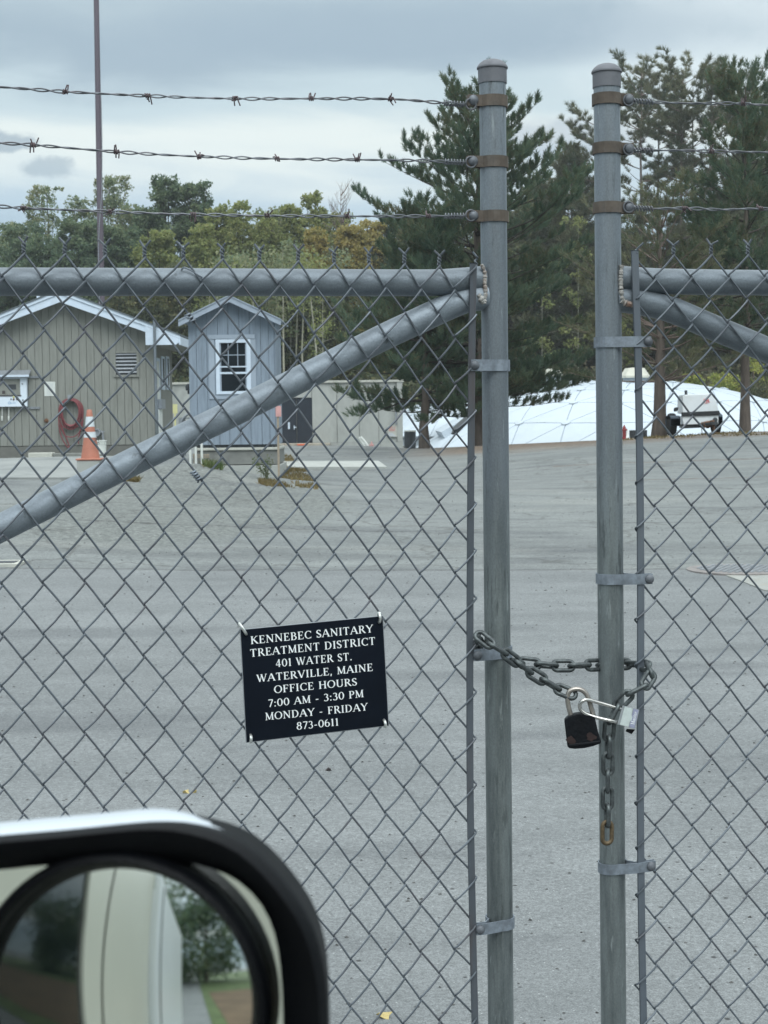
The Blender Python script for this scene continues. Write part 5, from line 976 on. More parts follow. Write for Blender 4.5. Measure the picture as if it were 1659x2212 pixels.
spec = [  # px, Y, ytop, half width px, material, label, extra
 (15, 128, 500, 62, 'leaf_airy', 'thin airy tree at the far left edge above the tan building', dict(n=3800, airy=1)),
 (118, 130, 384, 52, 'leaf_airy', 'tall airy tree with pale leaves left of the steel pole', dict(n=4200, airy=1, size=.2)),
 (60, 134, 470, 60, 'leaf_airy', 'lower airy tree left of the tall pale-leaved one', dict(n=3200, airy=1, size=.2)),
 (180, 133, 412, 42, 'leaf_airy', 'airy tree just left of the steel pole', dict(n=3200, airy=1, size=.2)),
 (256, 131, 366, 58, 'leaf_airy', 'tall airy round-topped tree just right of the steel pole', dict(n=5200, airy=1, size=.2)),
 (120, 122, 500, 70, 'leaf_dark', 'dark green tree low at the left of the steel pole', dict(n=9000)),
 (195, 121, 462, 72, 'leaf_dark', 'dark green tree directly behind the steel pole', dict(n=10000)),
 (270, 122, 478, 62, 'leaf_dark', 'dark green tree right of the steel pole', dict(n=9000)),
 (20, 120, 560, 74, 'leaf_dark', 'dark bushy tree above the left roof edge', dict(n=9000)),
 (372, 127, 368, 48, 'leaf_dark', 'tall dark tree with a narrow raised top', dict(n=7600)),
 (432, 127, 384, 52, 'leaf_dark', 'broad dark tree with a rounded top right of the narrow one', dict(n=9000)),
 (330, 126, 440, 44, 'leaf_dark', 'dark tree between the airy trees and the narrow-topped one', dict(n=6500)),
 (350, 116, 486, 52, 'leaf_yellowgreen', 'bright yellow-green tree standing in front of the dark ones', dict(n=8600)),
 (445, 119, 474, 44, 'leaf_yellowgreen', 'yellow-green poplar right of the bright front tree', dict(n=5200)),
 (482, 124, 430, 40, 'leaf_yellowgreen', 'taller yellow-green poplar left of centre', dict(n=5600)),
 (530, 122, 424, 36, 'leaf_yellowgreen', 'slim yellow-green poplar, third from the left of its row', dict(n=4600)),
 (588, 121, 446, 36, 'leaf_yellowgreen', 'slim yellow-green poplar in the middle of the row', dict(n=4600)),
 (640, 123, 430, 34, 'leaf_yellowgreen', 'slim poplar left of the pointed one', dict(n=4600)),
 (690, 125, 404, 40, 'leaf_yellowgreen', 'pointed yellow-green poplar, the tallest of the row', dict(n=6800)),
 (690, 113, 478, 34, 'leaf_gold', 'golden autumn tree below the pointed poplar', dict(n=5600)),
 (765, 112, 474, 44, 'leaf_gold', 'wider golden autumn tree beside the dark pine', dict(n=7200)),
 (820, 118, 462, 40, 'leaf_gold', 'golden tree half hidden by the dark pine', dict(n=5200)),
 (60, 125, 470, 70, 'leaf_dark', 'mid-green tree behind the airy ones at the left', dict(n=6000)),
 (300, 129, 430, 60, 'leaf_airy', 'soft pale-green tree filling the gap beside the narrow-topped one', dict(n=6000)),
 (500, 127, 450, 70, 'leaf_airy', 'soft pale-green tree behind the yellow-green poplars, left', dict(n=7000)),
 (610, 128, 440, 70, 'leaf_airy', 'soft pale-green tree behind the yellow-green poplars, right', dict(n=7000)),
 (730, 127, 450, 60, 'leaf_yellowgreen', 'yellow-green tree behind the golden ones', dict(n=6500)),
 (400, 112, 560, 52, 'leaf_under', 'low dull green tree above the booth roof', dict(n=6000)),
 (520, 110, 545, 60, 'leaf_yellowgreen', 'low yellow-green tree right of the booth roof', dict(n=6000)),
 (620, 110, 560, 60, 'leaf_under', 'low olive tree in the middle of the bank', dict(n=6000)),
 (290, 112, 575, 60, 'leaf_under', 'low dull green tree above the tan gable', dict(n=6000)),
 (730, 108, 590, 60, 'leaf_under', 'low olive tree in front of the golden ones', dict(n=6000)),
 (900, 118, 440, 60, 'leaf_under', 'dull green tree behind the shorter dark pine', dict(n=6000)),
 (1000, 120, 430, 70, 'leaf_under', 'olive tree behind the left gate post', dict(n=7000)),
 (1110, 118, 420, 70, 'leaf_under', 'olive tree seen between the posts, left', dict(n=7500)),
 (1200, 120, 400, 70, 'leaf_under', 'olive tree seen between the posts, right', dict(n=7500)),
 (1300, 122, 480, 74, 'leaf_brown', 'brownish tree behind the right gate post', dict(n=7500)),
 (1400, 120, 530, 76, 'leaf_brown', 'brownish tree low behind the open pines', dict(n=7500)),
 (1520, 120, 420, 34, 'leaf_yellowgreen', 'bright green tree showing through the open pines', dict(n=6000)),
 (1500, 118, 560, 76, 'leaf_brown', 'brownish tree behind the trailer', dict(n=7500)),
 (1600, 119, 450, 76, 'leaf_brown', 'brownish tree behind the right trunk', dict(n=7500)),
 (1690, 119, 430, 76, 'leaf_brown', 'brownish tree at the right edge of the bank', dict(n=7500)),
]
for k, (px, Y, yt, wd, m_, lb_, ex) in enumerate(spec): broadleaf(px, Y, yt, wd, m_, lb_, 200 + k, **ex)
# bare twiggy tree
r_ = np.random.default_rng(77); bx = (745 - 829.5) / FPX * 123; bz = gz(bx, 123); tt_ = empty('bare_tree', (bx, 123, bz), 'leafless twiggy tree between the pointed poplar and the dark pine', 'tree'); mb = MB()
zt3 = FZ(745, 404, 123); mb.tube([V(bx, 123, bz), V(bx, 123, zt3 - .5)], [.12, .015], 6)
for k in range(70):
    h = r_.uniform(.5, .97); az = r_.uniform(0, 6.28); l_ = 2.6 * (1.15 - h) + .6; b0 = V(bx, 123, bz + (zt3 - bz) * h); e = b0 + V(math.cos(az) * l_ * .7, math.sin(az) * l_ * .7, l_ * .9); mb.tube([b0, b0.lerp(e, .5) + V(0, 0, -.1), e], [.028, .02, .008], 4, cap=False)
    for j in range(3): f = r_.uniform(.4, .95); p = b0.lerp(e, f); mb.tube([p, p + V(r_.normal(0, .3), r_.normal(0, .3), .55)], [.014, .006], 3, cap=False)
W(mb, 'trunk', 'twig', tt_)
# pale slim trunks showing in the wood
ORD = 'first second third fourth fifth sixth seventh eighth ninth tenth eleventh twelfth thirteenth fourteenth fifteenth sixteenth seventeenth eighteenth nineteenth twentieth'.split()
for k in range(18):
    px = [455, 474, 486, 500, 515, 533, 546, 560, 574, 590, 604, 618, 633, 648, 662, 682, 704, 724][k]; Y = 109 - (k % 4) * 1.5; bx = (px - 829.5) / FPX * Y; bz = gz(bx, Y); rr = random.Random(k)
    p = [V(bx, Y, bz), V(bx + rr.uniform(-.2, .2), Y, bz + 6), V(bx + rr.uniform(-.4, .4), Y, bz + rr.uniform(10, 13))]; mb = MB(); mb.tube(p, [.085, .065, .02], 6)
    o = W(mb, 'trunk', 'bark_pale', empty('slim_tree', p[0], 'slim pale-barked young tree right of the booth roof, ' + ORD[k] + ' from the left', 'tree', 'slim pale-barked trees')) ; t = o.parent
    r2 = np.random.default_rng(900 + k); c = np.array([[p[2].x + r2.normal(0, .5), Y + r2.normal(0, .5), p[2].z - r2.uniform(-.6, 4.5)] for _ in range(14)]); soup('crown', leaves(c, np.full(14, .6), 420, .2, r2), 'leaf_airy' if k % 3 else 'leaf_yellowgreen', t, np.array(t.location))
# undergrowth over the bank (uncountable)
r_ = np.random.default_rng(5); n = 5200; X = r_.uniform(-42, 42, n); Yq = r_.uniform(102, 150, n); Zq = gz_arr(X, Yq) + r_.uniform(.2, 4.6, n) * np.clip((Yq - 96) / 12, .3, 1); c = np.stack([X, Yq, Zq], 1)
msk = X < 42
soup('undergrowth', leaves(c[X < 4], r_.uniform(.6, 1.5, (X < 4).sum()), 110000, .30, r_), 'leaf_under'); tag(bpy.data.objects['undergrowth'], kind='stuff', label='dense olive undergrowth covering the wooded bank on the left', cat='undergrowth')
o = soup('undergrowth', leaves(c[X >= 2], r_.uniform(.6, 1.5, (X >= 2).sum()), 110000, .30, r_), 'leaf_brown'); tag(o, kind='stuff', label='dense brownish undergrowth covering the wooded bank on the right', cat='undergrowth')
# saplings with yellowing leaves among the pines
for k, (px, Y, y0_, y1_, w_, n_, lb_) in enumerate(((1172, 114, 560, 800, 34, 900, 'sparse yellowing sapling between the posts in front of the dark pine'), (1250, 114, 470, 760, 30, 900, 'thin yellow-leaved sapling just left of the right gate post'), (700, 84, 600, 800, 40, 700, 'low yellowing sapling above the concrete wall, right of the door'), (1345, 114, 640, 790, 26, 700, 'small sapling with yellow-green leaves right of the right gate post'))):
    bx = (px - 829.5) / FPX * Y; r2 = np.random.default_rng(640 + k); s_ = Y / FPX; bz = gz(bx, Y); sp_ = empty('sapling', (bx, Y, bz), lb_, 'tree'); zt4, zb4 = FZ(px, y0_, Y), FZ(px, y1_, Y); c = np.array([[bx + r2.normal(0, w_ * s_ * .6), Y + r2.normal(0, .5), r2.uniform(zb4, zt4)] for _ in range(26)])
    mb = MB(); mb.tube([V(bx, Y, bz), V(bx + .1, Y, zt4)], [.035, .01], 5); [mb.tube([V(bx, Y, q[2] - .3), Vector(q)], [.012, .005], 3, cap=False) for q in c]; W(mb, 'trunk', 'bark_pale', sp_); soup('crown', leaves(c, np.full(26, w_ * s_ * .35), n_, .10 if Y < 100 else .2, r2), 'leaf_yellowgreen', sp_, np.array(sp_.location))
# shrubs beyond the dome
for k, (px, y, w_, h_, Y, m_, lb_) in enumerate(((1500, 828, 20, 18, 97, 'leaf_shrub', 'small yellow-green shrub just above the dome, left of the trailer'), (1566, 846, 34, 34, 92, 'leaf_shrub', 'larger yellow-green shrub above the dome, right of the trailer'), (1640, 850, 30, 80, 92, 'leaf_shrub', 'loose yellow-green shrub near the right edge above the dome'), (1632, 870, 44, 40, 90, 'leaf_brown', 'brown shrub low behind the right end of the dome'))):
    bx = (px - 829.5) / FPX * Y; s_ = Y / FPX; r2 = np.random.default_rng(70 + k); zc_ = FZ(px, y, Y); c = np.array([[bx + r2.normal(0, w_ * s_ * .45), Y + r2.normal(0, .5), zc_ + h_ * s_ * r2.uniform(-.6, 1.0)] for _ in range(20)])
    sh_ = empty('shrub', (bx, Y, gz(bx, Y)), lb_, 'shrub'); soup('foliage', leaves(c, np.full(20, w_ * s_ * .38), 1500, .16, r2), m_, sh_, np.array(sh_.location))
    mb = MB(); [mb.tube([V(bx, Y, gz(bx, Y)), Vector(q)], [.05, .015], 4, cap=False) for q in c[::2]]; W(mb, 'stems', 'twig', sh_)
# weeds and dry grass round the booth
def blades(poly, n, h, mat, name, label, seed, wd=.012):
    r2 = np.random.default_rng(seed); xs_ = [p[0] for p in poly]; ys_ = [p[1] for p in poly]; out = []
    def inside(x, y):
        c = False
        for i in range(len(poly)):
            x1, y1 = poly[i]; x2, y2 = poly[i - 1]
            if (y1 > y) != (y2 > y) and x < (x2 - x1) * (y - y1) / (y2 - y1) + x1: c = not c
        return c
    gq = []
    wp = [GP(*p) for p in poly]; wpoly = [(p.x, p.y) for p in wp]; x0, x1 = min(p[0] for p in wpoly), max(p[0] for p in wpoly); y0, y1 = min(p[1] for p in wpoly), max(p[1] for p in wpoly)
    poly = wpoly; P_ = []
    while len(P_) < n:
        x, y = r2.uniform(x0, x1), r2.uniform(y0, y1)
        if inside(x, y) and math.sin(x * 3.1 + seed) + math.sin(y * 2.3) + r2.normal(0, .6) > -.4: P_.append((x, y))
    A = np.array(P_); z = gz_arr(A[:, 0], A[:, 1]); b = np.stack([A[:, 0], A[:, 1], z - .01], 1); a = r2.uniform(0, 6.28, n); s_ = np.stack([np.cos(a), np.sin(a), a * 0], 1) * wd; hh = h * r2.uniform(.4, 1.2, n)
    tip = b + np.stack([r2.normal(0, .45, n) * hh, r2.normal(0, .45, n) * hh, hh], 1)
    o = soup(name, np.stack([b - s_, b + s_, tip], 1), mat); tag(o, label, 'grass', None, 'stuff'); return o
blades([(600, 985), (628, 984), (655, 1012), (690, 1052), (684, 1062), (640, 1052), (600, 1024)], 3600, .09, 'drygrass', 'dry_grass', 'dry brown grass tuft strip right of the booth base', 3, .02)
blades([(560, 1034), (604, 1038), (640, 1056), (600, 1056), (560, 1046)], 700, .07, 'drygrass', 'weeds', 'short dry weeds along the foot of the booth base', 4, .02)
blades([(438, 1000), (470, 1004), (480, 1016), (440, 1008)], 600, .15, 'weed', 'weeds', 'green weeds at the left foot of the booth base', 5, .02)
blades([(900, 972), (1030, 962), (1345, 952), (1659, 940), (1659, 936), (1345, 946), (1030, 956), (900, 966)], 16000, .08, 'drygrass', 'dry_grass', 'thin dry grass along the far edge of the asphalt under the pines', 6, .03)
blades([(300, 1042), (265, 1040), (252, 1034), (300, 1036)], 300, .09, 'drygrass', 'dry_grass', 'small tuft of dry grass beside the concrete block', 7, .02)
r2 = np.random.default_rng(8); q = GP(575, 1037); wd_ = empty('weed_plant', (q.x, q.y - .05, q.z), 'tall straggly green weed growing against the booth base', 'plant'); mb = MB(); c = []
for k in range(9):
    e = q + V(r2.normal(0, .10), -.05 - abs(r2.normal(0, .05)), r2.uniform(.25, .5)); mb.tube([q + V(r2.normal(0, .04), -.05, 0), q.lerp(e, .5) + V(0, 0, .05), e], [.006, .005, .003], 4); c += [tuple(q.lerp(e, f)) for f in (.5, .8, 1)]
W(mb, 'stems', 'weed', wd_); soup('foliage', leaves(np.array(c), np.full(len(c), .06), 330, .028, r2), 'weed', wd_, np.array(wd_.location))
# ------------------------------------------------------------------ things on the asphalt
q = GP(1597, 1231); mh = empty('manhole_cover', (q.x, q.y, q.z), 'round patterned iron cover set in the asphalt at the right', 'manhole cover'); mb = MB(); mb.lathe([(.50, -.02), (.50, .010), (.44, .012)], V(q.x, q.y, q.z), V(0, 0, 1), 28); W(mb, 'plate', 'iron_worn', mh)
mb = MB()
for i in range(-6, 7):
    for j in range(-6, 7):
        x, y = i * .068 + (j % 2) * .034, j * .068
        if x * x + y * y < .40 ** 2: mb.box((q.x + x - .018, q.y + y - .018, q.z + .012), (q.x + x + .018, q.y + y + .018, q.z + .022))
o = W(mb, 'studs', 'grey_metal', mh); tag(o, kind='stuff')
def sheet(name, poly, mat, label, cat, t=.006, kind='stuff'):
    P_ = [GP(*p) for p in poly]; mb = MB(); mb.poly_prism([p + V(0, 0, t) for p in P_], V(0, 0, -.05)); o = mb.build(name, mat, None); tag(o, label, cat, None, kind)
sheet('concrete_patch', [(1560, 1241), (1610, 1239), (1720, 1236), (1720, 1284), (1650, 1276), (1606, 1258)], 'patch_pale', None, None, .008, 'structure')
blades([(1600, 1247), (1659, 1243), (1720, 1246), (1720, 1280), (1640, 1272)], 900, .02, 'drygrass', 'straw_litter', 'straw and pine needles on the pale patch at the right', 12, .004)
P0_, P1_ = GP(-60, 1219), GP(52, 1217)
mb = MB(); mb.box((P0_.x, P0_.y - .16, P0_.z - .05), (P1_.x, P1_.y + .18, P1_.z + .02)); dc = solo(mb, 'drain_channel', 'concrete_light', V(P0_.x, P0_.y, P0_.z - .05), 'pale concrete drain rim with a dark slot at the left edge of the asphalt', 'drain')
mb = MB(); mb.box((P0_.x, P0_.y - .06, P0_.z), (P1_.x - .06, P1_.y + .05, P1_.z + .025)); W(mb, 'slot', 'dark_metal', dc)
for k, (x, y, s_, rz_, lb_) in enumerate(((402, 1713.5, .012, .3, 'small yellow fallen leaf on the asphalt above the mirror'), (420, 1712.5, .009, 1.4, 'tiny yellow leaf beside the other one above the mirror'), (830, 2198, .017, -.4, 'tan fallen leaf on the asphalt near the bottom of the left post'), (710, 1665, .012, 1.0, 'tiny dark leaf scrap on the asphalt below the notice'))):
    q = GP(x, y) + V(0, 0, .006); mb = MB(); n_ = 10; vs = []
    for i in range(n_): a = 2 * math.pi * i / n_; rr = s_ * (1 if i % 2 else .62); vs.append(q + V(math.cos(a + rz_) * rr * 1.4, math.sin(a + rz_) * rr, .008 * math.sin(a * 2)))
    mb.poly_prism(vs, V(0, 0, .0015)); solo(mb, 'fallen_leaf', 'litter_yellow' if k < 3 else 'print_dark', q, lb_, 'leaf', 'fallen leaves on the asphalt')

# loose grit and small stones on the asphalt
r2 = np.random.default_rng(31); n = 1500; yy = 3.6 + 22 * r2.random(n) ** 1.5; xx = (r2.random(n) - .5) * (yy * .56 + .4); zz_ = gz_arr(xx, yy); sz = r2.uniform(.0022, .0055, n) * (1 + yy * .05)
P_ = np.stack([xx, yy, zz_ + sz * .2], 1)[:, None, None, :]; base_ = []
for a in range(4):
    A_, B_ = a * math.pi / 2, (a + 1) * math.pi / 2; base_.append([(math.cos(A_), math.sin(A_), 0), (math.cos(B_), math.sin(B_), 0), (.2, .1, .8)])
base_ = np.array(base_); th = r2.uniform(0, 6.28, n); c_, s_ = np.cos(th), np.sin(th); Rm_ = np.stack([np.stack([c_, -s_, c_ * 0], 1), np.stack([s_, c_, c_ * 0], 1), np.stack([c_ * 0, c_ * 0, c_ * 0 + 1], 1)], 1)
tri_ = np.einsum('kvc,ndc->nkvd', base_, Rm_) * sz[:, None, None, None] * np.array([1.3, .9, 1]) + P_
o = soup('grit', tri_.reshape(-1, 3, 3), 'grit_stone'); tag(o, kind='stuff')
# ------------------------------------------------------------------ the gates
PXM = 2.78 / FPX
def leaf_frame(xa, da, xb, db):
    A = PD(xa, 900, da); B = PD(xb, 900, db); u = (B - A); u.z = 0; u.normalize()
    if u.x < 0: u = -u
    n = V(u.y, -u.x, 0)            # towards the camera
    return A, u, n
def band(name, mat, par, C, ax, u, n, end, bolt, hgt, r=.0240, ear_b=(.0335, .0245), tilt=0.0, flat=False, boltr=.0088):
    """strap round the post at C with two ears reaching to 'end' along u (signed)"""
    sg = 1 if end > 0 else -1; rr = r + .0022; E = abs(end); pts = []
    if flat: ear_b = (.012, .004)
    pts += [(-E, ear_b[0]), (-(r + .012), ear_b[0])]
    a0 = 100 if not flat else 152
    if not flat: pts += [(-.014, .0290)]
    for k in range(0, 15):
        a = R(a0 - (a0 + (200 if not flat else 172)) * k / 14); pts.append((rr * math.cos(a), rr * math.sin(a)))
    pts += [(-(r + .012), ear_b[1]), (-E, ear_b[1])]
    th = .0012; mb = MB(); vs = []
    P = [V(p[0], p[1], 0) for p in pts]; k = len(P)
    for i in range(k):
        t_ = (P[min(i + 1, k - 1)] - P[max(i - 1, 0)]).normalized(); nn = V(-t_.y, t_.x, 0)
        for s_ in (-th, th):
            for hh in (-hgt / 2, hgt / 2):
                q = P[i] + nn * s_; a = q.x * -sg
                vs.append(C + u * (-sg * q.x * -1 if False else a) + n * q.y + ax * (hh + tilt * a))
    fs = []
    for i in range(k - 1):
        b = 4 * i; c = b + 4
        fs += [(b, b + 1, c + 1, c), (b + 2, c + 2, c + 3, b + 3), (b, c, c + 2, b + 2), (b + 1, b + 3, c + 3, c + 1)]
    fs += [(0, 2, 3, 1), (4 * k - 4, 4 * k - 3, 4 * k - 1, 4 * k - 2)]
    mb.add(vs, fs); o = W(mb, name, mat, par)
    mb = MB(); a = sg * abs(bolt)
    bo = C + u * a + n * (ear_b[0] + .001) + ax * (tilt * a)
    mb.lathe([(boltr, 0), (boltr, .001), (boltr * .85, .0035), (boltr * .5, .0055), (.0005, .0062)], bo, n, 14)
    mb.lathe([(.0035, 0), (.0035, -.022)], bo, n, 6); mb.lathe([(.007, -.022 + .004), (.007, -.014)], bo, n, 6)
    W(mb, 'bolt', 'bolt', o, smooth=True)
    return o
def post(par, top, bot, r=.0240):
    ax = (top - bot).normalized(); Lh = (top - bot).length
    mb = MB(); mb.lathe([(r, 0), (r, Lh)], bot, ax, 40); W(mb, 'post', 'galv', par, smooth=True)
    mb = MB(); k = r / .024
    mb.lathe([(.0252 * k, -.026), (.0258 * k, -.0265), (.0258 * k, -.0005), (.0278 * k, 0), (.0281 * k, .002), (.0272 * k, .004), (.0235 * k, .0092), (.0175 * k, .0138), (.0095 * k, .0165), (.001, .0175)], top, ax, 36)
    W(mb, 'post_cap', 'cap_metal', par, smooth=True)
    return ax
def mesh_wires(par, cols, rowy, nmax, plane_o, n, u, tw_y, front_at_bar, r=.0019):
    """each woven zigzag wire of the chain-link fabric is one object.  cols: px columns; rowy(idx, j, x) -> px y (j=0 is the twist row for odd columns)"""
    up = V(0, 0, 1); prng = random.Random(5)
    for i in range(len(cols) - 1):
        pts = []; cl, crr = cols[i], cols[i + 1]
        odd_is_left = (i % 2 == 1)
        seq = []                                   # list of (side, px, py) downwards
        for j in range(nmax):
            if odd_is_left: seq += [('L', i, j), ('R', i + 1, j)]
            else: seq += [('R', i + 1, j), ('L', i, j)]
        nodes = []
        for (sd_, idx, j) in seq:
            x = cols[idx]; y = rowy(idx, j, x)
            jr = random.Random(idx * 131 + j * 17); x += jr.uniform(-1.3, 1.3); y += jr.uniform(-1.7, 1.7)
            p = PP(x, y, plane_o, n); e = .0012 if not (front_at_bar == idx) else .001
            p = p + u * (e if sd_ == 'R' else -e) + up * (-.0022 if sd_ == 'R' else .0022)
            nodes.append((sd_, p))
        bar = front_at_bar in (i, i + 1); off = .0024 if not bar else .0058
        # twisted top
        sd0, p0 = nodes[0]; ph = 0 if sd0 == 'R' else math.pi; hh = .017
        base = p0 + up * (.0022 if sd0 == 'R' else -.0022)
        axp = base - u * (.0012 if sd0 == 'R' else -.0012)
        top = []
        lean = u * prng.uniform(-.001, .002)
        tip = axp + up * (hh + .009) + u * (.0085 if sd0 == 'L' else -.0095) + n * (.003 if sd0 == 'L' else -.003) + lean * 2
        tip += u * (random.Random(i // 2).uniform(-.002, .002)) + up * prng.uniform(-.003, .002)
        top.append(tip)
        for k in range(13, -1, -1):
            t_ = k / 13; a = ph + t_ * 2 * math.pi * 1.5
            top.append(axp + up * (hh * t_ + .001) + (u * math.cos(a) + n * math.sin(a)) * .0021 + lean * t_)
        pts += top
        for k in range(len(nodes) - 1):
            (s0, a), (s1, b) = nodes[k], nodes[k + 1]
            frontseg = (s0 == 'R')                # from right node down to left node: the "/" wire, in front
            d = n * (off if frontseg else -off)
            if k > 0: pts.append(a)
            bow = up * (.0022 if frontseg else -.0012) * prng.uniform(.6, 1.3)
            sgn = 1 if frontseg else -1
            for t_ in ((.045, .16, .5, .84, .955)):
                q = a.lerp(b, t_) + d * (1.0 if .1 < t_ < .9 else .8) + bow * (4 * t_ * (1 - t_) - .5) * (-1)
                pts.append(q)
        pts.append(nodes[-1][1])
        mb = MB(); mb.tube(pts, r, 6); W(mb, 'mesh_wire', 'wire', par, smooth=True)
def barbed(par, pix, barbs, po, n, u, endside, seed, rustbarbs=False, ext=None):
    P = [PP(x, y, po, n) for x, y in pix]; P = smooth_path(P, 8)
    L_ = [0]
    for a, b in zip(P, P[1:]): L_.append(L_[-1] + (b - a).length)
    tot = L_[-1]
    def at(s):
        s = min(max(s, 0), tot)
        for k in range(len(P) - 1):
            if L_[k + 1] >= s: return P[k].lerp(P[k + 1], (s - L_[k]) / max(1e-9, L_[k + 1] - L_[k]))
        return P[-1]
    rr = .0014; pitch = .078 * .83
    wires = []
    for ph in (0, math.pi):
        pts = []; k = int(tot / .0035)
        for i in range(k + 1):
            s = tot * i / k; a = ph + 2 * math.pi * s / pitch + seed
            wob = .0016 + .0010 * math.sin(s * 37 + seed)
            pts.append(at(s) + (V(0, 0, 1) * math.cos(a) * wob + n * math.sin(a) * .0016))
        mb = MB(); mb.tube(pts, rr * .95, 6); wires.append(mb)
    m0 = wires[0]; m0.add(wires[1].v, wires[1].f)
    # end wraps near the band
    e0 = tot if endside == 'R' else 0; sg = -1 if endside == 'R' else 1
    wr = []
    for i in range(70):
        t_ = i / 69; s = e0 + sg * (.006 + .036 * t_); a = 2 * math.pi * 6.5 * t_
        q = at(s); wr.append(q + V(0, 0, 1) * math.cos(a) * .0043 + n * math.sin(a) * .0043)
    m0.tube(wr, .0014, 6)
    c = at(e0); lp = []
    for i in range(20):
        a = R(200 + 330 * i / 19) if endside == 'R' else R(-20 - 330 * i / 19)
        lp.append(c - u * sg * .006 + u * math.cos(a) * .0095 + V(0, 0, 1) * math.sin(a) * .0095 + n * .006)
    m0.tube(lp, .0015, 6)
    o = W(m0, 'barbed_wire', 'barb', par, smooth=True)
    rg = random.Random(int(seed * 100))
    for bx in barbs:
        s = min((abs((at(tot * k / 400) - CAM).dot(Rt) / (at(tot * k / 400) - CAM).dot(Fw) * FPX + 829.5 - bx), tot * k / 400) for k in range(401))[1]
        q = at(s); t_ = (at(s + .004) - at(s - .004)).normalized(); mb = MB()
        for kk in range(2):
            o0 = q + t_ * (.0035 * (kk - .5)); hx = []
            a0 = rg.uniform(0, 6.28); e1, e2 = V(0, 0, 1), n
            l1, l2 = rg.uniform(.009, .014), rg.uniform(.009, .014)
            d1 = (e1 * math.cos(a0) + e2 * math.sin(a0)); hx.append(o0 + d1 * .0034 + (e1 * -math.sin(a0) + e2 * math.cos(a0)) * -l1 + t_ * rg.uniform(-.006, .002))
            for i in range(19):
                a = a0 + 2 * math.pi * 1.5 * i / 18
                hx.append(o0 + (e1 * math.cos(a) + e2 * math.sin(a)) * .0034 + t_ * (.005 * (i / 18 - .5)))
            a = a0 + 3 * math.pi; hx.append(hx[-1] + (e1 * -math.sin(a) + e2 * math.cos(a)) * l2 + t_ * rg.uniform(-.002, .006))
            mb.tube(hx, .0012, 5)
        W(mb, 'barb', 'barb_rust', o, smooth=True)
    return o
# ---- left leaf
gA, gu, gn = leaf_frame(1066, 2.78, 0, 2.57)
Pm = gA + gn * .0290
leftgate = empty('gate', (PP(1082, 2212, gA, gn).x - .6, PP(1082, 2212, gA, gn).y, .05), 'left chain-link gate leaf with a slanting brace and the black notice wired to it', 'gate', 'padlocked gate leaves')
lt, lb = PP(1063.5, 149, gA, gn), PP(1082, 2212, gA, gn); lb = lt + (lb - lt) * 1.42
lb = lt + (lb - lt) * ((lt.z - .06) / (lt.z - lb.z))
lax = post(leftgate, lt, lb)
def lpost(y): return PP(1063.5 + (y - 149) * 18.5 / 2063, y, gA, gn)
def rpost(y): return PP(1310.5 + (y - 158) * 15 / 2054, y, rA, rn)
def bar_tube(par, name, pix, po, n, r, mat, sides=24):
    pts = smooth_path([PP(x, y, po, n) for x, y in pix], 8)
    for _ in range(4): pts = [pts[0]] + [(a + b * 2 + c) / 4 for a, b, c in zip(pts, pts[1:], pts[2:])] + [pts[-1]]; mb = MB(); mb.tube(pts, r, sides)
    return W(mb, name, mat, par, smooth=True)
bar_tube(leftgate, 'top_rail', [(-400, 610), (0, 608.5), (500, 609.5), (900, 611), (985, 608), (1045, 603)], gA, gn, .0238, 'galv_rail', 32)
bar_tube(leftgate, 'brace', [(-420, 1352), (-200, 1240), (0, 1141.5), (300, 991), (516, 886), (700, 793), (823, 731), (880, 704), (929, 681), (975, 660), (1012, 646), (1050, 641)], gA, gn, .0238, 'galv_brace', 32)
# bottom rail and hinge stile, outside the picture but part of the leaf
mb = MB(); q0 = lpost(2212); zb = .17
pR = V(lb.x, lb.y, zb); pL = pR - gu * 1.25
mb.tube([pL, pR], .0238, 20); W(mb, 'bottom_rail', 'galv_rail', leftgate, smooth=True)
mb = MB(); pt = PP(-400, 610, gA, gn); mb.tube([V(pL.x, pL.y, .06), V(pL.x, pL.y, pt.z + .45)], .0238, 20); W(mb, 'hinge_stile', 'galv', leftgate, smooth=True)
# welds at the joint
def weld(par, pix, po, n, r, amp, seed):
    rg = random.Random(seed); pts = smooth_path([PP(x, y, po, n) for x, y in pix], 7); mb = MB()
    mb.tube(pts, [r * rg.uniform(1 - amp, 1 + amp) for _ in pts], 8); return W(mb, 'weld_bead', 'weld', par, smooth=True)
weld(leftgate, [(1040, 571), (1047, 588), (1047, 612), (1049, 632), (1046, 655)], gA + gn * .0225, gn, .0036, .35, 3)
weld(leftgate, [(1033, 636), (1040, 646), (1046, 655)], gA + gn * .022, gn, .006, .3, 4)
LC = [5.5, 50, 94, 138.9, 182.5, 226, 268.5, 312, 354.5, 396, 438, 479, 521.6, 561, 602, 642.7, 680, 721, 758, 798, 833.5, 873, 909, 948.6, 983, 1027]
LC = [5.5 - 44.6 * k for k in range(6, 0, -1)] + LC      # 6 extra: parity kept
def lrow(idx, j, x):
    nn = (-1 + j) if (idx % 2 == 1) else (-.5 + j)
    t_ = (x - 50) / 933.0; yl = 656 + 110 * nn; yr = 934 + (nn - 2.5) * (101.4 if nn > 2.5 else 103.2)
    return yl + (yr - yl) * t_
bx = [(1022.5, 568), (1021, 640), (1019, 800), (1016.5, 1100), (1015, 1400), (1015.5, 1700), (1020, 1950), (1026, 2212), (1036, 2600)]
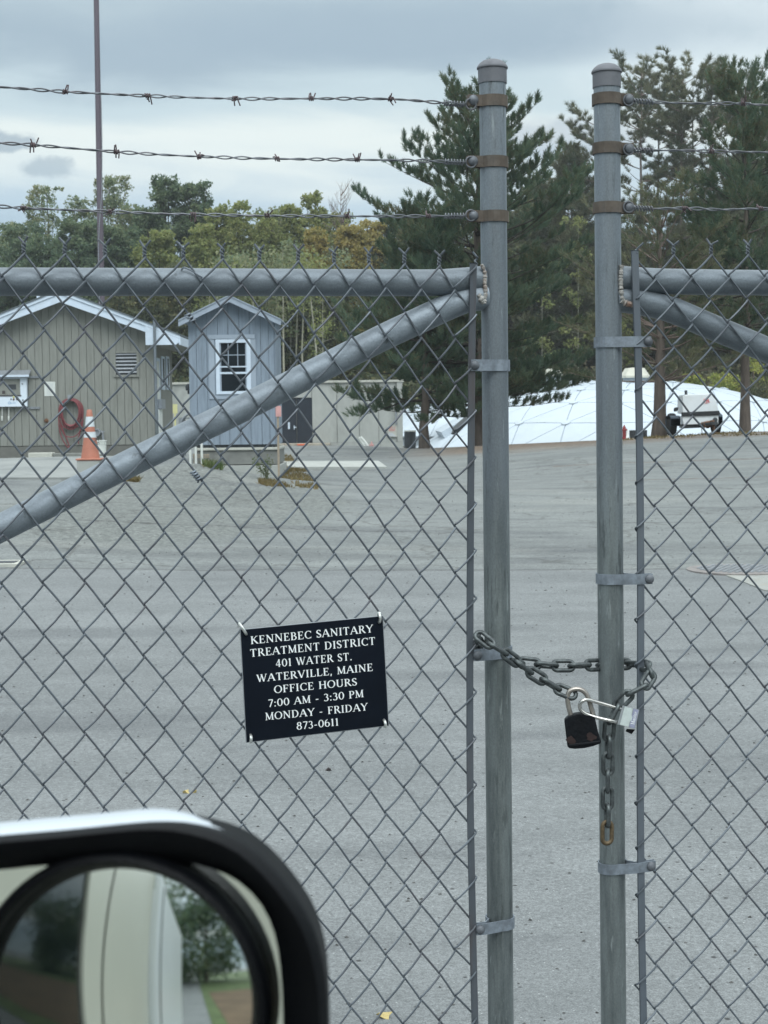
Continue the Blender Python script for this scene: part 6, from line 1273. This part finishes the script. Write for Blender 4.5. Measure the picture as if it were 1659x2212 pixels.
def flatbar(par, pix, po, n, u, hw, ht, mat):
    pts = smooth_path([PP(x, y, po, n) for x, y in pix], 4); vs = []; k = len(pts); mb = MB()
    for p in pts: vs += [p - u * hw - n * ht, p + u * hw - n * ht, p + u * hw + n * ht, p - u * hw + n * ht]
    fs = [(4 * i + j, 4 * i + (j + 1) % 4, 4 * i + 4 + (j + 1) % 4, 4 * i + 4 + j) for i in range(k - 1) for j in range(4)] + [(0, 1, 2, 3), (4 * k - 1, 4 * k - 2, 4 * k - 3, 4 * k - 4)]
    mb.add(vs, fs); return W(mb, 'tension_bar', mat, par, bevel=.0012)
flatbar(leftgate, bx, Pm, gn, gu, .0062, .0030, 'bar')
mesh_wires(leftgate, LC, lrow, 19, Pm, gn, gu, None, len(LC) - 1)
for y in (790, 1407, 1990):
    C = lpost(y); band('tension_band', 'band', leftgate, C, lax, gu, gn, -.0560, -.0492, .0205)
for y, e in ((221, -.050), (352, -.052), (469, -.052)):
    C = lpost(y); band('wire_band', 'band_rust', leftgate, C, lax, gu, gn, e, e + .010, .0200, flat=True, boltr=.0092)
Pb = gA + gn * .010
ltw = [[(-400, 172), (-200, 178), (0, 188), (140, 198), (320, 207), (505, 213), (673, 213), (843, 214), (940, 221), (1008, 226)],
       [(-400, 285), (-200, 298), (0, 309), (70, 313), (252, 328), (430, 338), (600, 343), (773, 345), (900, 347), (1008, 351)],
       [(-400, 425), (-200, 437), (0, 446), (40, 449), (232, 457), (400, 463), (578, 466), (750, 467), (900, 467), (1008, 466)]]
barbed(leftgate, ltw[0], [140, 320, 505, 673, 843, -40, -210], Pb, gn, gu, 'R', .3)
barbed(leftgate, ltw[1], [70, 252, 430, 600, 773, -110, -290], Pb, gn, gu, 'R', 1.7)
barbed(leftgate, ltw[2], [50, 236, 418, 577, 750, 925, -130], Pb, gn, gu, 'R', 2.9)
# loose tie wires on the fabric
def tie(par, p0, p1, po, n, turns=4):
    a, b = PP(*p0, po, n), PP(*p1, po, n); d = (b - a); t_ = d.normalized(); s_ = t_.cross(n); pts = []
    for i in range(turns * 12 + 1):
        f = i / (turns * 12); an = 2 * math.pi * turns * f; pts.append(a + d * f + (s_ * math.cos(an) + n * math.sin(an)) * .0045)
    mb = MB(); mb.tube(pts, .0018, 6); return W(mb, 'tie_wire', 'band', par, smooth=True)
tie(leftgate, (404, 678), (420, 697), Pm, gn, 3); tie(leftgate, (416, 1018), (432, 1038), Pm, gn, 4)
mb = MB(); mb.tube(smooth_path([PP(x, y, gA + gn * b, gn) for x, y, b in ((392, 583, .016), (398, 578, .022), (415, 585, .0262), (428, 594, .0275), (436, 599, .0272), (436, 610, .026))], 4), .0016, 6); W(mb, 'tie_wire', 'band', leftgate, smooth=True)
# ---- right leaf
rA, ru, rn = leaf_frame(1318, 2.80, 1659, 2.86)
Rm = rA + rn * .0290
rightgate = empty('gate', (rA.x + .5, rA.y, .05), 'right chain-link gate leaf with its brace running down to the right', 'gate', 'padlocked gate leaves')
rt, rb = PP(1310.5, 158, rA, rn), PP(1325.5, 2212, rA, rn); rb = rt + (rb - rt) * ((rt.z - .06) / (rt.z - rb.z))
rax = post(rightgate, rt, rb, .0238)
bar_tube(rightgate, 'top_rail', [(1330, 600), (1350, 603), (1390, 606), (1440, 608), (1560, 610), (1659, 611), (1900, 616), (2300, 622)], rA, rn, .0236, 'galv_rail', 32)
bar_tube(rightgate, 'brace', [(1328, 648), (1350, 648), (1384, 653), (1421, 661), (1458, 672), (1498, 689), (1537, 706), (1659, 757), (1900, 865), (2300, 1050)], rA, rn, .0236, 'galv_rail', 32)
weld(rightgate, [(1343, 573), (1341, 592), (1341, 612), (1342, 632), (1344, 648)], rA + rn * .0215, rn, .0040, .35, 6)
weld(rightgate, [(1342, 648), (1352, 655), (1366, 658)], rA + rn * .0205, rn, .0060, .3, 8)
RC = [1373.5, 1415.4, 1455, 1495, 1535, 1574.6, 1614, 1654] + [1694 + 39.8 * k for k in range(7)]
def rrow(idx, j, x):
    # parity: even columns carry the twists here, so shift idx by one for the wire builder
    b = (550.5 + 98.7 * j) if (idx % 2 == 1) else (600 + 98.7 * j)
    if x < 1400 and j == 0 and idx % 2 == 1: b += 6
    return b - .010 * (x - 1415)
RC2 = [1333] + RC
def _rr(idx, j, x): return rrow(idx, j, x)
class _Shift: pass
def mesh_right():
    # builder wants twist columns to be odd: prepend a dummy column and skip its wire
    cols = RC2
    global mesh_wires
    import types
    full = cols
    # emulate: call with cols, but drop first wire
    before = set(o.name for o in bpy.data.objects)
    mesh_wires(rightgate, full, _rr, 19, Rm, rn, ru, None, 1)
    new = [o for o in bpy.data.objects if o.name not in before]
    new.sort(key=lambda o: o.name)
    bpy.data.objects.remove(new[0])
mesh_right()
flatbar(rightgate, [(1371, 541), (1373, 620), (1378, 760), (1382, 1000), (1384, 1300), (1383, 1700), (1386, 2000), (1390, 2212), (1396, 2600)], Rm, rn, ru, .0066, .0030, 'bar_light')
for y, tl in ((740, 0), (1249, 0), (1870, .07)):
    C = rpost(y); band('tension_band', 'band', rightgate, C, rax, ru, rn, .0690 if y != 1870 else .072, .0630, .0190, tilt=tl)
for y, e in ((216, .046), (322, .046), (450, .046)):
    C = rpost(y); band('wire_band', 'band_rust', rightgate, C, rax, ru, rn, e, e - .009, .0200, flat=True, boltr=.0095)
Rb = rA + rn * .010
barbed(rightgate, [(1362, 218), (1400, 220), (1480, 223), (1605, 224), (1659, 227), (1900, 232), (2300, 236)], [1605, 1790, 1970], Rb, rn, ru, 'L', .9)
barbed(rightgate, [(1362, 324), (1400, 325), (1480, 325), (1537, 327), (1659, 329), (1900, 333), (2300, 337)], [1537, 1720, 1900], Rb, rn, ru, 'L', 2.1)
barbed(rightgate, [(1362, 448), (1400, 451), (1477, 450), (1560, 453), (1643, 451), (1900, 456), (2300, 460)], [1477, 1643, 1830], Rb, rn, ru, 'L', 3.3)
pR = V(rb.x, rb.y, .17); pL = pR + ru * .95
mb = MB(); mb.tube([pR, pL], .0236, 20); W(mb, 'bottom_rail', 'galv_rail', rightgate, smooth=True)
mb = MB(); mb.tube([V(pL.x, pL.y, .06), V(pL.x, pL.y, 2.3)], .0238, 20); W(mb, 'hinge_stile', 'galv', rightgate, smooth=True)
# ---- chain
LINK_P, LINK_R, LINK_W = .0312, .0041, .0087
def link_mesh():
    mb = MB(); hl = (LINK_P + 2 * LINK_R) / 2 - LINK_W; pts = []
    for k in range(9): a = R(-90 + 180 * k / 8); pts.append(V(hl + LINK_W * math.cos(a), LINK_W * math.sin(a), 0))
    for k in range(9): a = R(90 + 180 * k / 8); pts.append(V(-hl + LINK_W * math.cos(a), LINK_W * math.sin(a), 0))
    mb.tube(pts, LINK_R, 8, closed=True); me = bpy.data.meshes.new('chain_link'); me.from_pydata(mb.v, [], mb.f)
    me.polygons.foreach_set('use_smooth', [True] * len(me.polygons)); me.materials.append(MAT['chainm']); return me
lm = link_mesh(); lm_r = lm.copy(); lm_r.materials[0] = MAT['chain_rusty']
chainA = [(1034, 1372, 2.738), (1048, 1384, 2.728), (1066, 1396, 2.727), (1100.6, 1417, 2.732), (1130, 1441, 2.742), (1166, 1464, 2.748), (1207.8, 1489, 2.750), (1238, 1501, 2.748)]
chainB = [(1034, 1375, 2.755), (1030, 1384, 2.79), (1040, 1400, 2.822), (1070, 1418, 2.828), (1100, 1427, 2.815), (1123, 1431, 2.80), (1196, 1438, 2.80), (1270, 1437, 2.81), (1320, 1435, 2.845), (1360, 1434, 2.845), (1385, 1435, 2.820), (1400, 1441, 2.79), (1408, 1455, 2.765), (1401, 1473, 2.750), (1384, 1487, 2.744), (1353, 1503, 2.744), (1334, 1524, 2.748), (1319, 1552, 2.748), (1315, 1578, 2.750), (1314, 1600, 2.753), (1312.5, 1700, 2.756), (1311, 1842, 2.758)]
ch = empty('chain', PD(1034, 1375, 2.75), 'weathered steel chain looped round both gate posts with its loose end hanging down', 'chain')
def place_links(pix, phase, start=0.0, nmax=99, lastrust=False, fit=False):
    P = smooth_path([PD(x, y, d) for x, y, d in pix], 12); L_ = [0]
    for a, b in zip(P, P[1:]): L_.append(L_[-1] + (b - a).length)
    def at(s):
        for k in range(len(P) - 1):
            if L_[k + 1] >= s: return P[k].lerp(P[k + 1], (s - L_[k]) / max(1e-9, L_[k + 1] - L_[k]))
        return P[-1]
    if fit:
        nlk = round((L_[-1] - start) / LINK_P); pit = (L_[-1] - start) / nlk
    else: pit = LINK_P
    i = 0; s = start; out = []
    while s + pit <= L_[-1] + 1e-4 and i < nmax:
        a, b = at(s), at(s + pit); t_ = (b - a).normalized(); c = (a + b) / 2
        vd = (CAM - c).normalized(); nn = (vd - t_ * vd.dot(t_)).normalized(); ss = t_.cross(nn)
        ang = R(18 if (i + phase) % 2 == 0 else 100) + R(random.Random(i + phase * 50).uniform(-9, 9))
        yv = ss * math.cos(ang) + nn * math.sin(ang); zv = t_.cross(yv)
        last = s + 2 * pit > L_[-1] + 1e-4
        o = bpy.data.objects.new('chain_link', lm_r if (lastrust and last) else lm); COL.objects.link(o); o.parent = ch
        c2 = c - ch.location
        o.matrix_local = Matrix(((t_.x, yv.x, zv.x, c2.x), (t_.y, yv.y, zv.y, c2.y), (t_.z, yv.z, zv.z, c2.z), (0, 0, 0, 1)))
        out.append(c); s += pit; i += 1
    return out
place_links(chainA, 0, 0, fit=True); place_links(chainB, 1, .006, lastrust=True)
# ---- black padlock
def frame_px(p0, p1, d):     # unit axis from pixel p0 to pixel p1 in the plane facing the camera
    a, b = PD(*p0, d), PD(*p1, d); return (b - a).normalized()
k_ = 2.745 / FPX
lk = empty('padlock', PD(1257, 1611, 2.745), 'black padlock with a worn brown shackle hanging from the front run of the chain', 'padlock')
dn = frame_px((1230, 1548), (1239, 1612), 2.745); vd = (CAM - PD(1257, 1580, 2.745)).normalized(); sd_ = dn.cross(vd).normalized(); vd = sd_.cross(dn)
if sd_.dot(Rt) < 0: sd_ = -sd_
c0 = PD(1252, 1547, 2.745)
prof = []
for (a, b) in ((-34, 4), (-33, 0), (-24, -6), (-10, -9.5), (4, -10), (18, -7), (31, 1), (32, 4), (35, 40), (38, 57), (37, 60), (20, 64), (0, 66), (-20, 65), (-32, 62), (-35, 58)): prof.append(c0 + sd_ * a * k_ + dn * (b + 2) * k_ - vd * .0115)
mb = MB(); mb.poly_prism(prof[::-1], vd * .023); W(mb, 'body', 'lock_black', lk, bevel=.003)
mb = MB(); mb.box((-33, 55, -14), (36.5, 61, 14), Matrix.Translation(c0) @ Matrix(((sd_.x * k_, dn.x * k_, vd.x * .001, 0), (sd_.y * k_, dn.y * k_, vd.y * .001, 0), (sd_.z * k_, dn.z * k_, vd.z * .001, 0), (0, 0, 0, 1)))); W(mb, 'bumper', 'lock_black', lk, bevel=.0015)
for a, b, w_ in ((-26, 48, 10), (18, 46, 11)):
    mb = MB(); q = c0 + sd_ * a * k_ + dn * b * k_ + vd * .0122
    mb.poly_prism([q + (sd_ * math.cos(a) * w_ * 1.15 * random.Random(int(a * 50) + b).uniform(.5, 1.1) + dn * math.sin(a) * w_ * random.Random(int(a * 70) + b).uniform(.5, 1.1)) * k_ for a in [i * .45 for i in range(14)]], vd * .0005); W(mb, 'rust_patch', 'lock_rust', lk)
sh = [(1235.5, 1552, 2.745), (1229, 1530, 2.745), (1226, 1508, 2.745), (1230, 1494, 2.745), (1243, 1488.5, 2.745), (1257, 1491, 2.745), (1268, 1502, 2.745), (1276, 1525, 2.745), (1283, 1550, 2.745)]
mb = MB(); mb.tube(smooth_path([PD(*p) for p in sh], 5), .0044, 14); W(mb, 'shackle', 'steel_worn', lk, smooth=True)
# ---- silver padlock
lk2 = empty('padlock', PD(1358, 1580, 2.735), 'shiny laminated padlock lying sideways with a long bright shackle through the chain', 'padlock')
f = 2.735
def Z8(x, y): return ((2200 + x / 4.1475) / 1.8228, (2600 + y / 4.1475) / 1.8228)
cs = [Z8(1040, 735), Z8(1320, 810), Z8(1250, 1120), Z8(955, 1045)]
c3 = [PD(*p, f) for p in cs]; vdl = (CAM - c3[0]).normalized()
nl = 7
for i in range(nl):      # laminations, stacked along the shackle direction
    t0, t1 = i / nl + .008, (i + 1) / nl - .008
    q = [c3[0].lerp(c3[1], t0), c3[0].lerp(c3[1], t1), c3[3].lerp(c3[2], t1), c3[3].lerp(c3[2], t0)]
    g = .0006 * (i % 2); q = [p + vdl * g for p in q]
    mb = MB(); mb.poly_prism(q[::-1], -vdl * (.020 + 2 * g)); W(mb, 'plate', 'lock_lamin', lk2)
def onface(s_, t_): return c3[0].lerp(c3[1], s_).lerp(c3[3].lerp(c3[2], s_), t_)
mb = MB(); mb.poly_prism([onface(a, b) + vdl * .0007 for a, b in ((.14, .02), (.14, .98), (.62, .98), (.62, .72), (.70, .60), (.70, .45), (.62, .34), (.62, .02))], vdl * .0006); W(mb, 'label_plate', 'lock_label', lk2)
mb = MB(); mb.poly_prism([onface(a, b) + vdl * .0007 for a, b in ((.66, .02), (.66, .98), (.95, .98), (.95, .02))], vdl * .0004); W(mb, 'label_band', 'lock_band', lk2)
exl = (onface(.8, 0) - onface(.8, 1)).normalized(); eyl = (onface(0, .5) - onface(1, .5)).normalized()
W(text_mb('Master', onface(.90, .48) + vdl * .0013, exl, eyl, vdl, .0235, .0072, .0002), 'lettering', 'print_white', lk2)
mb = MB(); q = [PD(*Z8(*p), f + .008) for p in ((1110, 1120), (1250, 1130), (1190, 1205), (1090, 1160))]; mb.poly_prism(q[::-1], -vdl * .012); W(mb, 'bumper', 'lock_black', lk2)
sp = [Z8(*p) for p in ((1020, 795), (900, 765), (640, 690), (470, 645), (390, 665), (345, 720), (350, 790), (410, 855), (520, 905), (700, 955), (860, 990), (960, 1010))]
dd = [f + .010, f + .008, f + .004, f - .002, f - .004, f - .002, f, f, f, f, f, f + .006]
mb = MB(); mb.tube(smooth_path([PD(p[0], p[1], d) for p, d in zip(sp, dd)], 5), .0033, 12); W(mb, 'shackle', 'steel', lk2, smooth=True)
# ---- notice board
sq = [(519.7, 1361), (826.4, 1331), (839.4, 1567), (532.6, 1603.6)]
So = Pm + gn * .0065
S = [PP(x, y, So, gn) for x, y in sq]
sg = empty('notice_sign', (S[3] + S[2]) / 2, 'black notice with white serif lettering giving office hours, wired to the mesh', 'sign')
mb = MB(); mb.poly_prism([S[0], S[3], S[2], S[1]], -gn * .003); W(mb, 'panel', 'sign_black', sg, bevel=.0006)
mb = MB()
for a, b in ((0, 1), (1, 2), (2, 3), (3, 0)):
    e = (S[b] - S[a]).normalized(); mb.tube([S[a] - e * .0005 - gn * .0015, S[b] + e * .0005 - gn * .0015], .0012, 6)
W(mb, 'edging', 'grey_metal', sg)
def Z9(x, y): return ((900 + x / 2.37) / 1.8228, (2350 + y / 2.37) / 1.8228)
eyS = ((S[0] - S[3]).normalized() + (S[1] - S[2]).normalized()).normalized()
for tx, a, b, hpx in (('KENNEBEC SANITARY', (205, 442), (1350, 330), 72), ('TREATMENT DISTRICT', (200, 562), (1372, 445), 72), ('401 WATER ST.', (440, 657), (1155, 590), 72), ('WATERVILLE, MAINE', (262, 797), (1348, 690), 70),
                  ('OFFICE HOURS', (425, 900), (1200, 825), 70), ('7:00 AM - 3:30 PM', (368, 1030), (1262, 935), 70), ('MONDAY - FRIDAY', (342, 1152), (1300, 1058), 70), ('873-0611', (635, 1240), (1030, 1200), 70)):
    Pa, Pz = PP(*Z9(*a), So, gn), PP(*Z9(*b), So, gn); ex = (Pz - Pa).normalized()
    W(text_mb(tx, (Pa + Pz) / 2 + gn * .0002, ex, eyS, gn, (Pz - Pa).length, hpx / 2.37 / 1.8228 * (2.70 / FPX), .0004), 'lettering', 'print_white', sg)
for a, b in (((100, 250), (165, 350)), ((1405, 150), (1405, 240)), ((205, 1290), (205, 1355)), ((1450, 1150), (1458, 1215))):
    p, q = PP(*Z9(*a), So, gn), PP(*Z9(*b), So, gn); m_ = (p + q) / 2; t_ = (q - p); pts = []
    for i in range(16):
        an = 2 * math.pi * i / 16; pts.append(m_ + t_ * .5 * math.cos(an) + gn * math.sin(an) * .008)
    mb = MB(); mb.tube(pts, .0026, 8, closed=True); W(mb, 'hog_ring', 'clip', sg, smooth=True)
# ------------------------------------------------------------------ vehicle mirror in the foreground, and the vehicle side it belongs to
MD = .46
Mc = PD(262, 2166, MD); vr = (Mc - CAM).normalized(); want = V(-.43, -1, -.23).normalized(); mn = (want - vr).normalized()
e1 = V(0, 0, 1).cross(mn).normalized(); e2 = mn.cross(e1)
if e1.dot(Rt) < 0: e1 = -e1
def ML(x, y, off=0.0):      # pixel -> local 2D in the mirror plane, shifted off metres towards the viewer
    p = PP(x, y, Mc + mn * off, mn) - Mc; return p.dot(e1), p.dot(e2)
def MW(a, b, h=0.0): return Mc + e1 * a + e2 * b + mn * h
vm = empty('wing_mirror', Mc - V(.1, 0, .1), 'blurred black wing mirror with a white upper shell and a round spot mirror', 'wing mirror')
rim = [(-420, 1840), (-200, 1822), (0, 1803), (140, 1791), (278, 1777), (347, 1773), (417, 1779), (509, 1808), (575, 1856), (640, 1932), (682, 2005), (706, 2100), (713, 2212), (712, 2400), (690, 2520), (630, 2610), (540, 2650), (300, 2670), (-420, 2680)]
inn = [(-400, 1892), (-200, 1887), (0, 1880), (69, 1873), (200, 1864), (330, 1860), (417, 1866), (500, 1896), (556, 1946), (588, 2010), (602, 2090), (608, 2212), (604, 2380), (590, 2470), (560, 2540), (480, 2570), (300, 2585), (-400, 2590)]
def loop(pts, n=5):
    P_ = [V(*ML(*p), 0) for p in pts]; return [(q.x, q.y) for q in smooth_path(P_, n)]
Lo, Li = loop(rim), loop(inn); nL = len(Lo)
def strip(mb, rings, closed=False):
    k = len(rings[0]); vs = [p for r_ in rings for p in r_]; fs = [(i * k + j, i * k + (j + 1) % k, (i + 1) * k + (j + 1) % k, (i + 1) * k + j) for i in range(len(rings) - 1) for j in range(k - (0 if closed else 1))]; mb.add(vs, fs)
cen = (-.06, -.03)
def sc2(Lp, f, h): return [MW(cen[0] + (a - cen[0]) * f, cen[1] + (b - cen[1]) * f, h) for a, b in Lp]
mb = MB(); k_ = len(Li)
def resamp(Lp, n):
    d = [0]; 
    for a, b in zip(Lp, Lp[1:]): d.append(d[-1] + math.dist(a, b))
    out = []
    for i in range(n):
        s_ = d[-1] * i / (n - 1); j = max(0, min(len(d) - 2, next((q for q in range(len(d) - 1) if d[q + 1] >= s_), len(d) - 2))); f = (s_ - d[j]) / max(1e-9, d[j + 1] - d[j]); out.append((Lp[j][0] + (Lp[j + 1][0] - Lp[j][0]) * f, Lp[j][1] + (Lp[j + 1][1] - Lp[j][1]) * f))
    return out
Lo, Li = resamp(Lo, 80), resamp(Li, 80)
mid = [((a[0] + b[0]) / 2, (a[1] + b[1]) / 2) for a, b in zip(Lo, Li)]
strip(mb, [sc2(Lo, .96, -.03), sc2(Lo, .99, -.005), sc2(Lo, 1.0, .004), sc2(Lo, .985, .0075), sc2(mid, 1.0, .007), sc2(Li, 1.01, .003), sc2(Li, 1.0, -.004)])
W(mb, 'bezel', 'mirror_black', vm, smooth=True)
# white shell bulging behind the bezel
mb = MB(); sh = []
for f, h in ((.990, -.001), (1.0, -.008), (1.0, -.018), (.99, -.030), (.965, -.044), (.89, -.058), (.76, -.072), (.55, -.084), (.3, -.090), (.02, -.092)):
    row = []
    for a, b in Lo:
        s_ = min(1, max(0, (a + .005) / .045)); s_ = s_ * s_ * (3 - 2 * s_); g_ = f + h * 1.9 * s_ * (f > .9); row.append(MW(cen[0] + (a - cen[0]) * g_, cen[1] + (b - cen[1]) * g_, h))
    sh.append(row)
strip(mb, sh); W(mb, 'shell', 'shell_white', vm, smooth=True)
# flat glass
mb = MB(); mb.add(sc2(Li, .999, -.003) , [tuple(range(len(Li)))]); W(mb, 'glass', 'mirror_glass', vm)
mb = MB(); mb.add(sc2(Li, .999, -.006) + sc2(Li, .98, -.02), []); mb.f = [tuple(range(len(Li) - 1, -1, -1))]; W(mb, 'backing_plate', 'mirror_black', vm)
# round convex spot mirror with its ring
rs = .0455; Rc = .135
mb = MB(); prof = [(rs * 1.0, -.002), (rs * 1.025, .004), (rs * 1.0, .0078), (rs * .965, .0085), (rs * .935, .0068), (rs * .93, .0)]
# open ring
n_ = 64; vs = [MW(math.cos(2 * math.pi * j / n_) * r_, math.sin(2 * math.pi * j / n_) * r_, h_) for r_, h_ in prof for j in range(n_)]
mb.add(vs, [(i * n_ + j, i * n_ + (j + 1) % n_, (i + 1) * n_ + (j + 1) % n_, (i + 1) * n_ + j) for i in range(len(prof) - 1) for j in range(n_)]); W(mb, 'spot_ring', 'mirror_black', vm, smooth=True)
mb = MB(); prof = []; ra = rs * .945; h0 = math.sqrt(Rc * Rc - ra * ra)
vs = [MW(0, 0, .002 + Rc - h0)]; fs = []
NR = 22
for i in range(1, NR + 1):
    r_ = ra * i / NR; h_ = .002 + math.sqrt(Rc * Rc - r_ * r_) - h0
    vs += [MW(math.cos(2 * math.pi * j / n_) * r_, math.sin(2 * math.pi * j / n_) * r_, h_) for j in range(n_)]
fs = [(0, 1 + j, 1 + (j + 1) % n_) for j in range(n_)] + [(1 + (i - 1) * n_ + j, 1 + i * n_ + j, 1 + i * n_ + (j + 1) % n_, 1 + (i - 1) * n_ + (j + 1) % n_) for i in range(1, NR) for j in range(n_)]
mb.add(vs, fs); so_ = W(mb, 'spot_mirror', 'mirror_glass', vm, smooth=True)
so_.data.set_sharp_from_angle(angle=math.pi)
# arm towards the door
mb = MB(); mb.tube([MW(-.10, -.06, -.05), MW(-.2, -.09, -.04), V(-.62, .30, 1.30)], [.028, .022, .03], 12); W(mb, 'arm', 'mirror_black', vm, smooth=True)
# ---- vehicle side, behind the camera's left shoulder (seen only in the mirror)
vh = empty('van', (-.62, -1.2, 0), 'pale van beside the camera whose side shows in the wing mirror', 'van')
VX = -.36
def vpanel(name, pts, mat, t=.03):     # pts in (y,z) on the flank plane
    mb = MB(); mb.poly_prism([V(VX, a, b) for a, b in pts], V(-t, 0, 0)); return W(mb, name, mat, vh)
body = [(.55, .35), (.55, 1.06), (.12, 1.10), (.04, 1.16), (.0, 1.3), (.02, 1.6), (.08, 1.86), (.16, 1.94), (.5, 1.96), (.5, 2.12), (-.30, 2.15), (-.80, 2.12), (-.80, .35)]
vpanel('body', body, 'van_beige')
vpanel('roof_rail', [(.5, 2.125), (.5, 2.16), (-.80, 2.16), (-.80, 2.125)], 'van_white')
vpanel('door_frame', [(-.105, 1.0), (-.105, 2.1), (-.12, 2.1), (-.12, 1.0)], 'patch_pale', .028)
mb = MB(); mb.poly_prism([V(VX - .012, a, b) for a, b in [(.6, .9), (.6, 2.05), (-.2, 2.05), (-.2, 1.05)]], V(-.01, 0, 0)); W(mb, 'side_window', 'van_glass', vh)
mb = MB(); mb.box((VX, -1.10, .35), (VX + .05, -.81, 2.15)); W(mb, 'pillar', 'van_white', vh, bevel=.01)
mb = MB(); mb.box((VX - .01, -.965, .5), (VX + .055, -.945, 2.1)); W(mb, 'seam', 'van_dark', vh)
mb = MB(); mb.box((VX - 1.6, -3.6, .35), (VX + .03, -1.102, 2.15)); W(mb, 'rear_panel', 'van_white', vh)
mb = MB(); mb.box((VX - 1.6, -1.1, .3), (VX - .035, .5, .9)); W(mb, 'interior', 'van_dark', vh)
for yy in (.3, -.75):
    mb = MB(); mb.lathe([(.2, 0), (.32, 0), (.34, .03), (.34, .2), (.2, .2)], V(VX - .24, yy, .34), V(1, 0, 0), 22); W(mb, 'wheel', 'rubber', vh, smooth=True)
# verge and trees behind the camera
mb = MB(); mb.box((.35, -60, -.05), (40, -2.6, .02)); o = mb.build('verge', 'grass_green', None); tag(o, kind='structure')
mb = MB(); mb.box((.75, -12, -.04), (30, -3.4, .035)); o = mb.build('bare_soil', 'soil', None); tag(o, kind='structure')
for k, (x, y, hgt, rr, lb_) in enumerate(((1.2, -22, 12, 3.8, 'green tree behind the camera, left in the spot mirror'), (10.5, -21, 7.5, 3.8, 'lower green tree behind the camera, right in the spot mirror'), (-5, -20, 14, 5, 'green tree behind the camera beyond the van'), (17, -20, 9, 4.6, 'green tree far right behind the camera'))):
    r2 = np.random.default_rng(400 + k); t = empty('broadleaf_tree', (x, y, 0), lb_, 'tree', 'trees behind the camera'); c = np.stack([x + r2.normal(0, rr * .45, 30), y + r2.normal(0, rr * .45, 30), hgt * r2.uniform(.08, 1, 30)], 1)
    mb = MB(); mb.tube([V(x, y, 0), V(x, y, hgt * .8)], [.22, .08], 8); W(mb, 'trunk', 'bark', t); soup('crown', leaves(c, np.full(30, rr * .40), 9000, .30, r2), 'leaf_dark', t, np.array(t.location))

# ---- the thin autumn haze that softens the far trees
m_, t_n = newmat('haze_air'); o_ = N(t_n, 'ShaderNodeOutputMaterial'); pv = N(t_n, 'ShaderNodeVolumePrincipled'); pv.inputs['Density'].default_value = .00045; pv.inputs['Color'].default_value = (.90, .95, 1.0, 1); pv.inputs['Anisotropy'].default_value = .2
L(t_n, pv.outputs[0], o_.inputs['Volume'])
mb = MB(); mb.box((-75, -70, -2.2), (75, 190, 40)); hzb = mb.build('haze', 'haze_air', None); tag(hzb, kind='stuff')
